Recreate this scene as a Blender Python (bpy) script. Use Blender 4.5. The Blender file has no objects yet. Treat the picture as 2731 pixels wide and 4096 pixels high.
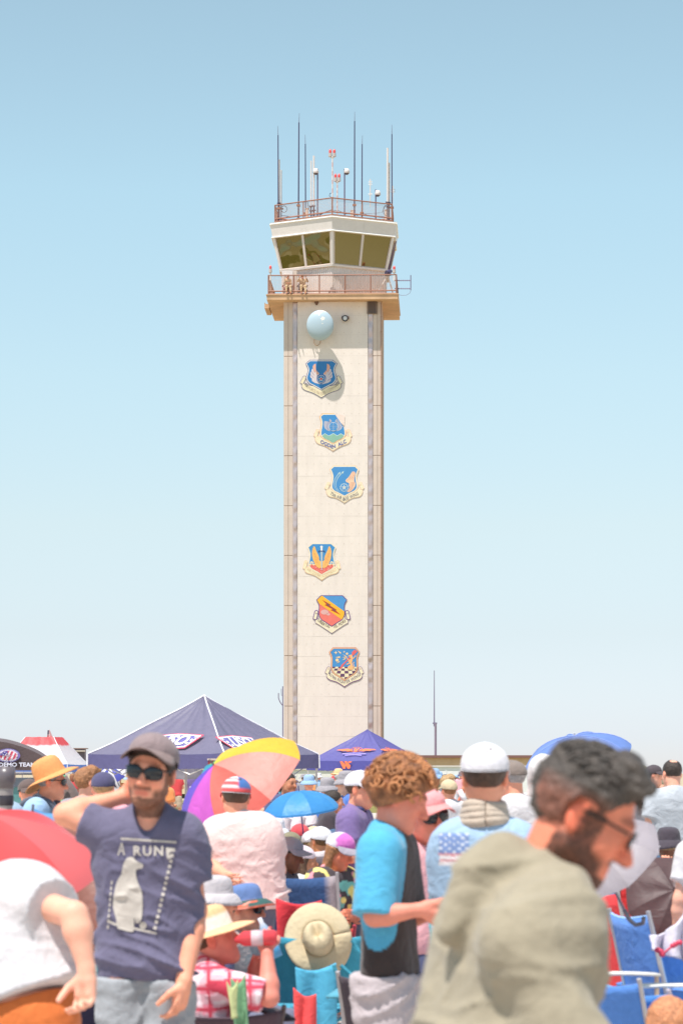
import bpy, bmesh, math, random
import numpy as np
from mathutils import Vector, Matrix
from mathutils.geometry import tessellate_polygon
from mathutils.bvhtree import BVHTree

# ------------------------------------------------------------------ camera, sky, sun, exposure
S = bpy.context.scene
COL = S.collection
FOC, EYE, HZ, CX = 11000.0, 1.68, 3093.0, 1365.5      # focal length in photo pixels, eye height, horizon row, centre column
cam = bpy.data.cameras.new('camera')
cam_ob = bpy.data.objects.new('camera', cam)
COL.objects.link(cam_ob)
cam_ob.location = (0, 0, EYE)
cam_ob.rotation_euler = (math.radians(90), 0, 0)
cam.sensor_fit = 'VERTICAL'
cam.sensor_height = 36.0
cam.sensor_width = 24.0
cam.lens = FOC / 4096.0 * 36.0
cam.shift_y = (HZ - 2048.0) / 4096.0
cam.clip_start = 0.1
cam.clip_end = 9000
cam.dof.use_dof = True
cam.dof.focus_distance = 165.0
cam.dof.aperture_fstop = cam.lens / 13.0
S.camera = cam_ob

SUN_EL, SUN_ROT = math.radians(69.5), math.radians(215)
W = bpy.data.worlds.new('World')
S.world = W
W.use_nodes = True
wn = W.node_tree.nodes
wl = W.node_tree.links
sky = wn.new('ShaderNodeTexSky')
sky.sky_type = 'NISHITA'
sky.sun_disc = False
sky.sun_elevation = SUN_EL
sky.sun_rotation = SUN_ROT
sky.altitude = 1400
sky.air_density = 1.0
sky.dust_density = 0.6
sky.ozone_density = 1.6
bgn = wn['Background']
tcw = wn.new('ShaderNodeTexCoord')               # summer haze: the clear-air sky toned by height above the horizon
sxw = wn.new('ShaderNodeSeparateXYZ')
mrw = wn.new('ShaderNodeMapRange')
mrw.inputs['From Max'].default_value = 0.3
hz = wn.new('ShaderNodeValToRGB')
STOPS = [(0.044, (0.474, 0.488, 0.622)), (0.168, (0.578, 0.535, 0.55)), (0.299, (0.738, 0.65, 0.561)), (0.477, (0.877, 0.801, 0.636)), (0.69, (0.976, 0.93, 0.709)), (0.895, (0.98, 0.925, 0.69))]
for i_, (p_, c_) in enumerate(STOPS):
    e_ = hz.color_ramp.elements[i_] if i_ < 2 else hz.color_ramp.elements.new(p_)
    e_.position = p_
for e_, (p_, c_) in zip(hz.color_ramp.elements, STOPS):
    e_.position = p_
    e_.color = (*c_, 1)
mxw = wn.new('ShaderNodeVectorMath')
mxw.operation = 'MULTIPLY'
wl.new(tcw.outputs['Generated'], sxw.inputs[0])
wl.new(sxw.outputs['Z'], mrw.inputs['Value'])
wl.new(mrw.outputs[0], hz.inputs[0])
wl.new(sky.outputs['Color'], mxw.inputs[0])
wl.new(hz.outputs['Color'], mxw.inputs[1])
wl.new(mxw.outputs[0], bgn.inputs['Color'])
bgn.inputs['Strength'].default_value = 0.15
sun = bpy.data.lights.new('sun', 'SUN')
sun.energy = 3.6
sun.angle = math.radians(0.53)
sun.color = (1.0, 0.962, 0.915)
sun_ob = bpy.data.objects.new('sun', sun)
COL.objects.link(sun_ob)
sun_ob.rotation_euler = Vector((0.70, 1.0, -3.27)).to_track_quat('-Z', 'Y').to_euler()
S.view_settings.view_transform = 'Standard'
S.view_settings.look = 'None'
S.view_settings.exposure = 0.70
S.view_settings.gamma = 1.0
try:
    S.cycles.max_bounces = 6
    S.cycles.use_denoising = True
except Exception:
    pass


def P(px, py, d):
    """photo pixel + distance -> world point"""
    return Vector(((px - CX) / FOC * d, d, EYE + (HZ - py) / FOC * d))


def lin(c):
    """sRGB 0-255 or hex tuple -> linear"""
    return tuple(((x / 255.0) / 12.92 if x / 255.0 <= 0.04045 else ((x / 255.0 + 0.055) / 1.055) ** 2.4) for x in c)


# ------------------------------------------------------------------ materials
MATS = {}


def mat(name, col=(0.5, 0.5, 0.5), rough=0.7, metal=0.0, noise=0.0, nscale=6.0, bump=0.0, bscale=40.0, attr=False,
        bdist=0.0, spec=0.5, trans=0.0, sheen=0.0, sss=0.0, stretch=None, emit=None):
    if name in MATS:
        return MATS[name]
    m = bpy.data.materials.new(name)
    m.use_nodes = True
    nt = m.node_tree
    b = nt.nodes['Principled BSDF']
    b.inputs['Roughness'].default_value = rough
    b.inputs['Metallic'].default_value = metal
    b.inputs['Specular IOR Level'].default_value = spec
    if sheen:
        b.inputs['Sheen Weight'].default_value = sheen
    if sss:
        b.inputs['Subsurface Weight'].default_value = sss
        b.inputs['Subsurface Radius'].default_value = (0.02, 0.008, 0.004)
        b.inputs['Subsurface Scale'].default_value = 0.6
    tc = nt.nodes.new('ShaderNodeTexCoord')
    src = None
    if attr:
        a = nt.nodes.new('ShaderNodeAttribute')
        a.attribute_name = 'Col'
        src = a.outputs['Color']
    else:
        r = nt.nodes.new('ShaderNodeRGB')
        r.outputs[0].default_value = (*col, 1)
        src = r.outputs[0]
    vec = tc.outputs['Object']
    if stretch:
        mp = nt.nodes.new('ShaderNodeMapping')
        mp.inputs['Scale'].default_value = stretch
        nt.links.new(vec, mp.inputs['Vector'])
        vec = mp.outputs[0]
    if noise:
        n = nt.nodes.new('ShaderNodeTexNoise')
        n.inputs['Scale'].default_value = nscale
        n.inputs['Detail'].default_value = 6
        n.inputs['Roughness'].default_value = 0.6
        nt.links.new(vec, n.inputs['Vector'])
        mr = nt.nodes.new('ShaderNodeMapRange')
        mr.inputs['From Min'].default_value = 0.3
        mr.inputs['From Max'].default_value = 0.7
        mr.inputs['To Min'].default_value = 1 - noise
        mr.inputs['To Max'].default_value = 1 + noise
        nt.links.new(n.outputs['Fac'], mr.inputs['Value'])
        mx = nt.nodes.new('ShaderNodeVectorMath')
        mx.operation = 'SCALE'
        nt.links.new(src, mx.inputs[0])
        nt.links.new(mr.outputs[0], mx.inputs['Scale'])
        src = mx.outputs[0]
    nt.links.new(src, b.inputs['Base Color'])
    if bump:
        n2 = nt.nodes.new('ShaderNodeTexNoise')
        n2.inputs['Scale'].default_value = bscale
        n2.inputs['Detail'].default_value = 4
        n2.inputs['Distortion'].default_value = bdist
        nt.links.new(vec, n2.inputs['Vector'])
        bp = nt.nodes.new('ShaderNodeBump')
        bp.inputs['Strength'].default_value = min(1.0, bump)
        bp.inputs['Distance'].default_value = 0.02 * max(1.0, bump)
        nt.links.new(n2.outputs['Fac'], bp.inputs['Height'])
        nt.links.new(bp.outputs[0], b.inputs['Normal'])
    if trans:
        out = nt.nodes['Material Output']
        tb = nt.nodes.new('ShaderNodeBsdfTranslucent')
        nt.links.new(src, tb.inputs['Color'])
        ms = nt.nodes.new('ShaderNodeMixShader')
        ms.inputs[0].default_value = trans
        nt.links.new(b.outputs[0], ms.inputs[1])
        nt.links.new(tb.outputs[0], ms.inputs[2])
        nt.links.new(ms.outputs[0], out.inputs['Surface'])
    if emit:
        b.inputs['Emission Color'].default_value = (*emit[:3], 1)
        b.inputs['Emission Strength'].default_value = emit[3]
    MATS[name] = m
    return m


FABRIC = mat('fabric', attr=True, rough=0.9, noise=0.07, nscale=30, bump=0.42, bscale=10, bdist=2.2, sheen=0.15, spec=0.2)
NYLON = mat('nylon', attr=True, rough=0.5, noise=0.06, nscale=9, bump=0.5, bscale=7, bdist=1.2, trans=0.35, spec=0.4)
SKIN = mat('skin', attr=True, rough=0.55, noise=0.06, nscale=25, bump=0.06, bscale=160, sss=0.12, spec=0.35)
HAIRM = mat('hair', attr=True, rough=0.5, noise=0.3, nscale=60, bump=0.5, bscale=120, spec=0.4)
PLASTIC = mat('plastic', attr=True, rough=0.35, spec=0.5)
METAL = mat('metal', attr=True, rough=0.45, metal=0.35, noise=0.08, nscale=20)
PAINT = mat('paint', attr=True, rough=0.55, noise=0.06, nscale=5)
LENS = mat('dark_lens', (0.012, 0.014, 0.018), rough=0.08, spec=0.6)


# ------------------------------------------------------------------ mesh builder
class MB:
    def __init__(self):
        self.v, self.f, self.c = [], [], []

    def _c(self, col, n):
        self.c += [tuple(col)] * n

    def add(self, verts, faces, col=(0.5, 0.5, 0.5)):
        o = len(self.v)
        self.v += [tuple(p) for p in verts]
        if callable(col):
            self.c += [tuple(col(Vector(p))) for p in verts]
        else:
            self._c(col, len(verts))
        self.f += [tuple(i + o for i in f) for f in faces]

    def box(self, lo, hi, col=(0.5, 0.5, 0.5), M=None):
        x0, y0, z0 = lo
        x1, y1, z1 = hi
        vs = [Vector(p) for p in ((x0, y0, z0), (x1, y0, z0), (x1, y1, z0), (x0, y1, z0), (x0, y0, z1), (x1, y0, z1), (x1, y1, z1), (x0, y1, z1))]
        if M is not None:
            vs = [M @ p for p in vs]
        self.add(vs, [(0, 3, 2, 1), (4, 5, 6, 7), (0, 1, 5, 4), (1, 2, 6, 5), (2, 3, 7, 6), (3, 0, 4, 7)], col)

    def tube(self, pts, r, n=8, col=(0.5, 0.5, 0.5), cap=True):
        pts = [Vector(p) for p in pts]
        rs = r if isinstance(r, (list, tuple)) else [r] * len(pts)
        vs, fs = [], []
        up = None
        for i, p in enumerate(pts):
            a = pts[max(0, i - 1)]
            b = pts[min(len(pts) - 1, i + 1)]
            t = (b - a).normalized()
            if up is None or abs(up.dot(t)) > 0.98:
                up = Vector((0, 0, 1)) if abs(t.z) < 0.9 else Vector((1, 0, 0))
            x = t.cross(up).normalized()
            y = x.cross(t).normalized()
            up = y
            for k in range(n):
                a_ = 2 * math.pi * k / n
                vs.append(p + (x * math.cos(a_) + y * math.sin(a_)) * rs[i])
        for i in range(len(pts) - 1):
            for k in range(n):
                k2 = (k + 1) % n
                fs.append((i * n + k, i * n + k2, (i + 1) * n + k2, (i + 1) * n + k))
        if cap:
            fs.append(tuple(reversed(range(n))))
            fs.append(tuple((len(pts) - 1) * n + k for k in range(n)))
        self.add(vs, fs, col)

    def lathe(self, prof, n=24, col=(0.5, 0.5, 0.5), M=None, sx=1.0, sy=1.0):
        """prof: list of (r, z)"""
        vs, fs = [], []
        for (r, z) in prof:
            for k in range(n):
                a = 2 * math.pi * k / n
                p = Vector((r * math.cos(a) * sx, r * math.sin(a) * sy, z))
                vs.append(M @ p if M is not None else p)
        for i in range(len(prof) - 1):
            for k in range(n):
                k2 = (k + 1) % n
                fs.append((i * n + k, i * n + k2, (i + 1) * n + k2, (i + 1) * n + k))
        self.add(vs, fs, col)

    def sphere(self, c, r, n=12, col=(0.5, 0.5, 0.5), M=None):
        r = r if isinstance(r, (tuple, list)) else (r, r, r)
        m = max(4, n // 2)
        vs, fs = [], []
        for i in range(m + 1):
            th = math.pi * i / m
            for k in range(n):
                a = 2 * math.pi * k / n
                p = Vector((math.sin(th) * math.cos(a) * r[0], math.sin(th) * math.sin(a) * r[1], math.cos(th) * r[2]))
                if M is not None:
                    p = M @ p
                vs.append(p + Vector(c))
        for i in range(m):
            for k in range(n):
                k2 = (k + 1) % n
                fs.append((i * n + k, (i + 1) * n + k, (i + 1) * n + k2, i * n + k2))
        self.add(vs, fs, col)

    def poly(self, pts2, fmap, thick=0.01, nrm=None, col=(0.5, 0.5, 0.5)):
        """flat plate: 2-D outline mapped by fmap(x, y) -> Vector; thickness along -nrm"""
        pts2 = [tuple(p) for p in pts2]
        if len(pts2) < 3:
            return
        tris = tessellate_polygon([[Vector((p[0], p[1], 0)) for p in pts2]])
        P3 = [fmap(*p) for p in pts2]
        n = len(P3)
        back = [p - nrm * thick for p in P3]
        fs = [tuple(t) for t in tris] + [tuple(i + n for i in reversed(t)) for t in tris]
        fs += [(i, (i + 1) % n, (i + 1) % n + n, i + n) for i in range(n)]
        self.add(P3 + back, fs, col)

    def grid(self, fn, nu, nv, col=(0.5, 0.5, 0.5), thick=0.0, closed=False):
        """fn(u, v) -> Vector for u, v in 0..1; col may be fn of (u, v)"""
        vs = [fn(i / nu, j / nv) for j in range(nv + 1) for i in range(nu + 1)]
        cs = [col(i / nu, j / nv) if callable(col) else col for j in range(nv + 1) for i in range(nu + 1)]
        fs = []
        for j in range(nv):
            for i in range(nu):
                a = j * (nu + 1) + i
                fs.append((a, a + 1, a + nu + 2, a + nu + 1))
        o = len(self.v)
        self.v += [tuple(p) for p in vs]
        self.c += [tuple(c) for c in cs]
        self.f += [tuple(i + o for i in f) for f in fs]
        if thick:
            nn = [Vector((0, 0, 0)) for _ in vs]
            for f in fs:
                q = (vs[f[2]] - vs[f[0]]).cross(vs[f[3]] - vs[f[1]])
                for i in f:
                    nn[i] += q
            o2 = len(self.v)
            self.v += [tuple(p - (q.normalized() if q.length > 0 else q) * thick) for p, q in zip(vs, nn)]
            self.c += [tuple(c) for c in cs]
            self.f += [tuple(i + o2 for i in reversed(f)) for f in fs]
            bd = [i for i in range(nu)]
            w = nu + 1
            loop = [i for i in range(w)] + [j * w + nu for j in range(1, nv + 1)] + [nv * w + i for i in range(nu - 1, -1, -1)] + [j * w for j in range(nv - 1, 0, -1)]
            for i in range(len(loop)):
                a, b = loop[i], loop[(i + 1) % len(loop)]
                self.f.append((b + o, a + o, a + o2, b + o2))

    def build(self, name, m, parent=None, smooth=False, loc=None):
        me = bpy.data.meshes.new(name)
        me.from_pydata([tuple(p) for p in self.v], [], self.f)
        ca = me.color_attributes.new('Col', 'FLOAT_COLOR', 'POINT')
        arr = np.ones((len(self.v), 4), dtype=np.float32)
        if self.c:
            arr[:, :3] = np.array(self.c, dtype=np.float32)[:, :3]
        ca.data.foreach_set('color', arr.ravel())
        if m:
            me.materials.append(m)
        if smooth:
            me.polygons.foreach_set('use_smooth', [True] * len(me.polygons))
        me.update()
        o = bpy.data.objects.new(name, me)
        COL.objects.link(o)
        if parent is not None:
            o.parent = parent
        if loc is not None:
            o.location = loc
        return o


def thing(name, label, cat, loc=(0, 0, 0), rz=0.0, group=None):
    o = bpy.data.objects.new(name, None)
    COL.objects.link(o)
    o.location = loc
    o.rotation_euler = (0, 0, rz)
    o.empty_display_size = 0.2
    o['label'] = label
    o['category'] = cat
    if group:
        o['group'] = group
    return o


def tag(o, label, cat, group=None):
    o['label'] = label
    o['category'] = cat
    if group:
        o['group'] = group
    return o


def copy_tree(o, parent=None):
    c = o.copy()
    COL.objects.link(c)
    c.parent = parent
    for ch in list(o.children):
        copy_tree(ch, c)
    return c


def clip_half(poly, a, b, c):
    """keep points with a*x+b*y<=c"""
    out = []
    n = len(poly)
    for i in range(n):
        p, q = poly[i], poly[(i + 1) % n]
        dp, dq = a * p[0] + b * p[1] - c, a * q[0] + b * q[1] - c
        if dp <= 0:
            out.append(p)
        if dp * dq < 0:
            t = dp / (dp - dq)
            out.append((p[0] + (q[0] - p[0]) * t, p[1] + (q[1] - p[1]) * t))
    return out


def clip_convex(poly, conv):
    """clip poly by a convex polygon (counter-clockwise or clockwise)"""
    area = sum(conv[i][0] * conv[(i + 1) % len(conv)][1] - conv[(i + 1) % len(conv)][0] * conv[i][1] for i in range(len(conv)))
    for i in range(len(conv)):
        p, q = conv[i], conv[(i + 1) % len(conv)]
        a, b = (q[1] - p[1]), -(q[0] - p[0])
        if area < 0:
            a, b = -a, -b
        poly = clip_half(poly, a, b, a * p[0] + b * p[1])
        if len(poly) < 3:
            return []
    return poly


def scale_poly(poly, k, c):
    return [(c[0] + (x - c[0]) * k, c[1] + (y - c[1]) * k) for x, y in poly]


def inset(poly, t):
    n = len(poly)
    area = sum(poly[i][0] * poly[(i + 1) % n][1] - poly[(i + 1) % n][0] * poly[i][1] for i in range(n))
    sgn = 1 if area > 0 else -1
    out = []
    for i in range(n):
        a, b, c = Vector(poly[i - 1]), Vector(poly[i]), Vector(poly[(i + 1) % n])
        d1, d2 = (b - a).normalized(), (c - b).normalized()
        n1, n2 = Vector((-d1.y, d1.x)) * sgn, Vector((-d2.y, d2.x)) * sgn
        m = (n1 + n2)
        m = m / max(0.5, m.length_squared / 2) if m.length > 1e-6 else n1
        out.append(tuple(b + m * t))
    return out


def text_tris(s, size=1.0, bold=0.0, font_shear=0.0, align='CENTER', space=1.0):
    """text as 2-D vertices and faces from Blender's own font (baseline y=0)"""
    cu = bpy.data.curves.new('lettering', 'FONT')
    cu.body = s
    cu.size = size
    cu.align_x = align
    cu.offset = bold
    cu.shear = font_shear
    cu.space_character = space
    cu.resolution_u = 3
    ob = bpy.data.objects.new('lettering', cu)
    me = ob.to_mesh()
    vs = [(v.co.x, v.co.y) for v in me.vertices]
    fs = [tuple(p.vertices) for p in me.polygons]
    ob.to_mesh_clear()
    bpy.data.objects.remove(ob)
    bpy.data.curves.remove(cu)
    return vs, fs


def lettering(mb, s, size, fmap, col, **kw):
    vs, fs = text_tris(s, size, **kw)
    mb.add([fmap(x, y) for x, y in vs], fs, col)


def circle2(c, r, n=20, ry=None):
    ry = ry or r
    return [(c[0] + r * math.cos(2 * math.pi * i / n), c[1] + ry * math.sin(2 * math.pi * i / n)) for i in range(n)]


def star2(c, r, n=5, k=0.4, rot=-math.pi / 2):
    return [(c[0] + (r if i % 2 == 0 else r * k) * math.cos(rot + math.pi * i / n), c[1] + (r if i % 2 == 0 else r * k) * math.sin(rot + math.pi * i / n)) for i in range(2 * n)]
# ------------------------------------------------------------------ ground
CONC = mat('apron_concrete', lin((196, 184, 173)), rough=0.9, noise=0.12, nscale=0.6, bump=0.1, bscale=30)
FIELD = mat('dry_grass', lin((132, 124, 62)), rough=1.0, noise=0.35, nscale=0.25, bump=0.5, bscale=4)


def sheet(name, x0, x1, y0, y1, z, m):
    b = MB()
    b.add([(x0, y0, z), (x1, y0, z), (x1, y1, z), (x0, y1, z)], [(0, 1, 2, 3)])
    o = b.build(name, m)
    o['kind'] = 'structure'
    return o


sheet('ground', -4000, 4000, -300, 8000, 0.0, mat('desert_soil', lin((176, 160, 132)), rough=1.0, noise=0.2, nscale=0.05))
sheet('concrete_apron', -160, 160, -60, 116, 0.006, CONC)
sheet('grass_field', -160, 160, 116.2, 169, 0.006, FIELD)

# ------------------------------------------------------------------ control tower
TD = 183.0
TX = (1331 - CX) / FOC * TD
TTH = math.radians(-2.08)
TM = Matrix.Translation((TX, TD, 0)) @ Matrix.Rotation(TTH, 4, 'Z')


def T(px, py, v=0.0):
    """pixel -> tower frame (u, v, z) at depth v behind the shaft's front"""
    u = (px - 1331) / FOC * TD
    for _ in range(3):
        y = TD + v + math.sin(TTH) * u
        X = (px - CX) / FOC * y
        u = (X - TX + math.sin(TTH) * v) / math.cos(TTH)
    return Vector((u, v, EYE + (HZ - py) / FOC * y))


def Z1(x, y):       # a reading off a 2.24x enlargement of the tower head
    return (1000 + x / 2.24, 400 + y / 2.24)


def tthing(name, label, cat, base, group=None):
    o = thing(name, label, cat, TM @ Vector(base), TTH, group)
    BASE[o.name] = Vector(base)
    return o


BASE = {}


def tb(mb, name, m, parent, smooth=False, base=None):
    b = BASE[parent.name] if base is None else base
    mb.v = [tuple(Vector(p) - b) for p in mb.v]
    return mb.build(name, m, parent, smooth)


def tmesh(mb, name, m, label, cat, base, group=None, smooth=False):
    b = Vector(base)
    mb.v = [tuple(Vector(p) - b) for p in mb.v]
    o = mb.build(name, m, None, smooth)
    o.location = TM @ b
    o.rotation_euler = (0, 0, TTH)
    return tag(o, label, cat, group)


CREAM = lin((237, 223, 213))
PILAS = lin((216, 197, 184))
STRIP = lin((204, 186, 184))
SLABC = lin((212, 172, 136))
RAILC = lin((158, 108, 88))
WHITE = lin((236, 232, 228))
GALV = lin((205, 198, 196))
DARK = lin((58, 54, 80))
PANELM = mat('tower_panel', CREAM, rough=0.55, noise=0.045, nscale=2.0, bump=0.2, bscale=0.9, spec=0.3, stretch=(1, 1, 0.25))
PILM = mat('tower_pilaster', PILAS, rough=0.85, noise=0.06, nscale=1.2)
STRM = mat('corner_flashing', STRIP, rough=0.32, metal=0.45, noise=0.1, nscale=2.0, bump=0.8, bscale=1.4)
CONCT = mat('slab_concrete', SLABC, rough=0.85, noise=0.16, nscale=1.0)
RAILM = mat('rail_paint', RAILC, rough=0.6, noise=0.1, nscale=3)
WMET = mat('white_metal', lin((226, 216, 210)), rough=0.5, noise=0.04, nscale=2)

tower = tthing('control_tower', 'tall cream airfield control tower with a windowed cab, standing behind the tents', 'control tower', (0, 0, 0))
HW, DP = 3.27, 6.6          # half width and depth of the shaft
ZT = 33.04                  # underside of the gallery slab
u_l0, u_l1 = T(1171, 2000).x, T(1190, 2000).x
u_r0, u_r1 = T(1471, 2000).x, T(1491, 2000).x
for u0, u1 in ((-HW, u_l0), (u_r1, HW)):
    b = MB()
    zs = [0.0] + sorted(T(1331, y).z for y in (3020, 2824, 2622, 2422, 2221, 2022, 1822, 1622.6, 1424)) + [ZT]
    um = T(1153 if u0 < 0 else 1509, 2000).x
    for i in range(len(zs) - 1):
        for a, c in ((u0, um - 0.012), (um + 0.012, u1)):
            b.box((a, 0, zs[i] + 0.02), (c, 0.5, zs[i + 1] - 0.02 if i < len(zs) - 2 else zs[i + 1]))
    tb(b, 'pilaster', PILM, tower)
b = MB()
b.box((-HW + 0.02, 0.5, 0), (HW - 0.02, DP, ZT))
b.box((-HW + 0.05, 0.06, 0), (HW - 0.05, 0.5, ZT - 0.01))
tb(b, 'shaft_core', mat('shaft_side', lin((188, 160, 140)), rough=0.85, noise=0.08, nscale=1), tower)
# panels: sheet metal courses, slightly dished, with rows of fastener heads
b = MB()
zj = [0.0] + sorted(T(1331, y).z for y in [1424 + 80.1 * i for i in range(20)]) + [T(1331, 1340).z, T(1331, 1262).z, ZT]
rng = random.Random(5)
for i in range(len(zj) - 1):
    z0, z1 = zj[i] + 0.0015, zj[i + 1] - 0.0015
    n = 16
    ph = [rng.uniform(0, 6.28) for _ in range(4)]

    def f(u, v, z0=z0, z1=z1, ph=ph):
        uu = u_l1 + (u_r0 - u_l1) * u
        w = 0.003 * math.sin(u * 9 + ph[0]) * math.sin(v * 3.1) + 0.002 * math.sin(u * 21 + ph[1]) * math.sin(v * 3.1 + ph[2] * 0.1)
        return Vector((uu, -0.045 - w - 0.0025 * (1 - v) ** 8 * (1 + math.sin(u * 7 + ph[3])), z0 + (z1 - z0) * v))
    b.grid(f, 36, 6)
tb(b, 'cladding_panel', PANELM, tower, True)
b = MB()
for i in range(len(zj) - 1):
    for fr in (0.12, 0.62):
        z = zj[i] + (zj[i + 1] - zj[i]) * fr
        for k in range(10):
            u = u_l1 + (u_r0 - u_l1) * (0.02 + 0.96 * k / 9)
            b.box((u - 0.011, -0.06, z - 0.012), (u + 0.011, -0.04, z + 0.012))
rv = tb(b, 'fastener', mat('fastener_steel', lin((170, 140, 120)), rough=0.6), tower)
rv['kind'] = 'stuff'
for u0, u1 in ((u_l0, u_l1), (u_r0, u_r1)):
    b = MB()
    ph = [rng.uniform(0, 6) for _ in range(8)]

    def f(u, v, u0=u0, u1=u1, ph=ph):
        z = ZT * v
        w = 0.03 * math.sin(z * 4.1 + ph[0] + 1.3 * math.sin(z * 1.7 + ph[1])) + 0.022 * math.sin(z * 9.3 + ph[2]) * math.sin(z * 0.9)
        return Vector((u0 + (u1 - u0) * u, -0.03 - w * math.sin(math.pi * min(1, max(0, u))) - 0.012 * u * (1 - u), z))
    b.grid(f, 4, 420, thick=0.02)
    tb(b, 'corner_strip', STRM, tower, True)
# conduit down the right edge
b = MB()
c0 = [T(1533, 1275, 0.05), T(1530, 1225, -0.06)]
b.tube([(HW - 0.05, -0.06, 0), (HW - 0.05, -0.06, T(1331, 1215).z), (HW + 0.06, -0.06, T(1331, 1200).z), (HW + 0.9, -0.06, T(1331, 1199.5).z)], 0.035, 6)
for z in range(1, 33, 1):
    b.box((HW - 0.1, -0.09, z), (HW, -0.02, z + 0.05))
tb(b, 'conduit', mat('conduit', lin((170, 130, 110)), rough=0.6), tower)
# gallery slab
SL, SF, SB = 4.33, -1.02, 7.5
b = MB()
zt0, zt1 = ZT, T(1331, 1179, SF).z
b.box((-SL, SF, zt0), (SL, SB, zt1))
b.box((-SL - 0.05, SF - 0.05, zt1), (SL + 0.05, SB + 0.05, zt1 + 0.06))
tb(b, 'gallery_slab', CONCT, tower)
b = MB()
b.box((-SL - 0.36, 2.2, zt0 - 0.02), (-SL - 0.052, 5.0, zt0 + 0.28))
b.box((-SL - 0.36, 2.2, zt0 + 0.282), (-SL - 0.32, 5.0, zt0 + 0.36))
tb(b, 'stair_landing', CONCT, tower)
# louvred vent
p0, p1 = T(*Z1(1048, 1918)), T(*Z1(1138, 1793))
b = MB()
b.box((p0.x, -0.16, p0.z), (p1.x, -0.02, p1.z))
vent = tb(b, 'louvre_vent', mat('vent_frame', lin((140, 122, 112)), rough=0.7), tower)
b = MB()
nb = 12
for i in range(nb):
    z = p0.z + 0.08 + (p1.z - p0.z - 0.16) * i / (nb - 1)
    b.add([(p0.x + 0.08, -0.17, z - 0.03), (p1.x - 0.08, -0.17, z - 0.03), (p1.x - 0.08, -0.21, z - 0.055), (p0.x + 0.08, -0.21, z - 0.055),
           (p0.x + 0.08, -0.165, z + 0.035), (p1.x - 0.08, -0.165, z + 0.035)], [(0, 1, 2, 3), (3, 2, 5, 4)])
b.v = [tuple(Vector(p) - Vector((0, 0, 0))) for p in b.v]
b.build('louvre_slats', mat('vent_slat', lin((120, 105, 98)), rough=0.7), vent)


def railing(path, z0, z1, name, closed=True, postgap=1.66, mesh=True, lean=0.0):
    n = len(path)
    b = MB()
    w = MB()
    segs = [(path[i], path[(i + 1) % n]) for i in range(n if closed else n - 1)]
    for a, c in segs:
        a, c = Vector(a), Vector(c)
        L = (c - a).length
        k = max(1, round(L / postgap))
        for i in range(k):
            q = a + (c - a) * i / k
            b.tube([(q.x, q.y, z0 - 0.12), (q.x, q.y, z1)], 0.045, 6)
        for zz, r in ((z1, 0.042), (z0 + 0.15, 0.05), (z0 - 0.03, 0.04)):
            b.tube([(a.x, a.y, zz), (c.x, c.y, zz)], r, 6)
        if mesh:
            m = int(L / 0.085)
            for i in range(1, m):
                q = a + (c - a) * i / m
                w.box((q.x - 0.005, q.y - 0.005, z0 + 0.15), (q.x + 0.005, q.y + 0.005, z1))
            d = (c - a).normalized() * 0.02
            mm = int((z1 - z0 - 0.15) / 0.085)
            for j in range(1, mm):
                z = z0 + 0.15 + (z1 - z0 - 0.15) * j / mm
                w.tube([(a.x, a.y, z), (c.x, c.y, z)], 0.005, 4)
    o = tb(b, name, RAILM, tower)
    if mesh:
        w.v = [tuple(Vector(p)) for p in w.v]
        w.build('wire_mesh', mat('mesh_wire', lin((196, 160, 140)), rough=0.6), o)


railing([(-SL + 0.1, SF + 0.08), (SL - 0.1, SF + 0.08), (SL - 0.1, SB - 0.1), (-SL + 0.1, SB - 0.1)], zt1 + 0.12, T(1331, 1099, SF).z, 'gallery_railing')

# cab: a hexagon with one corner to the front
CV = 3.3


def hexa(R, z, rot=0.0):
    return [Vector((R * math.sin(math.radians(60 * k) + rot), CV - R * math.cos(math.radians(60 * k) + rot), z)) for k in range(6)]


R_s, z_s = 4.08, 35.35
R_w, z_w = 4.64, 37.60
R_f0, R_f1, z_f0, z_f1 = 4.72, 4.86, 37.55, 38.40
b = MB()
lo, hi = hexa(R_s - 0.06, zt1 + 0.06), hexa(R_s - 0.06, z_s - 0.05)
for k in range(6):
    a, c, d, e = lo[k], lo[(k + 1) % 6], hi[(k + 1) % 6], hi[k]
    nrm = (c - a).cross(e - a).normalized()
    if nrm.dot(Vector(((a.x + c.x) / 2, (a.y + c.y) / 2 - CV, 0))) < 0:
        nrm = -nrm
    m = 26

    def f(u, v, a=a, c=c, e=e, nrm=nrm):
        q = (u * m) % 1.0
        return a + (c - a) * u + (e - a) * v - nrm * (0.05 if 0.55 < q < 0.98 else 0.0)
    b.grid(f, m * 6, 1)
tb(b, 'cab_wall', WMET, tower)
b = MB()
for (r0, z0, r1, z1) in ((R_s + 0.1, z_s - 0.07, R_s + 0.13, z_s + 0.05),):
    A, B_ = hexa(r0, z0), hexa(r1, z1)
    C_ = hexa(3.4, z1)
    D_ = hexa(3.4, z0)
    for k in range(6):
        j = (k + 1) % 6
        b.add([A[k], A[j], B_[j], B_[k], C_[j], C_[k], D_[j], D_[k]], [(0, 1, 2, 3), (3, 2, 4, 5), (1, 0, 7, 6)])
tb(b, 'window_sill', WMET, tower)
b = MB()
A, B_, C_, D_ = hexa(R_f0, z_f0), hexa(R_f1, z_f1), hexa(R_f1 + 0.04, z_f1 + 0.1), hexa(R_f0 - 0.5, z_f0)
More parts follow.
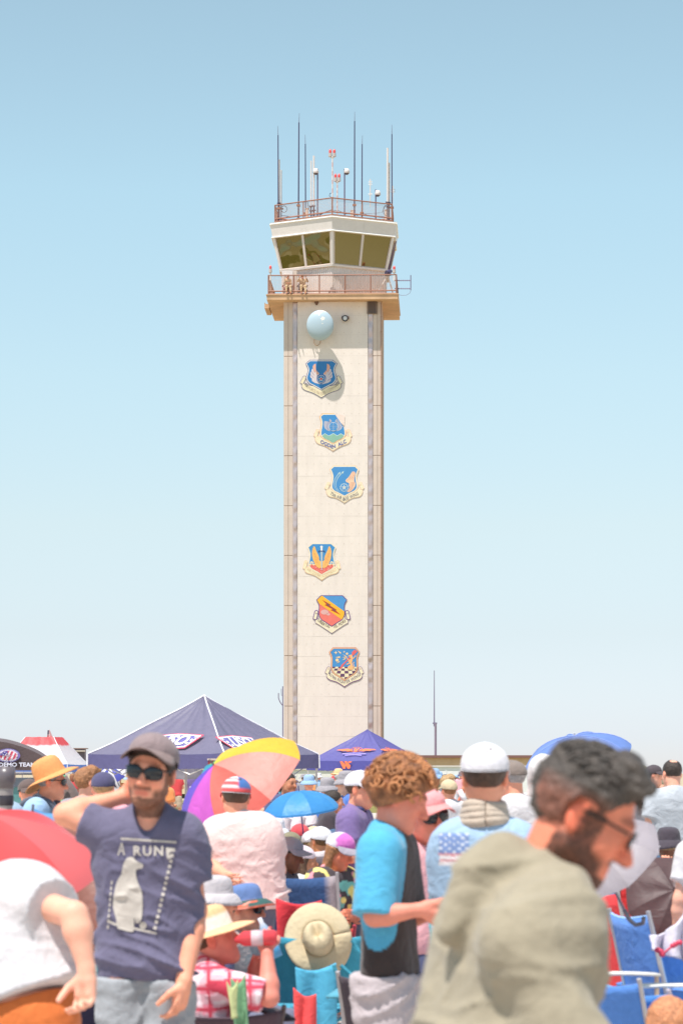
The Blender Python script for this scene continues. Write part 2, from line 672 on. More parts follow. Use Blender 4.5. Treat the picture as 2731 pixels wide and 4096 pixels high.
for k in range(6):
    j = (k + 1) % 6
    b.add([A[k], A[j], B_[j], B_[k], D_[j], D_[k]], [(0, 1, 2, 3), (1, 0, 5, 4)])
    b.add([B_[k], B_[j], C_[j], C_[k]], [(0, 1, 2, 3)], (0.6, 0.5, 0.45))
    for q in (0.5,):     # panel joint
        p_ = A[k] + (A[j] - A[k]) * q
        r_ = B_[k] + (B_[j] - B_[k]) * q
        b.tube([p_, r_], 0.018, 4)
b.add(list(C_), [(0, 1, 2, 3, 4, 5)])
fas = tb(b, 'fascia', WMET, tower)
b = MB()
A = hexa(R_f0 + 0.03, z_f0 - 0.02)
for k in range(6):
    b.tube([A[k], A[(k + 1) % 6]], 0.05, 6)
A = hexa(R_f1 + 0.02, z_f1)
for k in range(6):
    b.tube([A[k], A[(k + 1) % 6]], 0.05, 6)
b.build('trim', mat('trim_white', lin((244, 240, 236)), rough=0.5), fas)
b = MB()
A, B_ = hexa(R_w - 0.35, z_f1 + 0.12), hexa(R_w - 0.35, z_f1 + 0.22)
for k in range(6):
    j = (k + 1) % 6
    b.add([A[k], A[j], B_[j], B_[k]], [(0, 1, 2, 3)])
b.add(list(B_), [(0, 1, 2, 3, 4, 5)])
tb(b, 'roof', mat('roof_membrane', lin((170, 120, 100)), rough=0.9, noise=0.1), tower)
# windows
gl = bpy.data.materials.new('cab_glass')
gl.use_nodes = True
nt = gl.node_tree
pb = nt.nodes['Principled BSDF']
pb.inputs['Base Color'].default_value = (0.20, 0.165, 0.07, 1)
pb.inputs['Metallic'].default_value = 0.85
pb.inputs['Roughness'].default_value = 0.07
tc = nt.nodes.new('ShaderNodeTexCoord')
nz = nt.nodes.new('ShaderNodeTexNoise')
nz.inputs['Scale'].default_value = 0.5
nz.inputs['Detail'].default_value = 1.5
bp = nt.nodes.new('ShaderNodeBump')
bp.inputs['Strength'].default_value = 1.0
bp.inputs['Distance'].default_value = 0.5
nt.links.new(tc.outputs['Object'], nz.inputs['Vector'])
nt.links.new(nz.outputs['Fac'], bp.inputs['Height'])
nt.links.new(bp.outputs[0], pb.inputs['Normal'])
g2 = mat('cab_glass_flat', (0.20, 0.17, 0.07), rough=0.09, metal=0.85)
lo, hi = hexa(R_s, z_s + 0.02), hexa(R_w, z_w - 0.02)
FRAME = mat('window_frame', lin((214, 196, 184)), rough=0.5)
for k in range(6):
    j = (k + 1) % 6
    for h in range(2):
        def q(u, v):
            return (lo[k] + (lo[j] - lo[k]) * u) * (1 - v) + (hi[k] + (hi[j] - hi[k]) * u) * v
        u0, u1 = (0.03, 0.487) if h == 0 else (0.513, 0.97)
        nrm = (q(1, 0) - q(0, 0)).cross(q(0, 1) - q(0, 0)).normalized()
        if nrm.dot(q(0.5, 0.5) - Vector((0, CV, 36))) < 0:
            nrm = -nrm
        b = MB()
        c4 = [q(u0, 0.03), q(u1, 0.03), q(u1, 0.975), q(u0, 0.975)]
        b.add(c4 + [p - nrm * 0.03 for p in c4], [(0, 1, 2, 3), (7, 6, 5, 4)])
        wdw = tb(b, 'window', gl if k == 5 else g2, tower)
        b = MB()
        for i in range(4):
            a, c = c4[i], c4[(i + 1) % 4]
            b.tube([a + nrm * 0.02, c + nrm * 0.02], 0.045, 4)
        b.build('frame', FRAME, wdw)
b = MB()
for k in range(6):
    j = (k + 1) % 6
    b.tube([lo[k] * 0.99 + Vector((0, CV * 0.01, lo[k].z * 0.01)), hi[k] * 0.99 + Vector((0, CV * 0.01, hi[k].z * 0.01))], 0.12, 6)
    b.tube([(lo[k] + lo[j]) / 2, (hi[k] + hi[j]) / 2], 0.055, 6)
tb(b, 'mullion', mat('mullion_white', lin((232, 222, 216)), rough=0.5), tower)
# three struts at the right corner
b = MB()
for i in range(3):
    b.tube([hi[1] + Vector((0.16, 0.1 + i * 0.12, -0.3)), lo[1] + Vector((0.02 + i * 0.05, 0.1 + i * 0.12, -0.2))], 0.03, 5)
tb(b, 'downpipe', mat('pipe_dark', lin((120, 100, 120)), rough=0.5), tower)
hr = hexa(4.52, 0)
railing([(p.x, p.y) for p in hr], z_f1 + 0.25, 39.72, 'roof_railing', postgap=2.4)

# ------------------------------------------------------------------ things on the tower
# air conditioner on the gallery
p0, p1 = T(*Z1(287, 1700), v=-0.1), T(*Z1(420, 1535), v=-0.1)
ac = tthing('air_conditioner', 'white air conditioner cabinet on the tower gallery behind two seated people', 'air conditioner', (p0.x, -0.3, zt1 + 0.06))
b = MB()
b.box((p0.x, -0.3, zt1 + 0.06), (p1.x - 0.25, 0.3, p1.z))
tb(b, 'cabinet', WMET, ac)
b = MB()
b.box((p1.x - 0.24, -0.25, zt1 + 0.06), (p1.x, 0.3, p1.z + 0.02))
for i in range(8):
    b.box((p0.x + 0.15, -0.33, p1.z - 0.9 + i * 0.09), (p1.x - 0.5, -0.3, p1.z - 0.86 + i * 0.09))
tb(b, 'grille', mat('grille_beige', lin((214, 196, 180)), rough=0.6), ac)

NAV = lin((70, 62, 96))
# whip antennas: (x top, x base, y tip, y thick, y base)
for lab, xt, xb, yt, yk, yb, v, r in (
        ('dark whip antenna rising from the left corner of the roof railing', 249, 254, 232, 315, 1050, 1.3, .05),
        ('very tall dark whip antenna, second from the left on the roof', 442, 434, 118, 202, 1045, 0.4, .055),
        ('dark whip antenna next to the white equipment box and left camera pole', 493, 498, 311, 395, 1035, 3.0, .05),
        ('tallest dark whip antenna, right of the red light masts', 937, 935, 105, 190, 1043, 0.4, .055),
        ('dark whip antenna just right of the tallest whip', 1006, 1001, 317, 396, 1030, 3.0, .05),
        ('dark whip antenna at the right corner of the roof railing', 1269, 1270, 222, 306, 1050, 1.3, .05)):
    a, m_, t = T(*Z1(xb, yb), v=v), T(*Z1((xb + xt) / 2, yk), v=v), T(*Z1(xt, yt), v=v)
    a.z = min(a.z, 38.75)
    w = tthing('whip_antenna', lab, 'antenna', a, 'dark whip antennas on the tower roof')
    b = MB()
    b.tube([a, m_], [r, r * 0.75], 6)
    tb(b, 'mast', mat('whip_dark', NAV, rough=0.5), w)
    b = MB()
    b.tube([m_, t], [0.022, 0.012], 5)
    tb(b, 'tip', mat('whip_tip', lin((120, 120, 140)), rough=0.5), w)
    b = MB()
    b.box((a.x - 0.12, v - 0.1, 39.5), (a.x + 0.12, v + 0.1, 39.62))
    b.box((a.x - 0.12, v - 0.12, 38.6), (a.x + 0.12, v + 0.12, 38.72))
    tb(b, 'clamp', RAILM, w)
for lab, x, yt, yb, v, r in (
        ('white rod antenna beside the left corner whip', 262, 534, 910, 1.5, .06),
        ('short white rod antenna, second from the left corner whip', 280, 627, 915, 1.8, .05),
        ('slim white rod antenna left of the long white one', 547, 545, 1030, 2.6, .055),
        ('long white rod antenna reaching down to the roof beside left camera', 571, 500, 1035, 2.4, .07),
        ('tall white rod antenna at the right end of the roof', 1231, 430, 1020, 1.4, .075),
        ('shorter white rod antenna beside the tall white one at right', 1246, 563, 1020, 1.6, .06)):
    a, t = T(*Z1(x, yb), v=v), T(*Z1(x, yt), v=v)
    w = tthing('rod_antenna', lab, 'antenna', (a.x, v, min(a.z, 39.6)), 'white rod antennas on the tower roof')
    b = MB()
    b.tube([(a.x, v, 39.95), t], r, 6)
    tb(b, 'rod', WMET, w)
    b = MB()
    b.tube([(a.x, v, 38.62), (a.x, v, 39.95)], r * 0.8, 6)
    b.box((a.x - 0.14, v - 0.06, 39.9), (a.x + 0.1, v + 0.06, 39.98))
    b.box((a.x - 0.1, v - 0.06, 39.6), (a.x + 0.14, v + 0.06, 39.68))
    tb(b, 'bracket', mat('bracket_dark', lin((96, 86, 100)), rough=0.6), w)
# cameras on poles
for lab, xp, xc, yt, yc, v in (('white dome camera facing left on the pole beside the white rods', 605, 589, 618, 640, 2.2),
                               ('white dome camera facing right on the pole right of the red lights', 846, 866, 618, 640, 2.2),
                               ('small white dome camera on a short pole near the right end of the roof', 1125, 1143, 802, 836, 1.8)):
    t = T(*Z1(xp, yt), v=v)
    c = T(*Z1(xc, yc), v=v)
    w = tthing('dome_camera', lab, 'camera', (t.x, v, 38.62), 'dome cameras on the tower roof')
    b = MB()
    b.tube([(t.x, v, 38.62), t], 0.055, 6)
    tb(b, 'pole', mat('pole_grey', lin((118, 112, 136)), rough=0.5), w)
    b = MB()
    b.lathe([(0.0, 0.2), (0.13, 0.18), (0.18, 0.05), (0.2, -0.1), (0.17, -0.14)], 12, M=Matrix.Translation(c))
    b.box((min(t.x, c.x), v - 0.05, c.z + 0.1), (max(t.x, c.x), v + 0.05, c.z + 0.2))
    tb(b, 'housing', WMET, w, True)
    b = MB()
    b.sphere(c + Vector((0, 0, -0.13)), (0.14, 0.14, 0.11), 10)
    tb(b, 'lens', mat('camera_lens', lin((90, 84, 90)), rough=0.2), w, True)
REDL = mat('red_beacon', lin((216, 84, 80)), rough=0.25, emit=(0.6, 0.06, 0.06, 0.12))


def beacon(parent, c, k=1.0):
    b = MB()
    b.lathe([(0.075 * k, 0), (0.08 * k, 0.1 * k), (0.06 * k, 0.2 * k), (0.0, 0.23 * k)], 10, M=Matrix.Translation(c))
    o = tb(b, 'red_lamp', REDL, parent, True)
    b = MB()
    b.lathe([(0.0, -0.2 * k), (0.1 * k, -0.2 * k), (0.085 * k, 0)], 10, M=Matrix.Translation(c))
    tb(b, 'lamp_base', mat('lamp_base', lin((190, 176, 168)), rough=0.5), parent)


for lab, x, xa, xb, yl, yb in (('tall banded mast carrying two red obstruction lights at the roof centre', 738, 718, 754, 492, 1040),
                               ('shorter banded mast carrying two red obstruction lights, right of the tall one', 781, 765, 797, 712, 1020)):
    v = 0.2
    t = T(*Z1(x, yl + 30), v=v)
    w = tthing('light_mast', lab, 'light mast', (t.x, v, 38.62), 'red obstruction light masts on the roof')
    b = MB()
    n = 14
    for i in range(n):
        z0, z1 = 38.62 + (t.z - 38.62) * i / n, 38.62 + (t.z - 38.62) * (i + 1) / n
        b.tube([(t.x, v, z0), (t.x, v, z1)], 0.05, 6, lin((226, 214, 208)) if i % 2 else lin((214, 176, 170)))
    tb(b, 'banded_pole', PAINT, w)
    b = MB()
    pa, pb_ = T(*Z1(xa, yl + 22), v=v), T(*Z1(xb, yl + 22), v=v)
    b.tube([pa, pb_], 0.05, 6)
    tb(b, 'crossbar', WMET, w)
    for p in (pa, pb_):
        beacon(w, p + Vector((0, 0, 0.28)), 1.2)
for lab, x, y in (('single red obstruction light on the left corner of the gallery railing', 183, 1515), ('single red obstruction light on the right corner of the gallery railing', 1290, 1518)):
    p = T(*Z1(x, y), v=SF + 0.1)
    w = tthing('obstruction_light', lab, 'obstruction light', (p.x, p.y, p.z - 0.5), 'red lights on the gallery corners')
    beacon(w, p, 1.1)
    b = MB()
    b.tube([(p.x, p.y, p.z - 0.75), (p.x, p.y, p.z - 0.2)], 0.06, 6)
    tb(b, 'stub_post', WMET, w)
# small dipole, ladder antenna, box units, cables
a = T(*Z1(1076, 905), v=0.6)
b = MB()
b.tube([(a.x, .6, 39.5), (a.x, .6, T(*Z1(1076, 708), v=.6).z)], 0.035, 5)
for y in (730, 745, 760, 840, 850):
    z = T(*Z1(1076, y), v=.6).z
    b.tube([(a.x - 0.13, .6, z), (a.x + 0.13, .6, z)], 0.02, 4)
tmesh(b, 'dipole_antenna', WMET, 'short thin pale dipole antenna with cross rods on the right roof railing', 'antenna', (a.x, .6, 39.5))
a = T(*Z1(1272, 905), v=1.6)
b = MB()
b.tube([(a.x, 1.6, 39.3), (a.x + 0.05, 1.6, T(*Z1(1275, 770), v=1.6).z)], 0.035, 5)
for y in (800, 815, 825):
    z = T(*Z1(1276, y), v=1.6).z
    b.tube([(a.x - 0.1, 1.6, z), (a.x + 0.2, 1.6, z)], 0.02, 4)
tmesh(b, 'dipole_antenna', WMET, 'thin pale antenna with short rods beside the right corner whip', 'antenna', (a.x, 1.6, 39.3))
for lab, x0, x1, y0, y1, v in (('white equipment box on the roof behind the left railing mesh', 497, 522, 972, 1032, 2.0), ('small tan junction box with an open frame on the roof, right of centre', 900, 940, 990, 1030, 1.2),
                               ('white equipment box on the roof at the right end of the railing', 1205, 1235, 985, 1046, 1.5)):
    p0, p1 = T(*Z1(x0, y1), v=v), T(*Z1(x1, y0), v=v)
    b = MB()
    b.box((p0.x, v, 38.62), (p1.x, v + 0.3, p1.z))
    b.box((p0.x + 0.03, v - 0.02, 38.75), (p1.x - 0.03, v, p1.z - 0.06))
    b.box((p0.x - 0.02, v - 0.03, p1.z), (p1.x + 0.02, v + 0.32, p1.z + 0.03))
    tmesh(b, 'equipment_box', mat('box_cream', lin((226, 208, 190)), rough=0.6), lab, 'equipment box', (p0.x, v, 38.62), 'boxes on the tower roof')
b = MB()


def cable(pts, r=0.02, v=0.0):
    q = [T(*Z1(x, y), v=v) for x, y in pts]
    b.tube(q, r, 5)


cable([(280, 1035), (330, 1040), (390, 1050), (440, 1040), (500, 1025), (560, 1035), (620, 1028), (680, 1000), (738, 980)], v=0.5)
cable([(620, 1035), (670, 1008), (720, 990), (790, 990), (850, 1020)], v=0.5)
cable([(850, 1022), (900, 1015), (960, 1035), (1010, 1015), (1060, 1035), (1120, 1048), (1200, 1045)], v=0.5)
cable([(1000, 1020), (1100, 1015), (1180, 1010), (1215, 940)], 0.012, v=0.8)
cable([(305 + 26 * math.sin(t * 0.6), 978 - 30 * math.cos(t * 0.6)) for t in range(24)], v=1.0)
cable([(1215 + 22 * math.sin(t * 0.6 + 3), 990 - 45 * math.cos(t * 0.6 + 3)) for t in range(7)], v=1.0)
cable([(738, 835), (716, 835), (710, 860), (725, 872), (740, 868)], v=0.3)
cable([(515, 915), (520, 960), (545, 1010), (548, 1030)], v=1.8)
cable([(530, 940), (550, 990), (535, 1025)], v=1.8)
bc = T(*Z1(280, 1035), v=0.5)
tmesh(b, 'antenna_cables', mat('cable_dark', lin((70, 64, 84)), rough=0.6), 'dark antenna cables looping over the tower roof behind the railing', 'cable', bc)
# side aerial on the right end of the gallery
b = MB()
for y in (1617, 1690):
    p = T(*Z1(1295, y), v=SF + 0.3)
    q = T(*Z1(1438, y), v=SF + 0.3)
    b.tube([p, q], 0.035, 5)
    for i in range(8):
        c = p + (q - p) * (i / 8)
        b.box((c.x, c.y - 0.04, c.z - 0.05), (c.x + 0.03, c.y + 0.04, c.z + 0.05))
p, q = T(*Z1(1438, 1702), v=SF + 0.3), T(*Z1(1438, 1570), v=SF + 0.3)
b.tube([p, q], 0.04, 6)
b.tube([T(*Z1(x, y), v=SF + 0.3) for x, y in ((1440, 1700), (1432, 1728), (1400, 1748), (1355, 1750), (1322, 1742))], 0.015, 4)
tmesh(b, 'side_aerial', mat('aerial_grey', lin((130, 124, 150)), rough=0.5), 'thin grey aerial frame sticking out from the right end of the gallery', 'aerial', T(*Z1(1295, 1617), v=SF + 0.3))
# tripod with scope on gallery
c = T(*Z1(1233, 1570), v=-0.6)
tp = tthing('tripod', 'pale camera tripod on the tower gallery at the right corner', 'tripod', (c.x, -0.6, zt1 + 0.06))
for a_ in (0, 2.1, 4.2):
    b = MB()
    b.tube([c, (c.x + 0.75 * math.sin(a_ + 0.5), -0.6 + 0.35 * math.cos(a_), zt1 + 0.07)], 0.035, 5)
    tb(b, 'leg', WMET, tp)
b = MB()
b.box((c.x - 0.22, -0.75, c.z), (c.x + 0.22, -0.45, c.z + 0.22))
b.tube([c + Vector((-0.1, -0.3, 0.15)), c + Vector((0.2, 0.2, 0.3))], 0.12, 8)
tb(b, 'scope', mat('scope_dark', lin((84, 80, 110)), rough=0.5), tp)
# pale blue dish on the wall
dc = T(1280, 1301 - 14, v=-1.0)
dc = Vector((T(1280.5, 1300, v=-1.0).x, 0, T(1280.5, 1302, v=-1.0).z))
dish = tthing('antenna_dish', 'large pale blue dish antenna with peeling paint mounted high on the tower wall', 'dish antenna', (dc.x, 0, dc.z))
DM = bpy.data.materials.new('radome_paint')
DM.use_nodes = True
nt = DM.node_tree
pbn = nt.nodes['Principled BSDF']
pbn.inputs['Roughness'].default_value = 0.36
tc = nt.nodes.new('ShaderNodeTexCoord')
nz = nt.nodes.new('ShaderNodeTexNoise')
nz.inputs['Scale'].default_value = 2.6
nz.inputs['Detail'].default_value = 7
sx = nt.nodes.new('ShaderNodeSeparateXYZ')
ad = nt.nodes.new('ShaderNodeMath')
ad.operation = 'MULTIPLY_ADD'
ad.inputs[1].default_value = 0.22
rp = nt.nodes.new('ShaderNodeValToRGB')
rp.color_ramp.elements[0].position = 0.70
rp.color_ramp.elements[0].color = (*lin((176, 194, 204)), 1)
rp.color_ramp.elements[1].position = 0.73
rp.color_ramp.elements[1].color = (*lin((240, 228, 214)), 1)
nt.links.new(tc.outputs['Object'], nz.inputs['Vector'])
nt.links.new(tc.outputs['Object'], sx.inputs[0])
nt.links.new(sx.outputs['Z'], ad.inputs[0])
nt.links.new(nz.outputs['Fac'], ad.inputs[2])
nt.links.new(ad.outputs[0], rp.inputs[0])
nt.links.new(rp.outputs[0], pbn.inputs['Base Color'])
rd = 54.0 / 60.0
rz_ = 60.5 / 60.0
b = MB()
prof = []
tilt = Matrix.Translation((dc.x, -1.1, dc.z)) @ Matrix.Rotation(math.radians(90), 4, 'X')
for i in range(11):
    a_ = math.pi / 2 * i / 10
    prof.append((max(0.001, math.sin(a_)) * 1.0, 0.36 * math.cos(a_)))
prof.append((0.985, -0.12))
prof.append((0.6, -0.45))
prof.append((0.2, -0.6))
b.lathe(prof, 40, M=tilt, sx=rd, sy=rz_)
tb(b, 'radome', DM, dish, True)
b = MB()
b.tube([(dc.x, -0.55, dc.z), (dc.x, -0.02, dc.z)], 0.16, 10)
b.tube([(dc.x - 0.2, -0.5, dc.z - 0.55), (dc.x - 0.2, -0.05, dc.z - 0.7)], 0.05, 6)
tb(b, 'mount_arm', RAILM, dish)
b = MB()
b.tube([T(*((1040 + x / 2.613, 1150 + y / 2.613)), v=-0.2) for x, y in ((568, 540), (563, 575), (575, 600), (600, 608), (622, 590), (634, 555))], 0.022, 5)
tb(b, 'feed_cable', mat('feed_cable', lin((176, 140, 110)), rough=0.7), dish)
# floodlight, small lamp bracket
c = T(1040 + 888 / 2.613, 1150 + 322 / 2.613, v=-0.4)
fl = tthing('floodlight', 'round black rimmed floodlight on the tower wall right of the dish', 'floodlight', (c.x, 0, c.z))
b = MB()
M_ = Matrix.Translation((c.x, -0.42, c.z)) @ Matrix.Rotation(math.radians(90), 4, 'X')
b.lathe([(0.0, -0.3), (0.14, -0.28), (0.2, -0.1), (0.21, 0.05), (0.15, 0.06)], 18, M=M_)
tb(b, 'rim', mat('flood_rim', lin((58, 52, 60)), rough=0.5), fl, True)
b = MB()
b.lathe([(0.0, 0.05), (0.1, 0.04), (0.152, 0.02)], 18, M=M_)
tb(b, 'lamp_glass', mat('flood_glass', lin((226, 222, 220)), rough=0.1), fl, True)
b = MB()
b.box((c.x - 0.24, -0.3, c.z - 0.02), (c.x + 0.26, -0.06, c.z + 0.16))
tb(b, 'bracket', mat('flood_bracket', lin((170, 140, 124)), rough=0.6), fl)
c = T(1040 + 590 / 2.613, 1150 + 155 / 2.613, v=-0.2)
b = MB()
b.box((c.x - 0.13, -0.3, c.z - 0.05), (c.x + 0.13, -0.07, c.z + 0.16))
b.lathe([(0.1, 0.0), (0.07, -0.12), (0.0, -0.14)], 10, M=Matrix.Translation((c.x, -0.18, c.z - 0.05)))
tmesh(b, 'wall_lamp', mat('wall_lamp', lin((120, 84, 66)), rough=0.5), 'small brown lamp fixed under the gallery above the dish', 'wall lamp', c)
# ------------------------------------------------------------------ six shield emblems on the tower wall
def smooth_line(pts, n=6):
    """Catmull-Rom through the points (open)"""
    P_ = [pts[0]] + list(pts) + [pts[-1]]
    out = []
    for i in range(1, len(P_) - 2):
        a, b, c, d = (Vector(P_[i - 1]), Vector(P_[i]), Vector(P_[i + 1]), Vector(P_[i + 2]))
        for k in range(n):
            t = k / n
            out.append(tuple(0.5 * ((2 * b) + (c - a) * t + (2 * a - 5 * b + 4 * c - d) * t * t + (3 * b - a - 3 * c + d) * t ** 3)))
    out.append(tuple(pts[-1]))
    return out


def interp(xs, ys, x):
    return float(np.interp(x, xs, ys))


EMAT = {}


def ec(c, rough=0.45):
    k = ('paint_%02x%02x%02x' % c)
    return mat(k, lin(c), rough=rough, noise=0.05, nscale=4, spec=0.3)


class Emblem:
    def __init__(self, ox, oy, label, base):
        self.ox, self.oy = ox, oy
        c = self.m(*base)(0)
        self.base = Vector((c.x, 0, c.z))
        self.root = tthing('shield_emblem', label, 'emblem', (c.x, -0.1, c.z), 'shield emblems down the tower wall')
        self.b0 = BASE[self.root.name]

    def m(self, x, y):
        return lambda lay: T(self.ox + x / 8.2526, self.oy + y / 8.2526, v=-0.074 - 0.004 * lay)

    def plate(self, name, polys, col, lay, parent=None, rough=0.45):
        b = MB()
        for p in polys:
            if len(p) >= 3:
                b.poly(p, lambda x, y: self.m(x, y)(lay), 0.0035 if lay else 0.02, Vector((0, -1, 0)))
        o = tb(b, name, ec(col, rough), parent or self.root, base=self.b0 if parent is None else self.b0)
        if parent is not None:
            pass
        return o

    def text(self, s, x0, x1, size, bx, by, col, lay=4, bold=0.0):
        vs, fs = text_tris(s, 1.0, bold=bold)
        xs = [p[0] for p in vs]
        ys = [p[1] for p in vs]
        w = max(xs) - min(xs)
        h = max(ys) - min(0, min(ys))
        b = MB()
        out = []
        for (x, y) in vs:
            X = x0 + (x - min(xs)) / w * (x1 - x0)
            sl = (interp(bx, by, X + 20) - interp(bx, by, X - 20)) / 40
            Y = y / h * size
            n = math.hypot(1, sl)
            out.append(self.m(X + Y * sl / n * 0.6, interp(bx, by, X) - Y)(lay))
        b.add(out, fs)
        return tb(b, 'lettering', ec(col), self.root, base=self.b0)


def mir(pts, cx):
    return [(2 * cx - x, y) for x, y in pts]


def half_shield(right, cx):
    """right half from the top edge down to the tip; mirrored"""
    r = right
    return [(2 * cx - x, y) for x, y in reversed(r[:-1])] + list(r)


def shield(cx, top, xt, xc, yc, xw, yw, xb, yb, yt):
    r = [(xt, top), (xc, yc)] + smooth_line([(xc, yc), (xw + (xc - xw) * 0.25, yc + (yw - yc) * 0.5), (xw, yw), (xb, yb), (xb - 0.18 * (xb - cx), yb + (yt - yb) * 0.42), (cx + 0.45 * (xb - cx), yb + (yt - yb) * 0.68), (cx, yt)], 5)[1:]
    return [(2 * cx - x, y) for x, y in reversed(r[:-1])] + r


def scroll(cx, xo, y0, xi, yi, xm, ym, ytip, xin, yin):
    """ribbon under a shield: outer edge, tip, inner edge"""
    o = smooth_line([(xo, y0), (xo + 6, y0 + 90), (xm, ym), (cx + 0.42 * (xo - cx), ytip - 150), (cx, ytip)], 5)
    i = smooth_line([(cx, yin), (cx + 0.45 * (xin - cx), yin - 120), (xin, yi), (xi, y0 - 30)], 5)
    rt = o + i
    return [rt, mir(rt, cx)]


def curls(cx, xa, ya, xb, yb, w=70):
    """rolled end of the ribbon, right side and its mirror: a tilted capsule"""
    out = []
    d = Vector((xb - xa, yb - ya))
    n = Vector((-d.y, d.x)).normalized() * (w / 2)
    a, b = Vector((xa, ya)), Vector((xb, yb))
    t = d.normalized()
    pts = []
    for k in range(9):
        an = math.pi * k / 8
        pts.append(tuple(a + n * math.cos(an) - t * (w / 2) * math.sin(an)))
    pts += [tuple(b - n), tuple(b - n * 0.2 + t * w * 0.18), tuple(b + n)]
    return [pts, mir(pts, cx)]


BLUE, NAVYC = (58, 128, 190), (40, 60, 130)
# ---- 1
E = Emblem(1190, 1420, 'uppermost blue shield emblem, silver wings around a red centred star, in the dish shadow', (785, 800))
cx = 785
out = shield(cx, 165, 1165, 1305, 290, 1225, 520, 1285, 770, 1165)
rib = scroll(cx, 1420, 960, 1290, 990, 1330, 1150, 1400, 1235, 1165)
cu = curls(cx, 1345, 745, 1435, 930, 100)
E.plate('ribbon_edge', [[tuple(p) for p in inset(q, -14)] for q in rib] + [inset(q, -12) for q in cu], (74, 72, 140), 0)
E.plate('ribbon', rib + cu, (238, 222, 188), 1)
E.plate('ribbon_fold', [circle2((1345, 748), 34, 12, 26), circle2((2 * cx - 1345, 748), 34, 12, 26)], (228, 214, 190), 2)
E.plate('border', [inset(out, -4)], (84, 84, 150), 2)
E.plate('border_band', [inset(out, 12)], (240, 232, 220), 3)
fld = inset(out, 38)
E.plate('field', [fld], BLUE, 4)
wing = [(970, 285), (1040, 320), (1072, 385), (1062, 445), (1105, 475), (1112, 540), (1145, 575), (1140, 640), (1155, 690), (1140, 745), (1100, 770), (1092, 860), (1000, 920), (810, 968), (800, 950), (905, 880), (940, 760), (925, 690), (850, 630), (860, 600), (920, 540), (935, 495), (955, 560), (965, 460), (980, 380)]
E.plate('wing', [wing], (214, 202, 208), 5)
E.plate('wing', [mir(wing, cx)], (222, 206, 206), 5)
for q_ in ([(970, 285), (1040, 320), (1072, 385), (1010, 580), (965, 540)], [(850, 630), (920, 540), (935, 495), (955, 560), (945, 640)]):
    E.plate('wing_tip', [q_], (236, 176, 150), 6)
    E.plate('wing_tip', [mir(q_, cx)], (236, 176, 150), 6)
E.plate('feather_line', [[(1065, 445), (1010, 580), (1004, 578), (1058, 444)], [(1112, 545), (1030, 665), (1024, 660), (1106, 540)], [(1142, 650), (1045, 750), (1040, 745), (1138, 642)], [(1095, 775), (1000, 845), (996, 839), (1092, 768)]] +
        [mir(q, cx) for q in ([(1065, 445), (1010, 580), (1004, 578), (1058, 444)], [(1112, 545), (1030, 665), (1024, 660), (1106, 540)], [(1142, 650), (1045, 750), (1040, 745), (1138, 642)])], (112, 92, 160), 7)
E.plate('gear_ring', [circle2((777, 790), 150, 28)], (70, 96, 170), 7)
E.plate('gear', [star2((777, 790), 140, 14, 0.88)], (190, 196, 206), 8)
E.plate('gear_hub', [circle2((777, 790), 110, 24)], BLUE, 9)
E.plate('star', [star2((777, 795), 100)], (206, 204, 200), 10)
E.plate('star_centre', [circle2((777, 790), 34, 14)], (226, 70, 54), 11)
bx, by = [150, 225, 330, 560, 785, 1010, 1240, 1345, 1420], [900, 985, 1095, 1235, 1335, 1235, 1095, 985, 900]
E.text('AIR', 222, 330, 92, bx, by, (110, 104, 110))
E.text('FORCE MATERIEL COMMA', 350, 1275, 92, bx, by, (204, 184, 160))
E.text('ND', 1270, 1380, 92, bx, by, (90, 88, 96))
# ---- 2
E = Emblem(1240, 1640, 'blue shield emblem with a globe over green mountains and its upper right corner torn away', (760, 720))
cx = 755
out = shield(cx, 105, 1100, 1205, 225, 1150, 470, 1190, 780, 1130)
tear = [(0, 0), (790, 0), (905, 255), (1010, 430), (1110, 545), (1600, 560), (1600, 1600), (0, 1600)]
tear_l = [(790, 90), (850, 190), (910, 265), (960, 340), (1010, 430), (1060, 505), (1110, 545)]


def torn(poly, sh=0):
    """remove the missing upper right corner"""
    res = clip_half(poly, 0.83, -0.56, 0.83 * (985 + sh) - 0.56 * 385)
    return res


rib = scroll(cx, 1330, 890, 1195, 900, 1250, 1100, 1345, 1150, 1130)
cu = curls(cx, 1265, 690, 1335, 870, 100)
E.plate('ribbon_edge', [inset(q, -14) for q in rib] + [inset(q, -10) for q in cu], (240, 190, 160), 0)
E.plate('ribbon', rib + cu, (242, 226, 192), 1)
E.plate('ribbon_fold', [circle2((1255, 720), 30, 12, 40), circle2((2 * cx - 1255, 720), 30, 12, 40)], (236, 206, 176), 2)
E.plate('worn_corner', [[(780, 130), (1080, 160), (1150, 200), (1130, 520), (1000, 420)]], (240, 218, 206), 1)
E.plate('border', [torn(out)], (246, 190, 140), 2)
E.plate('border_band', [torn(inset(out, 22))], (246, 232, 206), 3)
fld = torn(inset(out, 52))
E.plate('field', [fld], (74, 146, 206), 4)
wing = [(630, 155), (640, 300), (625, 390), (650, 440), (655, 290), (700, 340), (715, 375), (640, 440), (610, 560), (660, 700), (560, 670), (490, 610), (462, 540), (455, 470), (470, 360), (520, 300), (560, 240), (590, 180)]
E.plate('wing', [wing], (186, 184, 198), 5)
E.plate('wing', [torn(mir(wing, 768), -30)], (178, 184, 202), 5)
E.plate('wing_line', [[(612, 380), (575, 480), (560, 560), (600, 650), (592, 655), (550, 565), (565, 475), (604, 380)], mir([(612, 380), (575, 480), (560, 560), (600, 650), (592, 655), (550, 565), (565, 475), (604, 380)], 768)], (104, 110, 176), 6)
E.plate('globe', [circle2((768, 552), 152, 28)], (190, 200, 214), 7)
gl_b = []
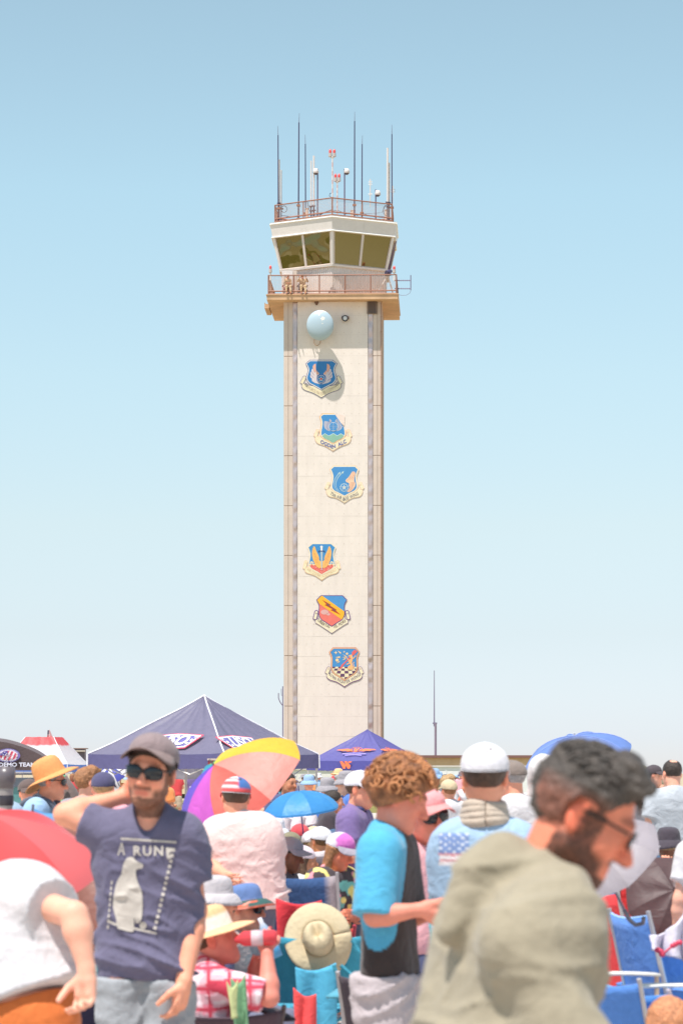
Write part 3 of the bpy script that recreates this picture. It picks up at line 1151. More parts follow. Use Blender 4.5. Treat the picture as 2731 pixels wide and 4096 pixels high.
for xa, xb in ((-1, -0.52), (-0.5, -0.06), (0.06, 0.5), (0.52, 1)):
    for ya, yb in ((-0.92, -0.42), (-0.36, -0.04), (0.04, 0.36), (0.42, 0.92)):
        sq = [(xa, ya), (xb, ya), (xb, yb), (xa, yb)]
        sq = [(768 + x * math.sqrt(max(0.02, 1 - (y * 0.9) ** 2)) * 132, 552 + y * 132) for x, y in sq]
        gl_b.append(sq)
E.plate('globe_sea', gl_b, (74, 146, 206), 8)
mt = [(380, 850), (490, 785), (615, 860), (770, 780), (895, 855), (1020, 785), (1140, 850), (1140, 1200), (380, 1200)]
inner = fld
E.plate('mountain_edge', [clip_half(clip_half([(x, y - 10) for x, y in mt], -1, 0, -395), 1, 0, 1118)[:0] or [(395, 838), (490, 772), (615, 848), (770, 767), (895, 842), (1020, 772), (1118, 838), (1118, 855), (395, 855)]], (226, 234, 220), 5)
hill = [(400, 850), (490, 785), (615, 860), (770, 780), (895, 855), (1020, 785), (1112, 850)] + smooth_line([(1112, 850), (1040, 925), (900, 990), (755, 1070), (610, 990), (470, 925), (400, 850)], 4)[1:-1]
E.plate('mountain', [hill], (146, 188, 168), 6)
bx, by = [200, 330, 450, 600, 750, 900, 1050, 1180, 1330], [980, 1085, 1150, 1215, 1275, 1215, 1150, 1085, 980]
E.text('OGDEN  ALC', 330, 1205, 118, bx, by, (84, 92, 172), bold=0.02)
# ---- 3
E = Emblem(1290, 1850, 'blue shield emblem with two curved silver arrows, a pink wing and a gear star', (720, 700))
cx = 720
out = shield(cx, 95, 1085, 1208, 228, 1130, 520, 1170, 800, 1145)
rib = scroll(cx, 1305, 900, 1165, 920, 1225, 1110, 1325, 1130, 1145)
cu = curls(cx, 1245, 700, 1320, 865, 105)
E.plate('ribbon_edge', [inset(q, -13) for q in rib] + [inset(q, -9) for q in cu], (244, 204, 172), 0)
E.plate('ribbon', rib + cu, (244, 228, 196), 1)
E.plate('ribbon_fold', [circle2((1240, 730), 30, 12, 38), circle2((2 * cx - 1240, 730), 30, 12, 38)], (238, 212, 180), 2)
E.plate('border', [out], (246, 210, 172), 2)
E.plate('border_band', [inset(out, 16)], (246, 232, 208), 3)
E.plate('field', [inset(out, 48)], (82, 148, 206), 4)


def arc_strip(pts, w0, w1):
    p = smooth_line(pts, 6)
    L, R = [], []
    for i, q in enumerate(p):
        a, b = Vector(p[max(0, i - 1)]), Vector(p[min(len(p) - 1, i + 1)])
        t = (b - a).normalized()
        n = Vector((-t.y, t.x)) * (w0 + (w1 - w0) * i / (len(p) - 1)) / 2
        L.append(tuple(Vector(q) + n))
        R.append(tuple(Vector(q) - n))
    return L + R[::-1]


E.plate('arrow', [arc_strip([(520, 965), (420, 860), (380, 740), (390, 610), (450, 480), (540, 360)], 8, 22), [(505, 355), (592, 305), (568, 398)]], (196, 220, 216), 5)
E.plate('arrow', [arc_strip([(565, 965), (470, 860), (435, 740), (455, 610), (530, 470), (650, 335)], 8, 22), [(622, 325), (702, 278), (678, 370)]], (196, 220, 216), 5)
E.plate('wing', [[(975, 300), (1050, 300), (1085, 350), (1080, 400), (1045, 510), (1045, 610), (1085, 700), (1070, 780), (1020, 860), (950, 935), (880, 982), (800, 965), (840, 905), (895, 830), (865, 760), (880, 700), (845, 665), (790, 650), (755, 605), (775, 560), (860, 480), (920, 390)]], (246, 204, 172), 5)
lines = []
for i in range(9):
    y = 640 + i * 36
    lines.append(arc_strip([(925 - i * 12, y + 10), (990 - i * 12, y + 30), (1060 - i * 14, y + 6)], 7, 7))
lines += [arc_strip([(990, 310), (930, 450), (800, 610)], 7, 7), arc_strip([(1025, 310), (990, 450), (900, 560)], 7, 7), arc_strip([(1060, 330), (1030, 450), (970, 570)], 7, 7)]
E.plate('feather_line', lines, (214, 140, 122), 6)
E.plate('gear', [star2((710, 825), 145, 14, 0.86)], (196, 212, 212), 5)
E.plate('gear_hub', [circle2((710, 825), 112, 24)], (82, 148, 206), 6)
E.plate('star', [star2((712, 825), 100)], (206, 210, 206), 7)
bx, by = [120, 260, 400, 560, 720, 880, 1040, 1180, 1320], [960, 1065, 1140, 1205, 1275, 1205, 1140, 1065, 960]
E.text('75th AIR BASE WING', 250, 1190, 108, bx, by, (120, 112, 124))
# ---- 4
E = Emblem(1200, 2160, 'shield emblem of golden wings and a sword over a cracked red base', (715, 700))
cx = 715
out = shield(cx, 98, 1030, 1190, 240, 1120, 520, 1155, 800, 1165)
rib = scroll(cx, 1255, 930, 1160, 900, 1180, 1090, 1315, 1120, 1165)
cu = curls(cx, 1235, 725, 1285, 940, 95)
E.plate('ribbon_edge', [inset(q, -16) for q in rib] + [inset(q, -12) for q in cu], (246, 200, 164), 0)
E.plate('ribbon', rib + cu, (244, 228, 190), 1)
E.plate('ribbon_fold', [circle2((1232, 750), 28, 12, 34), circle2((2 * cx - 1232, 750), 28, 12, 34)], (240, 212, 180), 2)
E.plate('border', [out], (242, 228, 202), 2)
fld = inset(out, 36)
E.plate('field', [clip_half(fld, 0, 1, 800)], (72, 146, 204), 3)
E.plate('red_base', [clip_half(fld, 0, -1, -795)], (236, 112, 102), 3)
cl = arc_strip([(290, 815), (345, 820), (352, 740), (390, 722), (420, 750), (415, 800), (450, 822), (500, 790)], 34, 34)
E.plate('cloud_line', [cl, mir(cl, cx)], (244, 226, 184), 4)
rng = random.Random(3)
cr = []
for i in range(46):
    x, y = rng.uniform(400, 1030), rng.uniform(850, 1060)
    if abs(x - cx) > (1120 - y) * 1.5:
        continue
    a_ = rng.uniform(0, 3.1)
    cr.append(arc_strip([(x, y), (x + 30 * math.cos(a_), y + 20 * math.sin(a_)), (x + 60 * math.cos(a_ + .5), y + 36 * math.sin(a_ + .5))], 6, 4))
E.plate('crack', cr, (248, 214, 204), 4)
wl_ = [(970, 200), (990, 230), (1000, 260), (1020, 290), (1020, 330), (1035, 360), (1030, 400), (1038, 440), (1030, 480), (1032, 520), (1018, 560), (1018, 600), (1000, 640), (995, 680), (970, 720), (965, 760), (935, 800), (920, 840), (890, 860), (870, 900), (835, 905), (800, 940), (770, 910), (735, 925), (715, 925), (715, 700), (770, 695), (805, 650), (800, 590), (830, 500), (900, 350), (940, 230)]
E.plate('wing', [wl_], (248, 188, 112), 5)
E.plate('wing', [mir(wl_, cx)], (248, 190, 108), 5)
fe = [arc_strip([(1015 - i * 10, 330 + i * 50), (985 - i * 12, 335 + i * 50), (960 - i * 14, 350 + i * 50)], 7, 3) for i in range(9)]
fe += [arc_strip([(930, 440), (920, 500), (880, 600), (860, 700), (810, 830)], 6, 6), arc_strip([(845, 560), (840, 620), (825, 660)], 9, 6)]
E.plate('feather_line', fe + [mir(q, cx) for q in fe], (226, 132, 92), 6)
E.plate('sword_blade', [[(678, 385), (748, 385), (742, 700), (725, 990), (705, 990), (688, 700)]], (184, 196, 202), 7)
E.plate('sword_guard', [arc_strip([(608, 400), (615, 370), (660, 362), (715, 366), (770, 362), (805, 370), (812, 400)], 24, 24)], (64, 66, 128), 8)
E.plate('sword_grip', [[(680, 350), (678, 250), (660, 225), (680, 190), (735, 190), (755, 225), (740, 250), (742, 350)]], (238, 234, 232), 8)
bx, by = [130, 230, 380, 560, 715, 870, 1060, 1200, 1300], [900, 985, 1085, 1170, 1235, 1170, 1080, 985, 900]
E.text('AIR COMBAT COMMAND', 225, 1190, 88, bx, by, (236, 206, 168))
# ---- 5
E = Emblem(1240, 2360, 'purple edged shield emblem with a black lightning bolt on a yellow diagonal band', (715, 760))
cx = 715
out = shield(cx, 175, 1075, 1228, 328, 1140, 560, 1150, 800, 1215)
rib = scroll(cx, 1240, 990, 1150, 900, 1190, 1110, 1425, 1110, 1215)
cu = curls(cx, 1220, 735, 1270, 950, 90)
E.plate('ribbon_edge', [inset(q, -14) for q in rib] + [inset(q, -26) for q in cu], (112, 74, 136), 0)
E.plate('ribbon', rib + cu, (242, 228, 198), 1)
E.plate('ribbon_fold', [circle2((1222, 765), 30, 12, 34), circle2((2 * cx - 1222, 765), 30, 12, 34)], (120, 84, 120), 2)
E.plate('ribbon_fold', [circle2((1222, 757), 20, 12, 26), circle2((2 * cx - 1222, 757), 20, 12, 26)], (242, 228, 198), 3)
E.plate('border', [out], (104, 72, 136), 2)
fld = inset(out, 24)
# band between the two diagonals
k = (700 - 190) / (1120 - 400)


def below(poly, x0, y0, sl, keep_below):
    s = 1 if keep_below else -1
    return clip_half(poly, s * sl, -s * 1.0, s * (sl * x0 - y0))


E.plate('field', [below(fld, 400, 190, k, False)], (86, 152, 210), 3)
E.plate('gold_band', [below(below(fld, 400, 190, k, True), 300, 450, k, False)], (252, 186, 58), 4)
E.plate('red_field', [below(fld, 300, 450, k, True)], (240, 124, 112), 3)
E.plate('worn_patch', [circle2((480, 730), 130, 18, 80), circle2((600, 800), 60, 12, 40)], (226, 176, 170), 4)
bolt = [(400, 320), (690, 488), (650, 505), (875, 650), (850, 672), (1010, 825), (670, 662), (735, 632), (480, 495), (535, 465)]
E.plate('bolt_edge', [bolt], (206, 74, 40), 5)
E.plate('lightning_bolt', [[(470, 375), (655, 488), (615, 508), (840, 650), (815, 672), (910, 748), (730, 658), (775, 632), (530, 490), (575, 465)]], (112, 92, 92), 6)
bx, by = [180, 260, 400, 560, 640, 715, 790, 900, 1060, 1170, 1250], [930, 1025, 1150, 1225, 1255, 1290, 1265, 1215, 1135, 1045, 930]
E.text('LIBERTAS', 255, 640, 92, bx, by, (96, 72, 66))
E.text('VEL MORS', 780, 1180, 92, bx, by, (96, 72, 66))
# ---- 6
E = Emblem(1290, 2570, 'lowest shield emblem with a golden griffin, red bolt and black checkered floor', (720, 800))
cx = 720
out = shield(cx, 162, 1095, 1230, 322, 1155, 560, 1160, 850, 1270)
rib = scroll(cx, 1290, 1040, 1160, 1000, 1200, 1220, 1450, 1130, 1270)
cu = curls(cx, 1235, 860, 1300, 1010, 105)
E.plate('ribbon_edge', [[(x, y + 12) for x, y in inset(q, -14)] for q in rib] + [inset(q, -14) for q in cu], (116, 70, 130), 0)
E.plate('ribbon', rib + cu, (244, 230, 196), 1)
E.plate('ribbon_fold', [circle2((1235, 870), 30, 12, 36), circle2((2 * cx - 1235, 870), 30, 12, 36)], (214, 190, 176), 2)
E.plate('border', [out], (196, 96, 72), 2)
E.plate('border_band', [inset(out, 12)], (248, 196, 150), 3)
E.plate('border_line', [inset(out, 40)], (92, 56, 96), 4)
fld = inset(out, 48)
E.plate('field', [clip_half(fld, 0, 1, 805)], (78, 148, 208), 5)
E.plate('checker_floor', [clip_half(fld, 0, -1, -800)], (246, 230, 190), 5)
rows = [800, 858, 935, 1030, 1140, 1260]
sq = []
for r_ in range(5):
    y0, y1 = rows[r_], rows[r_ + 1]
    w0, w1 = 100 + (y0 - 800) * 0.14, 100 + (y1 - 800) * 0.14
    for c_ in range(-6, 6):
        if (r_ + c_) % 2 == 0:
            q = [(725 + c_ * w0, y0), (725 + (c_ + 1) * w0, y0), (725 + (c_ + 1) * w1, y1 - 8), (725 + c_ * w1, y1 - 8)]
            q = clip_convex(fld, q)
            if q:
                sq.append(q)
E.plate('checker_square', sq, (108, 76, 106), 6)
E.plate('red_bolt', [[(1060, 230), (1140, 300), (1000, 440), (960, 420), (930, 520), (850, 570), (700, 740), (640, 830), (500, 935), (610, 780), (620, 740), (740, 640), (860, 500), (970, 400), (960, 330)]], (236, 108, 104), 7)
E.plate('spark', [star2((435, 335), 65, 4, 0.35, 0), star2((710, 308), 42, 4, 0.35, 0), circle2((805, 370), 38, 16), circle2((478, 580), 52, 18),
                  [(480, 262), (615, 330), (600, 350), (600, 385)], [(415, 490), (580, 452), (570, 485), (585, 520)], [(445, 695), (555, 605), (560, 640), (580, 635)],
                  [(645, 385), (775, 445), (760, 465)], [(625, 490), (770, 465), (765, 500)], [(640, 590), (740, 510), (775, 540)]], (250, 214, 160), 7)
E.plate('griffin', [[(830, 450), (860, 430), (905, 410), (965, 395), (975, 440), (1000, 490), (1005, 530), (985, 580), (985, 620), (965, 640), (985, 730), (1015, 800), (1010, 870), (975, 905), (850, 895), (800, 845), (850, 850), (845, 790), (880, 755), (930, 755), (890, 690), (850, 720), (790, 735), (785, 705), (840, 690), (880, 640), (830, 625), (850, 590), (800, 530), (760, 490), (765, 445), (790, 450), (805, 505), (870, 570), (920, 545), (935, 520), (880, 500), (925, 490), (900, 465), (850, 460)],
                    arc_strip([(1030, 860), (1035, 780), (1015, 700), (1035, 640)], 14, 30), [(1010, 520), (1110, 390), (1085, 470), (1020, 540)]], (250, 190, 130), 8)
bx, by = [150, 200, 300, 420, 560, 720, 880, 1030, 1150, 1240, 1290], [1000, 1075, 1165, 1230, 1300, 1370, 1310, 1235, 1160, 1085, 1000]
E.text('419th FIGHTER WING', 185, 1250, 98, bx, by, (122, 112, 132))
# ------------------------------------------------------------------ bodies and clothes grown from distance fields
def unit(v):
    v = np.asarray(v, float)
    return v / (np.linalg.norm(v) + 1e-9)


class Field:
    def __init__(self, lo, hi, vox):
        self.lo, self.vox = np.array(lo, float), vox
        n = np.ceil((np.array(hi) - self.lo) / vox).astype(int) + 1
        self.n = n
        self.ax = [(self.lo[i] + vox * np.arange(n[i])).astype(np.float32) for i in range(3)]
        self.f = np.full(tuple(n), 1.0, np.float32)

    def reg(self, lo, hi):
        sl = []
        for i in range(3):
            a = int(max(0, math.floor((lo[i] - self.lo[i]) / self.vox)))
            b = int(min(self.n[i], math.ceil((hi[i] - self.lo[i]) / self.vox) + 1))
            if b <= a:
                return None
            sl.append(slice(a, b))
        X = self.ax[0][sl[0]][:, None, None]
        Y = self.ax[1][sl[1]][None, :, None]
        Z = self.ax[2][sl[2]][None, None, :]
        return tuple(sl), X, Y, Z

    def _merge(self, sl, d, k, sub):
        g = self.f[sl]
        if sub:
            h = np.maximum(k - np.abs(g + d), 0) / k
            self.f[sl] = np.maximum(g, -d) + h * h * k * 0.25
        else:
            h = np.maximum(k - np.abs(g - d), 0) / k
            self.f[sl] = np.minimum(g, d) - h * h * k * 0.25

    def cone(self, a, b, ra, rb, k=0.02, sq=None, cut=False, sub=False):
        a, b = np.array(a, float), np.array(b, float)
        m = max(ra, rb) + k + 2 * self.vox
        r = self.reg(np.minimum(a, b) - m, np.maximum(a, b) + m)
        if r is None:
            return
        sl, X, Y, Z = r
        qx, qy, qz = X - a[0], Y - a[1], Z - a[2]
        ab = b - a
        if sq is not None:
            n, s = unit(sq[0]), sq[1]
            c = qx * n[0] + qy * n[1] + qz * n[2]
            e = (1 / s - 1)
            qx, qy, qz = qx + c * (n[0] * e), qy + c * (n[1] * e), qz + c * (n[2] * e)
            ab = ab + n * (ab.dot(n) * e)
        L2 = max(1e-9, ab.dot(ab))
        t = (qx * ab[0] + qy * ab[1] + qz * ab[2]) / L2
        tc = np.clip(t, 0, 1)
        d = np.sqrt((qx - tc * ab[0]) ** 2 + (qy - tc * ab[1]) ** 2 + (qz - tc * ab[2]) ** 2) - (ra + (rb - ra) * tc)
        if cut:
            d = np.maximum(d, (t - 1) * math.sqrt(L2))
        self._merge(sl, d, k, sub)

    def ell(self, c, r, k=0.02, R=None, sub=False):
        c, r = np.array(c, float), np.array(r, float)
        m = r.max() + k + 2 * self.vox
        g = self.reg(c - m, c + m)
        if g is None:
            return
        sl, X, Y, Z = g
        qx, qy, qz = X - c[0], Y - c[1], Z - c[2]
        if R is not None:
            R = np.array(R, float)     # rows are the ellipsoid's own axes
            qx, qy, qz = (qx * R[0][0] + qy * R[0][1] + qz * R[0][2], qx * R[1][0] + qy * R[1][1] + qz * R[1][2], qx * R[2][0] + qy * R[2][1] + qz * R[2][2])
        k0 = np.sqrt((qx / r[0]) ** 2 + (qy / r[1]) ** 2 + (qz / r[2]) ** 2)
        k1 = np.sqrt((qx / r[0] ** 2) ** 2 + (qy / r[1] ** 2) ** 2 + (qz / r[2] ** 2) ** 2) + 1e-6
        self._merge(sl, k0 * (k0 - 1) / k1, k, sub)

    def cut(self, p, n):
        """remove what lies on the +n side of the plane"""
        p, n = np.array(p, float), unit(n)
        d = (self.ax[0][:, None, None] - p[0]) * n[0] + (self.ax[1][None, :, None] - p[1]) * n[1] + (self.ax[2][None, None, :] - p[2]) * n[2]
        self.f = np.maximum(self.f, d.astype(np.float32))

    def mesh(self):
        """naive surface nets -> verts (n,3), quads (m,4)"""
        f = self.f
        f[0], f[-1] = np.maximum(f[0], .01), np.maximum(f[-1], .01)
        f[:, 0], f[:, -1] = np.maximum(f[:, 0], .01), np.maximum(f[:, -1], .01)
        f[:, :, 0], f[:, :, -1] = np.maximum(f[:, :, 0], .01), np.maximum(f[:, :, -1], .01)
        s = f < 0
        nx, ny, nz = s.shape
        cnt = np.zeros((nx - 1, ny - 1, nz - 1), np.uint8)
        for dx in (0, 1):
            for dy in (0, 1):
                for dz in (0, 1):
                    cnt += s[dx:nx - 1 + dx, dy:ny - 1 + dy, dz:nz - 1 + dz]
        act = (cnt > 0) & (cnt < 8)
        I, J, K = np.nonzero(act)
        if len(I) == 0:
            return np.zeros((0, 3)), np.zeros((0, 4), int)
        idx = np.full(act.shape, -1, np.int32)
        idx[I, J, K] = np.arange(len(I))
        acc = np.zeros((len(I), 3))
        w = np.zeros(len(I))
        cs = [(0, 0, 0), (1, 0, 0), (0, 1, 0), (1, 1, 0), (0, 0, 1), (1, 0, 1), (0, 1, 1), (1, 1, 1)]
        val = [f[I + c[0], J + c[1], K + c[2]].astype(float) for c in cs]
        for a in range(8):
            for ax in (1, 2, 4):
                b = a | ax
                if b == a:
                    continue
                va, vb = val[a], val[b]
                m = (va < 0) != (vb < 0)
                t = np.where(m, va / np.where(m, va - vb, 1), 0)
                ca, cb = np.array(cs[a], float), np.array(cs[b], float)
                acc += np.where(m[:, None], ca + (cb - ca) * t[:, None], 0)
                w += m
        V = (np.stack([I, J, K], 1) + acc / w[:, None]) * self.vox + self.lo
        Q = []
        for ax in range(3):
            o1, o2 = [(0, 1, 0), (0, 0, 1)] if ax == 0 else ([(0, 0, 1), (1, 0, 0)] if ax == 1 else [(1, 0, 0), (0, 1, 0)])
            sa = [slice(1, -1)] * 3
            sb = [slice(1, -1)] * 3
            sa[ax], sb[ax] = slice(0, -1), slice(1, None)
            A, B = s[tuple(sa)], s[tuple(sb)]
            for flip in (False, True):
                m = (A & ~B) if not flip else (~A & B)
                i, j, k = np.nonzero(m)
                p = np.stack([i, j, k], 1)
                off = np.array([1, 1, 1])
                off[ax] = 0
                p = p + off
                q = []
                for e1, e2 in ((1, 1), (0, 1), (0, 0), (1, 0)):
                    c = p - np.array(o1) * e1 - np.array(o2) * e2
                    q.append(idx[c[:, 0], c[:, 1], c[:, 2]])
                q = np.stack(q, 1)
                if flip:
                    q = q[:, ::-1]
                Q.append(q)
        Q = np.concatenate(Q)
        Q = Q[(Q >= 0).all(1)]
        return V, Q


def vnorm(V, Q):
    n = np.zeros_like(V)
    fn = np.cross(V[Q[:, 2]] - V[Q[:, 0]], V[Q[:, 3]] - V[Q[:, 1]])
    for c in range(4):
        np.add.at(n, Q[:, c], fn)
    return n / (np.linalg.norm(n, axis=1, keepdims=True) + 1e-12)


_RT = np.random.RandomState(11).rand(32, 32, 32)


def noise3(p):
    """value noise, 0..1"""
    i = np.floor(p).astype(int)
    t = p - i
    t = t * t * (3 - 2 * t)
    o = 0
    for dx in (0, 1):
        for dy in (0, 1):
            for dz in (0, 1):
                w = (t[:, 0] if dx else 1 - t[:, 0]) * (t[:, 1] if dy else 1 - t[:, 1]) * (t[:, 2] if dz else 1 - t[:, 2])
                o = o + w * _RT[(i[:, 0] + dx) % 32, (i[:, 1] + dy) % 32, (i[:, 2] + dz) % 32]
    return o


def folds(V, seed, amp, freq=9.0, stretch=(1, 1, 1.0), ang=None):
    """cloth wrinkles: long thin raised folds running along a slanting direction that wanders"""
    a = ang if ang is not None else 0.5 * math.sin(seed * 1.7)
    c, s_ = math.cos(a), math.sin(a)
    h = V[:, 0] * 0.8 + V[:, 1] * 0.6
    q = np.stack([h * c + V[:, 2] * s_, V[:, 0] * 0.6 - V[:, 1] * 0.8, V[:, 2] * c - h * s_], 1)
    p = q * np.array([0.42, 0.6, 1.35]) * np.array(stretch) * freq + seed * 3.7
    w = np.stack([noise3(p * 0.6 + 7), noise3(p * 0.6 + 19), noise3(p * 0.6 + 31)], 1) - 0.5
    r = 1 - np.abs(2 * noise3(p + 1.6 * w) - 1)
    r2 = 1 - np.abs(2 * noise3(p * 2.0 + 2.0 * w + 5) - 1)
    m = np.clip(noise3(q * freq * 0.5 + seed + 40) * 1.8 - 0.35, 0, 1)
    return amp * (1.5 * m * r ** 4 + 0.45 * r2 ** 4 - 0.25)


def obj_from(V, Q, name, m, parent, col):
    me = bpy.data.meshes.new(name)
    me.vertices.add(len(V))
    me.vertices.foreach_set('co', np.asarray(V, np.float32).ravel())
    me.loops.add(len(Q) * 4)
    me.loops.foreach_set('vertex_index', np.asarray(Q, np.int32).ravel())
    me.polygons.add(len(Q))
    me.polygons.foreach_set('loop_start', np.arange(0, len(Q) * 4, 4, dtype=np.int32))
    try:
        me.polygons.foreach_set('loop_total', np.full(len(Q), 4, np.int32))
    except Exception:
        pass
    me.polygons.foreach_set('use_smooth', np.ones(len(Q), bool))
    ca = me.color_attributes.new('Col', 'FLOAT_COLOR', 'POINT')
    arr = np.ones((len(V), 4), np.float32)
    arr[:, :3] = col
    ca.data.foreach_set('color', arr.ravel())
    me.materials.append(m)
    me.update(calc_edges=True)
    o = bpy.data.objects.new(name, me)
    COL.objects.link(o)
    o.parent = parent
    return o


SKINS = {'fair': lin((238, 186, 158)), 'pink': lin((240, 176, 150)), 'tan': lin((222, 158, 122)), 'olive': lin((206, 142, 108)), 'brown': lin((150, 98, 74)), 'red': lin((238, 164, 134))}


class Person:
    """Skeleton, then body, clothes, hair and headgear. Joints are world-axis offsets from the ground point under the pelvis."""

    def __init__(self, px, d, H=1.75, yaw=0.0, lean=(0, 0), sit=0.0, head=(0, 0, 0), fat=1.0, base_z=0.0, J=None, arms=('down', 'down'), twist=0.0, neckfwd=0.0):
        self.X, self.d, self.H = (px - CX) / FOC * d, d, H
        self.k = k = H / 1.75
        self.fat = fat
        self.base_z = base_z
        self.yaw = y = math.radians(yaw)
        self.fv = fv = np.array([math.sin(y), -math.cos(y), 0])
        self.lv = lv = np.array([math.cos(y), math.sin(y), 0])
        up = np.array([0, 0, 1.0])
        self.sit = sit
        J = {n: self.pix(*v) for n, v in (J or {}).items()}
        self.J = j = {}
        zp = (sit + 0.1) if sit else 0.95 * k
        j['pelvis'] = J.get('pelvis', np.array([0, 0, zp]))
        self.u = u = unit(up + fv * math.tan(math.radians(lean[0])) + lv * math.tan(math.radians(lean[1])))
        if 'neck' in J:
            self.u = u = unit(J['neck'] - j['pelvis'])
            j['neck'] = J['neck']
        else:
            j['neck'] = j['pelvis'] + u * 0.52 * k
        tl = np.linalg.norm(j['neck'] - j['pelvis'])
        self.tf = tf = unit(fv - u * fv.dot(u))
        tw = math.radians(twist)
        self.tl = tll = unit(np.cross(u, tf) * -1)
        if self.tl.dot(lv) < 0:
            self.tl = tll = -self.tl
        sl = tll * math.cos(tw) + tf * math.sin(tw)
        self.sl = sl
        hy = y + math.radians(head[0])
        hp, hr = math.radians(head[1]), math.radians(head[2])
        f0 = np.array([math.sin(hy), -math.cos(hy), 0])
        l0 = np.array([math.cos(hy), math.sin(hy), 0])
        hf = f0 * math.cos(hp) - up * math.sin(hp)
        hu = up * math.cos(hp) + f0 * math.sin(hp)
        hl = l0 * math.cos(hr) + hu * math.sin(hr)
        hu = unit(np.cross(hl, hf) * -1) if np.dot(np.cross(hl, hf), hu) < 0 else unit(np.cross(hl, hf))
        self.hf, self.hu, self.hl = hf, hu, hl
        j['head'] = J.get('head', j['neck'] + (u * 0.045 + up * 0.03) * k + hu * 0.085 * k + (tf * (0.015 + neckfwd) + hf * 0.02) * k)
        for s, n in ((1, 'L'), (-1, 'R')):
            sh = J.get('sh' + n, j['neck'] - u * 0.05 * k + sl * s * 0.172 * k)
            j['sh' + n] = sh
            pose = arms[0] if s == 1 else arms[1]
            out = lv * s
            if pose == 'down':
                el = sh + (-up * 0.27 + out * 0.055 - fv * 0.02) * k
                wr = el + (-up * 0.235 + fv * 0.06 + out * 0.01) * k
            elif pose == 'bent':
                el = sh + (-up * 0.26 + out * 0.06 - fv * 0.01) * k
                wr = el + (fv * 0.20 - out * 0.10 + up * 0.08) * k
            elif pose == 'up':
                el = sh + (out * 0.16 + fv * 0.12 - up * 0.12) * k
                wr = el + (up * 0.2 - out * 0.1 + fv * 0.08) * k
            elif pose == 'cross':
                el = sh + (-up * 0.26 + out * 0.05 + fv * 0.03) * k
                wr = el + (fv * 0.12 - out * 0.2 + up * 0.02) * k
            else:
                el = sh + (out * pose[0][0] + fv * pose[0][1] + up * pose[0][2]) * k
                wr = el + (out * pose[1][0] + fv * pose[1][1] + up * pose[1][2]) * k
            j['el' + n] = J.get('el' + n, el)
            j['wr' + n] = J.get('wr' + n, wr)
            hd = unit(j['wr' + n] - j['el' + n])
            j['hd' + n] = J.get('hd' + n, j['wr' + n] + hd * 0.17 * k)
            hip = j['pelvis'] - up * 0.04 * k + self.tl * s * 0.088 * k
            j['hip' + n] = hip
            if sit:
                kn = hip + (fv * 0.42 + out * 0.05 + up * 0.03) * k
                an = kn + (-up * max(0.2, kn[2] - 0.09) / k + fv * 0.05) * k
            else:
                kn = np.array([hip[0] * 1.0, hip[1] * 1.0, 0.49 * k]) * np.array([1, 1, 1]) + out * 0.015 + fv * 0.02
                an = kn * np.array([1, 1, 0]) + np.array([0, 0, 0.085 * k]) + out * 0.015 - fv * 0.04
                if 'pelvis' in J:
                    an = an * np.array([0.35, 0.35, 1])
                    kn = (kn + (hip + an) / 2) / 2 * np.array([1, 1, 0]) + np.array([0, 0, 0.49 * k])
            j['kn' + n] = J.get('kn' + n, kn)
            j['an' + n] = J.get('an' + n, an)

    def pix(self, px, py, dd=0.0):
        p = P(px, py, self.d + dd)
        return np.array([p.x - self.X, dd, p.z - self.base_z])

    def hp(self, x, y, z):
        """head coordinates: x to the person's left, y forward, z up (metres of a 1.75 m figure)"""
        return self.J['head'] + (self.hl * x + self.hf * y + self.hu * z) * self.kh

    kh = 1.0

    def root(self, label, group=None, name='person'):
        self.o = thing(name, label, 'person', (self.X, self.d, self.base_z), 0, group)
        return self.o

    def bounds(self, names=None, m=0.2):
        P_ = np.array([self.J[n] for n in (names or self.J)])
        return P_.min(0) - m, P_.max(0) + m

    # -------------------------------------------------- body
    def body(self, vox, skin='fair', hands=True, beard=None, face=True, curl=0.6, handspec=None, lips=0.5):
        j, k = self.J, self.k
        lo, hi = self.bounds()
        F = Field(lo, hi, vox)
        fine = vox < 0.014
        tl, tf, u = self.tl, self.tf, self.u
        fs = (tf, 0.68)
        # torso, slimmer than the clothes
        F.cone(j['pelvis'], j['pelvis'] + u * 0.3 * k, 0.125 * k * self.fat, 0.13 * k, 0.05, fs)
        c = j['neck'] - u * 0.15 * k
        F.cone(c - self.sl * 0.07 * k, c + self.sl * 0.07 * k, 0.115 * k, 0.115 * k, 0.06, fs)
        F.cone(j['shL'], j['shR'], 0.055 * k, 0.055 * k, 0.05)
        F.cone(j['neck'] - u * 0.06 * k, j['head'] - self.hu * 0.05 * self.kh - self.hf * 0.02, 0.062 * k, 0.054 * k, 0.04)
        for n in 'LR':
            F.cone(j['sh' + n], j['el' + n], 0.05 * k, 0.041 * k, 0.02)
            mid = j['el' + n] * 0.72 + j['wr' + n] * 0.28
            F.cone(j['el' + n], mid, 0.041 * k, 0.044 * k, 0.02)
            F.cone(mid, j['wr' + n], 0.044 * k, 0.026 * k, 0.02)
            kn, an, hip = j['kn' + n], j['an' + n], j['hip' + n]
            F.cone(hip, kn, 0.082 * k, 0.054 * k, 0.03)
            m2 = kn * 0.7 + an * 0.3 - self.fv * 0.012
            F.cone(kn, m2, 0.052 * k, 0.056 * k, 0.03)
            F.cone(m2, an, 0.056 * k, 0.036 * k, 0.03)
            F.cone(an + np.array([0, 0, -0.03]), an + self.fv * 0.16 * k + np.array([0, 0, -0.05]), 0.038 * k, 0.03 * k, 0.02)
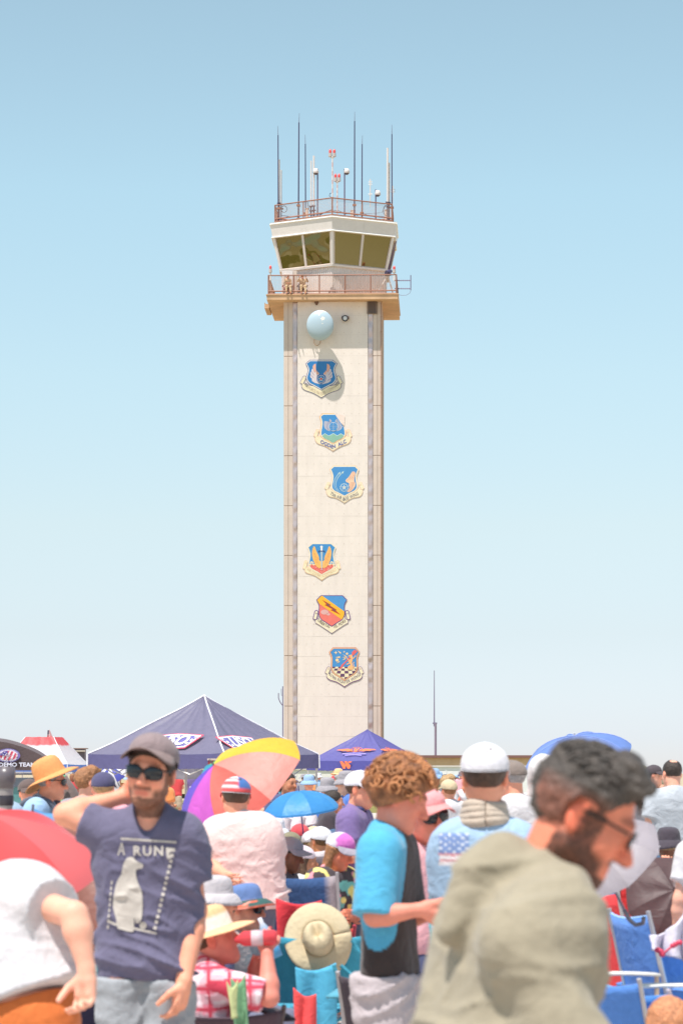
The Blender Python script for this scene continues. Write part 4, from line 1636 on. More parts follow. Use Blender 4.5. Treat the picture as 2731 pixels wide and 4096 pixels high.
            if not hands:
                F.cone(j['wr' + n], j['hd' + n], 0.03 * k, 0.026 * k, 0.02)
            elif not fine:
                mm = j['wr' + n] * 0.5 + j['hd' + n] * 0.5
                F.cone(j['wr' + n], mm, 0.026 * k, 0.036 * k, 0.02)
                F.cone(mm, j['hd' + n], 0.036 * k, 0.022 * k, 0.02)
            else:
                self.hand(F, n, curl, (handspec or {}).get(n))
        # head
        kh = self.kh
        R = [self.hl, self.hf, self.hu]
        h = self.hp
        F.ell(h(0, -0.012, 0.035), np.array([0.076, 0.094, 0.084]) * kh, 0.02, R)
        F.ell(h(0, 0.025, -0.03), np.array([0.063, 0.066, 0.084]) * kh, 0.03, R)
        F.ell(h(0, 0.052, -0.088), np.array([0.034, 0.032, 0.028]) * kh, 0.03, R)
        if face:
            for s in (1, -1):
                F.cone(h(0.052 * s, 0.0, -0.055), h(0.012 * s, 0.065, -0.098), 0.02 * kh, 0.018 * kh, 0.03)
                F.ell(h(0.04 * s, 0.058, -0.028), np.array([0.024, 0.02, 0.024]) * kh, 0.025, R)
                F.ell(h(0.031 * s, 0.094, 0.006), np.array([0.017, 0.013, 0.012]) * kh, 0.012, R, sub=True)
                F.ell(h(0.031 * s, 0.076, 0.005), np.array([0.013, 0.013, 0.011]) * kh, 0.004, R)
                F.ell(h(0.079 * s, -0.012, -0.006), np.array([0.011, 0.021, 0.033]) * kh, 0.008, R)
                if fine:
                    F.ell(h(0.09 * s, -0.004, -0.004), np.array([0.008, 0.011, 0.018]) * kh, 0.006, R, sub=True)
            F.cone(h(-0.034, 0.084, 0.026), h(0.034, 0.084, 0.026), 0.012 * kh, 0.012 * kh, 0.015)
            F.cone(h(0, 0.088, 0.006), h(0, 0.112, -0.034), 0.0085 * kh, 0.014 * kh, 0.014)
            if fine:
                for s in (1, -1):
                    F.ell(h(0.012 * s, 0.1, -0.038), np.array([0.01, 0.011, 0.008]) * kh, 0.008, R)
                F.cone(h(-0.021, 0.082, -0.063), h(0.021, 0.082, -0.063), 0.0075 * kh, 0.0075 * kh, 0.008)
                F.cone(h(-0.018, 0.08, -0.076), h(0.018, 0.08, -0.076), 0.0085 * kh, 0.0085 * kh, 0.008)
                F.cone(h(-0.024, 0.1, -0.0695), h(0.024, 0.1, -0.0695), 0.0032 * kh, 0.0032 * kh, 0.004, sub=True)
        V, Q = F.mesh()
        base = np.array(SKINS.get(skin, skin) if isinstance(skin, str) else skin)
        col = np.tile(base, (len(V), 1)) * (0.94 + 0.12 * noise3(V * 14)[:, None])
        if face:
            q = (V - j['head']) / kh
            x, y, z = q @ self.hl, q @ self.hf, q @ self.hu
            near = np.linalg.norm(q, axis=1) < 0.16

            def blend(w, c, a):
                w = np.clip(w, 0, 1) * a * near
                return col * (1 - w[:, None]) + np.array(c) * w[:, None]
            red = base * np.array([1.05, 0.72, 0.66])
            col = blend(np.exp(-((np.abs(x) - 0.04) ** 2 + (z + 0.03) ** 2) / 0.0006) * (y > 0.04), red, 0.5)
            col = blend(np.exp(-((x) ** 2 + (z + 0.032) ** 2) / 0.0003) * (y > 0.08), red, 0.5)
            col = blend((np.abs(x) > 0.078) * 1.0, red, 0.75)
            col = blend(np.exp(-(np.maximum(0, np.abs(x) - 0.02) ** 2 / 0.00004 + (z + 0.0695) ** 2 / 0.00012)) * (y > 0.06), base * np.array([0.95, 0.5, 0.5]), 0.5 + lips * 0.4)
            brow = np.exp(-((np.abs(x) - 0.033) ** 2 / 0.0003 + (z - 0.03) ** 2 / 0.00003)) * (y > 0.06)
            col = blend(brow, getattr(self, 'haircol', (0.06, 0.035, 0.02)), 0.8)
            eye = np.exp(-((np.abs(x) - 0.031) ** 2 / 0.00009 + (z - 0.005) ** 2 / 0.00003)) * (y > 0.06)
            col = blend(eye, (0.05, 0.035, 0.03), 0.85)
            if beard:
                bc, ba = beard
                jaw = np.clip((-0.028 - z - 0.25 * np.clip(y, 0, .1)) / 0.02, 0, 1) * (z > -0.16) * (y > -0.035) * (np.abs(x) < 0.085)
                jaw = np.maximum(jaw * (z < -0.085), jaw * np.clip((np.abs(x) - 0.034) / 0.012, 0, 1))
                jaw = np.maximum(jaw, np.exp(-((z + 0.051) ** 2) / 0.00006) * (np.abs(x) < 0.034) * (y > 0.05))
                jaw = np.maximum(jaw, (np.abs(x) > 0.052) * (z < 0.02) * (y > -0.005) * (y < 0.04) * 0.9)
                jaw = jaw * (0.7 + 0.6 * noise3(V * 160))
                col = blend(jaw, bc, ba)
        self.bodyo = obj_from(V, Q, 'body', SKIN, self.o, col)
        return self.bodyo

    def hand(self, F, n, curl, spec=None):
        j, k = self.J, self.k
        wr = j['wr' + n]
        d = unit(j['hd' + n] - wr)
        s = 1 if n == 'L' else -1
        side = (spec or {}).get('palm')
        if side is None:
            side = -self.lv * s          # palm faces the body
        pn = unit(np.array(side) - d * np.dot(side, d))
        wdt = np.cross(d, pn)            # across the palm, towards the thumb
        if wdt.dot(self.fv if spec is None or 'thumb' not in spec else np.array(spec['thumb'])) < 0:
            wdt = -wdt
        c = (spec or {}).get('curl', curl)
        pl = 0.09 * k
        F.cone(wr, wr + d * 0.03 * k, 0.026 * k, 0.028 * k, 0.015)
        F.cone(wr + d * 0.035 * k - wdt * 0.014 * k, wr + d * pl * 0.85 - wdt * 0.017 * k, 0.021 * k, 0.019 * k, 0.012)
        F.cone(wr + d * 0.035 * k + wdt * 0.014 * k, wr + d * pl * 0.85 + wdt * 0.02 * k, 0.021 * k, 0.019 * k, 0.012)
        for i, (o, L) in enumerate(((0.03, 0.078), (0.010, 0.086), (-0.010, 0.08), (-0.028, 0.062))):
            p = wr + (d * pl + wdt * o * 1.05) * k / k
            dirv = d
            a = c * (0.45 + 0.12 * i)
            r = 0.0092 * k
            for seg, fr in enumerate((0.45, 0.32, 0.23)):
                ca, sa = math.cos(a), math.sin(a)
                dv = unit(d * ca + pn * sa)
                q = p + dv * L * fr * k
                F.cone(p, q, r, r * 0.9, 0.004)
                p, r = q, r * 0.92
                a += c * 0.75
        t0 = wr + d * 0.03 * k + wdt * 0.026 * k
        t1 = t0 + unit(d * 0.6 + wdt * 0.7 + pn * 0.35) * 0.042 * k
        t2 = t1 + unit(d * 0.85 + wdt * 0.25 + pn * 0.45 * (0.5 + c)) * 0.032 * k
        t3 = t2 + unit(d * 0.85 + wdt * 0.05 + pn * 0.6 * (0.5 + c)) * 0.026 * k
        F.cone(t0, t1, 0.016 * k, 0.0125 * k, 0.012)
        F.cone(t1, t2, 0.0125 * k, 0.011 * k, 0.004)
        F.cone(t2, t3, 0.011 * k, 0.009 * k, 0.004)

    # -------------------------------------------------- clothes
    def shirt(self, vox, col, sleeve=0.6, loose=1.0, hem=-0.06, amp=0.006, neck='crew', name='shirt', seed=1, inflate=0.0, fold_stretch=(1, 1, 0.8), freq=9.0, collar=None, sleeve_r=0.066):
        j, k = self.J, self.k
        names = ['pelvis', 'neck', 'shL', 'shR', 'elL', 'elR'] + (['wrL', 'wrR'] if sleeve > 1 else [])
        lo, hi = self.bounds(names, 0.26)
        F = Field(lo, hi, vox)
        tl, tf, u = self.tl, self.tf, self.u
        fs = (tf, 0.70)
        g = 0.012 + inflate
        ft = self.fat
        pv, nk = j['pelvis'], j['neck']
        L = np.linalg.norm(nk - pv)
        for t, hw, r in ((-0.10, 0.052, 0.125), (0.12, 0.045, 0.118), (0.36, 0.05, 0.118), (0.62, 0.07, 0.122), (0.80, 0.085, 0.105)):
            c = pv + u * L * t
            belly = ft if t < 0.5 else (1 + (ft - 1) * 0.5)
            ww = (hw * k * ft + 0.01 * (loose - 1)) * (1 if t < 0.5 else 1)
            a = self.tl if t < 0.4 else self.sl
            F.cone(c - a * ww, c + a * ww, (r * belly + g * loose) * k, (r * belly + g * loose) * k, 0.09, fs)
        F.cone(j['shL'] * 0.9 + nk * 0.1, j['shR'] * 0.9 + nk * 0.1, 0.062 * k + g, 0.062 * k + g, 0.06)
        F.cone(nk - u * 0.05 * k, nk + u * 0.0 * k, 0.085 * k, 0.068 * k + g * 0.3, 0.06)
        F.cut(pv + u * hem * k, -u)
        for n in 'LR':
            sh, el, wr = j['sh' + n], j['el' + n], j['wr' + n]
            if sleeve <= 0:
                continue
            if sleeve <= 1:
                e = sh + (el - sh) * sleeve
                F.cone(sh, e, sleeve_r * k * 0.95 + g, sleeve_r * k + g, 0.035, cut=True)
            else:
                e = el + (wr - el) * (sleeve - 1)
                F.cone(sh, el, sleeve_r * k * 0.9 + g, 0.05 * k + g, 0.03)
                F.cone(el, e, 0.05 * k + g, 0.036 * k + g, 0.03, cut=True)
        if neck == 'v':
            F.cone(nk + tf * 0.075 * k + u * 0.03 * k, nk + tf * 0.125 * k - u * 0.075 * k, 0.062 * k, 0.02 * k, 0.012, sub=True)
        elif neck == 'crew':
            F.ell(nk + tf * 0.055 * k + u * 0.045 * k, np.array([0.075, 0.075, 0.05]) * k, 0.012, [self.tl, tf, u], sub=True)
        elif neck == 'wide':
            F.ell(nk + tf * 0.06 * k + u * 0.03 * k, np.array([0.1, 0.09, 0.06]) * k, 0.012, [self.tl, tf, u], sub=True)
        if neck == 'hood':
            for s in (1, -1):
                F.cone(nk - tf * 0.075 * k + u * 0.03 * k, nk + self.sl * s * 0.1 * k + tf * 0.02 * k + u * 0.005 * k, 0.05 * k, 0.035 * k, 0.03)
                F.cone(nk + self.sl * s * 0.1 * k + tf * 0.02 * k, nk + self.sl * s * 0.03 * k + tf * 0.11 * k - u * 0.04 * k, 0.035 * k, 0.026 * k, 0.03)
            F.cone(nk - tf * 0.11 * k - u * 0.01 * k, nk - tf * 0.14 * k - u * 0.12 * k, 0.055 * k, 0.03 * k, 0.03)
        V, Q = F.mesh()
        N = vnorm(V, Q)
        if amp:
            wt = np.clip((nk[2] - V[:, 2]) / 0.34, 0.3, 1.15)
            V = V + N * (folds(V, seed, amp, freq, fold_stretch) * wt)[:, None]
        c = col(V, N, self) if callable(col) else np.tile(np.array(col), (len(V), 1))
        o = obj_from(V, Q, name, FABRIC, self.o, c)
        self.shirt_o = o
        if collar is not None:
            b = MB()
            nn = 20
            for i in range(nn):
                pass
            pts = []
            for i in range(nn + 1):
                a = math.pi * (0.12 + 1.76 * i / nn)
                pts.append(nk + (tf * math.cos(a) * 0.066 + self.tl * math.sin(a) * 0.068) * k + u * (0.035 - 0.018 * math.cos(a)) * k)
            b.tube(pts, 0.017 * k, 8, collar)
            b.build('collar', FABRIC, self.o, True)
        return o

    def pants(self, vox, col, length=1.0, amp=0.006, seed=2, name='trousers', loose=1.0, waist=-0.045):
        """length 1 = to the ankle, 0.5 = to the knee"""
        j, k = self.J, self.k
        lo, hi = self.bounds(['pelvis', 'hipL', 'hipR', 'knL', 'knR', 'anL', 'anR'], 0.22)
        F = Field(lo, hi, vox)
        g = 0.014 * loose
        F.cone(j['pelvis'] - self.tl * 0.05 * k, j['pelvis'] + self.tl * 0.05 * k, 0.115 * k * self.fat + g, 0.115 * k * self.fat + g, 0.05, (self.tf, 0.75))
        for n in 'LR':
            hip, kn, an = j['hip' + n], j['kn' + n], j['an' + n]
            if length <= 0.55:
                e = hip + (kn - hip) * length / 0.5
                F.cone(hip, e, 0.092 * k + g, 0.078 * k + g * 1.6, 0.03, cut=True)
            else:
                F.cone(hip, kn, 0.09 * k + g, 0.07 * k + g, 0.03)
                F.cone(kn, kn + (an - kn) * (length - 0.5) * 2, 0.07 * k + g, 0.05 * k + g, 0.03, cut=True)
        if not self.sit:
            F.cut(j['pelvis'] + self.u * waist * k, self.u)
        V, Q = F.mesh()
        N = vnorm(V, Q)
        if amp:
            V = V + N * folds(V, seed, amp, 9, (1, 1, 1.4))[:, None]
        c = col(V, N, self) if callable(col) else np.tile(np.array(col), (len(V), 1))
        return obj_from(V, Q, name, FABRIC, self.o, c)

    # -------------------------------------------------- hair and headgear
    def hair(self, vox, col, kind='short', seed=3, length=0.0, under=False):
        self_h = self.hp
        kh = self.kh
        c = self.J['head']
        ext = 0.2 + length
        F = Field(c - ext, c + np.array([0.2, 0.2, 0.2]) + 0.0, vox) if False else Field(c - np.array([0.22, 0.22, 0.2 + length]), c + np.array([0.22, 0.22, 0.22]), vox)
        R = [self.hl, self.hf, self.hu]
        h = self.hp
        t = {'short': 0.008, 'crop': 0.004, 'thick': 0.009, 'curly': 0.034, 'long': 0.012, 'bun': 0.006, 'balding': 0.003}[kind]
        if under:
            t = min(t, 0.003)
        F.ell(h(0, -0.016, 0.036), np.array([0.078 + t, 0.094 + t, 0.085 + t]) * kh, 0.02, R)
        if kind in ('long',):
            for s in (1, -1):
                F.cone(h(0.066 * s, -0.02, 0.0), h(0.07 * s, -0.01, -0.1 - length), 0.03 * kh, 0.024 * kh, 0.03)
            F.cone(h(0, -0.06, 0.0), h(0, -0.06, -0.1 - length), 0.07 * kh, 0.05 * kh, 0.03, (self.hf, 0.5))
        if kind == 'bun':
            F.ell(h(0, -0.12, 0.03), np.array([0.04, 0.04, 0.04]) * kh, 0.02)
            F.cone(h(0, -0.1, 0.0), h(0, -0.12, -0.12), 0.03 * kh, 0.018 * kh, 0.03)
        if kind in ('curly', 'thick'):
            rng = np.random.RandomState(seed)
            for _ in range(60 if kind == 'curly' else 26):
                th, ph = rng.uniform(-0.25, 1.45), rng.uniform(0, 2 * math.pi)
                p = h(math.cos(th) * math.sin(ph) * (0.076 + t * 0.8), -0.016 + math.cos(th) * math.cos(ph) * (0.092 + t * 0.8), 0.03 + math.sin(th) * (0.086 + t * 0.8))
                if kind == 'thick' and math.cos(ph) < -0.2 and th < 0.4:
                    continue
                F.ell(p, np.full(3, (rng.uniform(0.018, 0.034) if kind == 'curly' else rng.uniform(0.011, 0.02)) * kh), 0.008)
        if kind == 'thick':
            for x in (-0.045, -0.015, 0.015, 0.045):
                F.cone(h(x, 0.03, 0.112), h(x * 1.05, 0.088, 0.088), 0.03 * kh, 0.022 * kh, 0.03)
        # hairline: remove the face and the lower back of the neck
        zf = {'short': 0.052, 'crop': 0.056, 'thick': 0.055, 'curly': 0.03, 'long': 0.055, 'bun': 0.055, 'balding': 0.09}[kind]
        F.ell(h(0, 0.075, -0.03 + zf - 0.05), np.array([0.072, 0.06, 0.075]) * kh, 0.006, R, sub=True)
        if kind == 'thick':
            for s in (1, -1):
                F.ell(h(0.09 * s, -0.006, -0.006), np.array([0.034, 0.034, 0.046]) * kh, 0.006, R, sub=True)
        if kind != 'long':
            pz = -0.055
            # slanted cut from sideburn to nape
            X = [F.ax[0][:, None, None] - c[0], F.ax[1][None, :, None] - c[1], F.ax[2][None, None, :] - c[2]]
            yy = X[0] * self.hf[0] + X[1] * self.hf[1] + X[2] * self.hf[2]
            zz = X[0] * self.hu[0] + X[1] * self.hu[1] + X[2] * self.hu[2]
            lim = np.where(yy > 0.0, -0.01 + yy * 0.9, -0.012 + yy * 0.62) * kh
            if kind == 'curly':
                lim = lim - 0.012
            if kind == 'thick':
                lim = np.where(yy > 0.02, lim + (yy - 0.02) * 0.35, lim)
            F.f = np.maximum(F.f, (lim - zz).astype(np.float32))
            if kind == 'balding':
                F.ell(h(0, -0.055, 0.118), np.array([0.035, 0.04, 0.05]) * kh, 0.006, R, sub=True)
        V, Q = F.mesh()
        if len(V) == 0:
            return None
        N = vnorm(V, Q)
        q = (V - c)
        st = np.stack([q @ self.hl, (q @ self.hf) * 0.3, (q @ self.hu)], 1)
        nz = noise3(st * 110 + seed) - 0.5 + 0.6 * (noise3(st * 45 + seed * 2) - 0.5)
        a = {'curly': 0.006, 'thick': 0.009, 'long': 0.006}.get(kind, 0.003)
        V = V + N * (nz * a)[:, None]
        cc = np.array(col) * (1 + 0.55 * nz[:, None])
        if kind == 'curly':
            cc = np.array(col) * (0.45 + 1.1 * noise3(V * 42 + 3))[:, None]
        if kind == 'thick' and getattr(self, 'fade', None) is not None:
            w = np.clip((0.055 - q @ self.hu) / 0.06, 0, 0.75) * (np.abs(q @ self.hl) > 0.04)
            cc = cc * (1 - w[:, None]) + np.array(self.fade) * w[:, None]
        return obj_from(V, Q, 'hair', HAIRM, self.o, np.clip(cc, 0.004, 1))

    def locks(self, n, L, col, seed, r=0.004, curl=False, t=0.02, thmin=0.1, name='hair_locks'):
        """loose strands and curls over the hair mass"""
        rng = np.random.RandomState(seed)
        b = MB()
        for _ in range(n):
            th, ph = rng.uniform(thmin, 1.5), rng.uniform(0, 2 * math.pi)
            nr = np.array([math.cos(th) * math.sin(ph), math.cos(th) * math.cos(ph), math.sin(th)])
            if nr[1] > 0.55 and nr[2] < 0.45:
                continue
            p0 = np.array([0, -0.016, 0.036]) + nr * (np.array([0.078, 0.095, 0.086]) + t)
            c = np.array(col) * rng.uniform(0.6, 1.7)
            tg = np.array([rng.normal(0, 0.5), 0.8, 0.25]) if not curl else rng.normal(0, 1, 3)
            tg = unit(tg - nr * tg.dot(nr))
            bt = np.cross(nr, tg)
            pts = []
            for k in range(7 if curl else 5):
                f = k / (6 if curl else 4)
                if curl:
                    a = f * 5.5
                    q = p0 + (tg * math.cos(a) + bt * math.sin(a)) * L + nr * (0.012 * f)
                else:
                    q = p0 + tg * L * f + nr * (L * 0.2 * math.sin(f * 2.2))
                pts.append(Vector(self.hp(*q)))
            b.tube(pts, [r * self.kh * (1 - 0.5 * k / len(pts)) for k in range(len(pts))], 5, tuple(np.clip(c, 0, 1)))
        return b.build(name, HAIRM, self.o, True)

    def cap(self, col, brim=None, back=False, panel=None, tilt=0.0, yaw=0.0, flag=False, mesh=None, seg=28, lift=0.0, button=None):
        """baseball cap; colours linear. panel = colour of the front half"""
        M = Matrix(((*self.hl, 0), (*self.hf, 0), (*self.hu, 0), (0, 0, 0, 1))).transposed()
        M = Matrix.Translation(Vector(self.hp(0, -0.012, 0.035 + lift))) @ M.to_4x4() @ Matrix.Rotation(math.radians(yaw + (180 if back else 0)), 4, 'Z') @ Matrix.Rotation(math.radians(tilt), 4, 'X') @ Matrix.Scale(self.kh, 4)
        b = MB()
        rows = 10
        vs, fs = [], []

        def shape(a, t):
            th = t * math.pi / 2
            rx, ry, rz = 0.092, 0.107, 0.098
            e = math.sin(th)
            sq = 1 + 0.06 * math.sin(2 * th)
            return Vector((rx * math.cos(th) * math.cos(a) * sq, ry * math.cos(th) * math.sin(a) * sq, rz * e + (0.012 * math.sin(a) * (1 - t))))

        def cf(u, v):
            a = 2 * math.pi * u
            if flag:
                y = math.sin(a)
                if math.cos(a) < -0.2 and v > 0.15:
                    return lin((70, 110, 170))
                return lin((226, 90, 92)) if int((v * 0.9) * 8) % 2 == 0 else lin((238, 228, 228))
            if panel is not None and math.sin(a) > 0.05 - (0.2 * v):
                return panel
            return col
        b.grid(lambda u, v: M @ shape(2 * math.pi * u, v), seg, rows, cf)
        # sweat band edge
        b.grid(lambda u, v: M @ (shape(2 * math.pi * u, 0) * (1 - 0.05 * v) + Vector((0, 0, -0.006 + 0.006 * v))), seg, 1, col)
        b.sphere(M @ Vector((0, 0, 0.096)), 0.005, 8, button or col)
        o = b.build('cap', FABRIC, self.o, True)
        bb = MB()
        bc = brim or col

        def br(u, v):
            a = math.pi * (0.09 + 0.82 * u)
            q = shape(a, 0.02)
            out = Vector((math.cos(a) * 0.55, math.sin(a), 0))
            e = math.sin(math.pi * u) ** 0.6
            p = q + out * 0.078 * v * e
            p.z += -0.012 * v - 5.5 * (p.x ** 2) * v * e + 0.006
            return M @ p
        bb.grid(br, 18, 6, bc, thick=0.004)
        bb.build('brim', FABRIC, o, True)
        return o

    def hat(self, col, brim_r=0.17, crown_h=0.11, wave=0.012, droop=0.02, band=None, tilt=0.0, roll=0.0, name='hat', brimcol=None, crown_r=0.098, under=None, m=None, front=0.0, pinch=0.0):
        M = Matrix(((*self.hl, 0), (*self.hf, 0), (*self.hu, 0), (0, 0, 0, 1))).transposed()
        M = Matrix.Translation(Vector(self.hp(0, -0.012, 0.045))) @ M.to_4x4() @ Matrix.Rotation(math.radians(tilt), 4, 'X') @ Matrix.Rotation(math.radians(roll), 4, 'Y') @ Matrix.Scale(self.kh, 4)
        return hat_mesh(M, self.o, col, brim_r, crown_h, wave, droop, band, name, brimcol, crown_r, m, front, pinch)

    def glasses(self, big=False, wrap=True, col=None, z=0.004):
        o = thing('sunglasses', '', '', (0, 0, 0)) if False else None
        b = MB()
        h = self.hp
        Rm = Matrix(((*self.hl, 0), (*self.hf, 0), (*self.hu, 0), (0, 0, 0, 1))).transposed()
        for s in (1, -1):
            w, hh = (0.0335, 0.0245) if not big else (0.031, 0.028)

            def ln(u, v, s=s):
                a = 2 * math.pi * u
                rr = v
                e = 0.75
                x = w * rr * math.copysign(abs(math.cos(a)) ** e, math.cos(a))
                zz = hh * rr * math.copysign(abs(math.sin(a)) ** e, math.sin(a))
                X = 0.034 * s + x
                y = 0.099 - (X ** 2) * 5.0 + 0.004 * (1 - rr * rr)
                return Vector(h(X, y, z + zz - (0.004 if X * s < 0.015 else 0)))
            b.grid(ln, 20, 4, thick=0.003)
            b.tube([h(0.062 * s, 0.082, z + 0.012), h(0.078 * s, 0.05, z + 0.012), h(0.084 * s, -0.01, z + 0.006)], 0.0035, 5)
        b.tube([h(-0.01, 0.1, z + 0.006), h(0, 0.105, z + 0.009), h(0.01, 0.1, z + 0.006)], 0.0035, 5)
        o = b.build('sunglasses', LENS, self.o, True)
        return o


def hat_mesh(M, parent, col, brim_r=0.17, crown_h=0.11, wave=0.012, droop=0.02, band=None, name='hat', brimcol=None, crown_r=0.098, m=None, front=0.0, pinch=0.0, thick=0.004, label=None):
    b = MB()
    prof = [(0.001, 1.0), (0.3, 0.99), (0.6, 0.94), (0.82, 0.82), (0.93, 0.6), (0.98, 0.3), (1.0, 0.08), (1.02, 0.0)]

    def cr(u, v):
        a = 2 * math.pi * u
        i = v * (len(prof) - 1)
        k = min(int(i), len(prof) - 2)
        t = i - k
        r = prof[k][0] * (1 - t) + prof[k + 1][0] * t
        z = prof[k][1] * (1 - t) + prof[k + 1][1] * t
        p = Vector((r * crown_r * 0.92 * math.cos(a), r * crown_r * 1.08 * math.sin(a), z * crown_h))
        p.z -= pinch * math.exp(-(p.x / 0.03) ** 2) * z * (0.6 + 0.4 * math.sin(a))
        return M @ p

    def ccol(u, v):
        if band is not None and 0.62 < v < 0.97:
            return band
        return col(u, v) if callable(col) else col
    b.grid(cr, 32, 14, ccol)
    o = b.build(name, m or FABRIC, parent, True)
    bb = MB()

    def br(u, v):
        a = 2 * math.pi * u
        r = crown_r * 1.0 + (brim_r - crown_r + front * max(0, math.sin(a))) * v
        z = -droop * v * v - 0.0 + wave * v * (math.sin(2 * a + 0.6) + 0.5 * math.sin(3 * a + 2))
        return M @ Vector((r * 0.95 * math.cos(a), r * 1.06 * math.sin(a), z))
    bc = brimcol if brimcol is not None else (col if not callable(col) else col)
    bb.grid(br, 40, 6, bc, thick=thick)
    bb.build('brim', m or FABRIC, o, True)
    return o


# ---- cloth colour functions (true dye patterns, evaluated per vertex)
def c_plain(c, v=0.04):
    return lambda V, N, p: np.array(c) * (1 - v + 2 * v * noise3(V * 7)[:, None])


def c_stripe(c1, c2, freq=28, axis=2):
    def f(V, N, p):
        s = (np.sin(V[:, axis] * freq * 2 * math.pi / 3) > 0.1)[:, None]
        return np.where(s, np.array(c1), np.array(c2))
    return f


def c_plaid(c1, c2, c3):
    def f(V, N, p):
        a = 0.5 + 0.5 * np.sin(V @ p.tl * 70)
        a = np.maximum(a, 0.5 + 0.5 * np.sin(V @ p.tf * 70))
        b = 0.5 + 0.5 * np.sin(V @ p.u * 70)
        c = np.array(c1) * (1 - 0.45 * (a > 0.6)[:, None] - 0.45 * (b > 0.6)[:, None]) + np.array(c2) * (0.45 * (a > 0.6)[:, None] + 0.45 * (b > 0.6)[:, None])
        return np.where(((a > 0.94) | (b > 0.94))[:, None], np.array(c3), c)
    return f


def c_floral(base, cols, scale=17, thr=0.62, seed=0):
    def f(V, N, p):
        q = V * scale + seed
        out = np.tile(np.array(base), (len(V), 1))
        for i, c in enumerate(cols):
            n = noise3(q * (1 + 0.13 * i) + 17 * i)
            out = np.where((n > thr)[:, None], np.array(c), out)
        return out
    return f
# ------------------------------------------------------------------ buildings, masts and tents behind the crowd
def bobj(mb, name, m, label=None, cat=None, parent=None, group=None, smooth=False):
    """one mesh with its origin at its base centre"""
    V = np.array([tuple(p) for p in mb.v])
    o = Vector(((V[:, 0].min() + V[:, 0].max()) / 2, (V[:, 1].min() + V[:, 1].max()) / 2, V[:, 2].min()))
    if parent is not None:
        o = Vector(parent.location)
    mb.v = [tuple(Vector(p) - o) for p in mb.v]
    ob = mb.build(name, m, parent, smooth)
    if parent is None:
        ob.location = o
        tag(ob, label, cat, group)
    return ob


def on_plane(px, py, p0, n):
    d = Vector(((px - CX) / FOC, 1, (HZ - py) / FOC))
    o = Vector((0, 0, EYE))
    return o + d * ((p0 - o).dot(n) / d.dot(n))


d = 172.0
x0, x1 = P(1252, 0, d).x, P(2215, 0, d).x
zr = P(0, 3021, d).z
bld = thing('airfield_building', 'long low beige building with a brown roof edge behind the tents', 'building', ((x0 + x1) / 2, d, 0))
b = MB()
b.box((x0, d, 0), (x1, d + 8, zr - 0.16))
for i in range(14):
    u = x0 + (x1 - x0) * i / 14
    b.box((u, d - 0.03, 0), (u + 0.06, d, zr - 0.18))
bobj(b, 'wall', mat('beige_wall', lin((216, 184, 150)), rough=0.9, noise=0.05), parent=bld)
b = MB()
b.box((x0 - 0.2, d - 0.25, zr - 0.158), (x1 + 0.2, d + 8.2, zr))
bobj(b, 'roof', mat('brown_roof', lin((134, 96, 90)), rough=0.8), parent=bld)
p0 = P(1642, 3028, 170)
b = MB()
b.grid(lambda u, v: Vector((p0.x + (u - 0.25) * 0.9, 169 + 0.6 * v, p0.z - 0.25 + (0.55 - 0.5 * u) * math.sin(math.pi * min(1, max(0, u))) ** 0.5 * math.sin(math.pi * v))), 16, 8, lin((236, 234, 236)))
b.box((p0.x - 0.2, 169.1, 0), (p0.x - 0.14, 169.2, p0.z + 0.1), lin((200, 196, 200)))
bobj(b, 'roof_cowl', PAINT, 'small white pointed cowl by the left end of the beige roof', 'cowl', smooth=True)
b = MB()
q = [P(1736, y, 176) for y in (3120, 2893, 2893, 2682)]
b.tube([(q[0].x + 0.08, 176, 0), (q[1].x + 0.08, 176, q[1].z)], 0.075, 8, lin((150, 134, 148)))
b.tube([(q[2].x, 176, q[2].z - 0.2), (q[3].x, 176, q[3].z)], [0.05, 0.025], 6, lin((136, 126, 150)))
b.box((q[1].x - 0.1, 175.95, q[1].z - 0.05), (q[1].x + 0.18, 176.05, q[1].z + 0.05), lin((136, 126, 150)))
bobj(b, 'radio_mast', PAINT, 'thin tall grey radio mast standing alone right of the tower', 'mast')
b = MB()
a = [P(x, y, 181) for x, y in ((1131, 3100), (1131, 2745))]
b.tube([(a[0].x, 181, 0), (a[1].x, 181, a[1].z)], 0.035, 6, lin((120, 100, 130)))
b.tube([P(x, y, 181) for x, y in ((1114, 2772), (1114, 2792), (1120, 2808), (1132, 2824))], 0.03, 5, lin((120, 100, 130)))
b.tube([P(x, y, 181) for x, y in ((1125, 2755), (1126, 2782), (1131, 2782))], 0.02, 5, lin((150, 140, 160)))
bobj(b, 'aerial_mast', PAINT, 'thin aerial mast with a curved side arm at the left foot of the tower', 'mast')
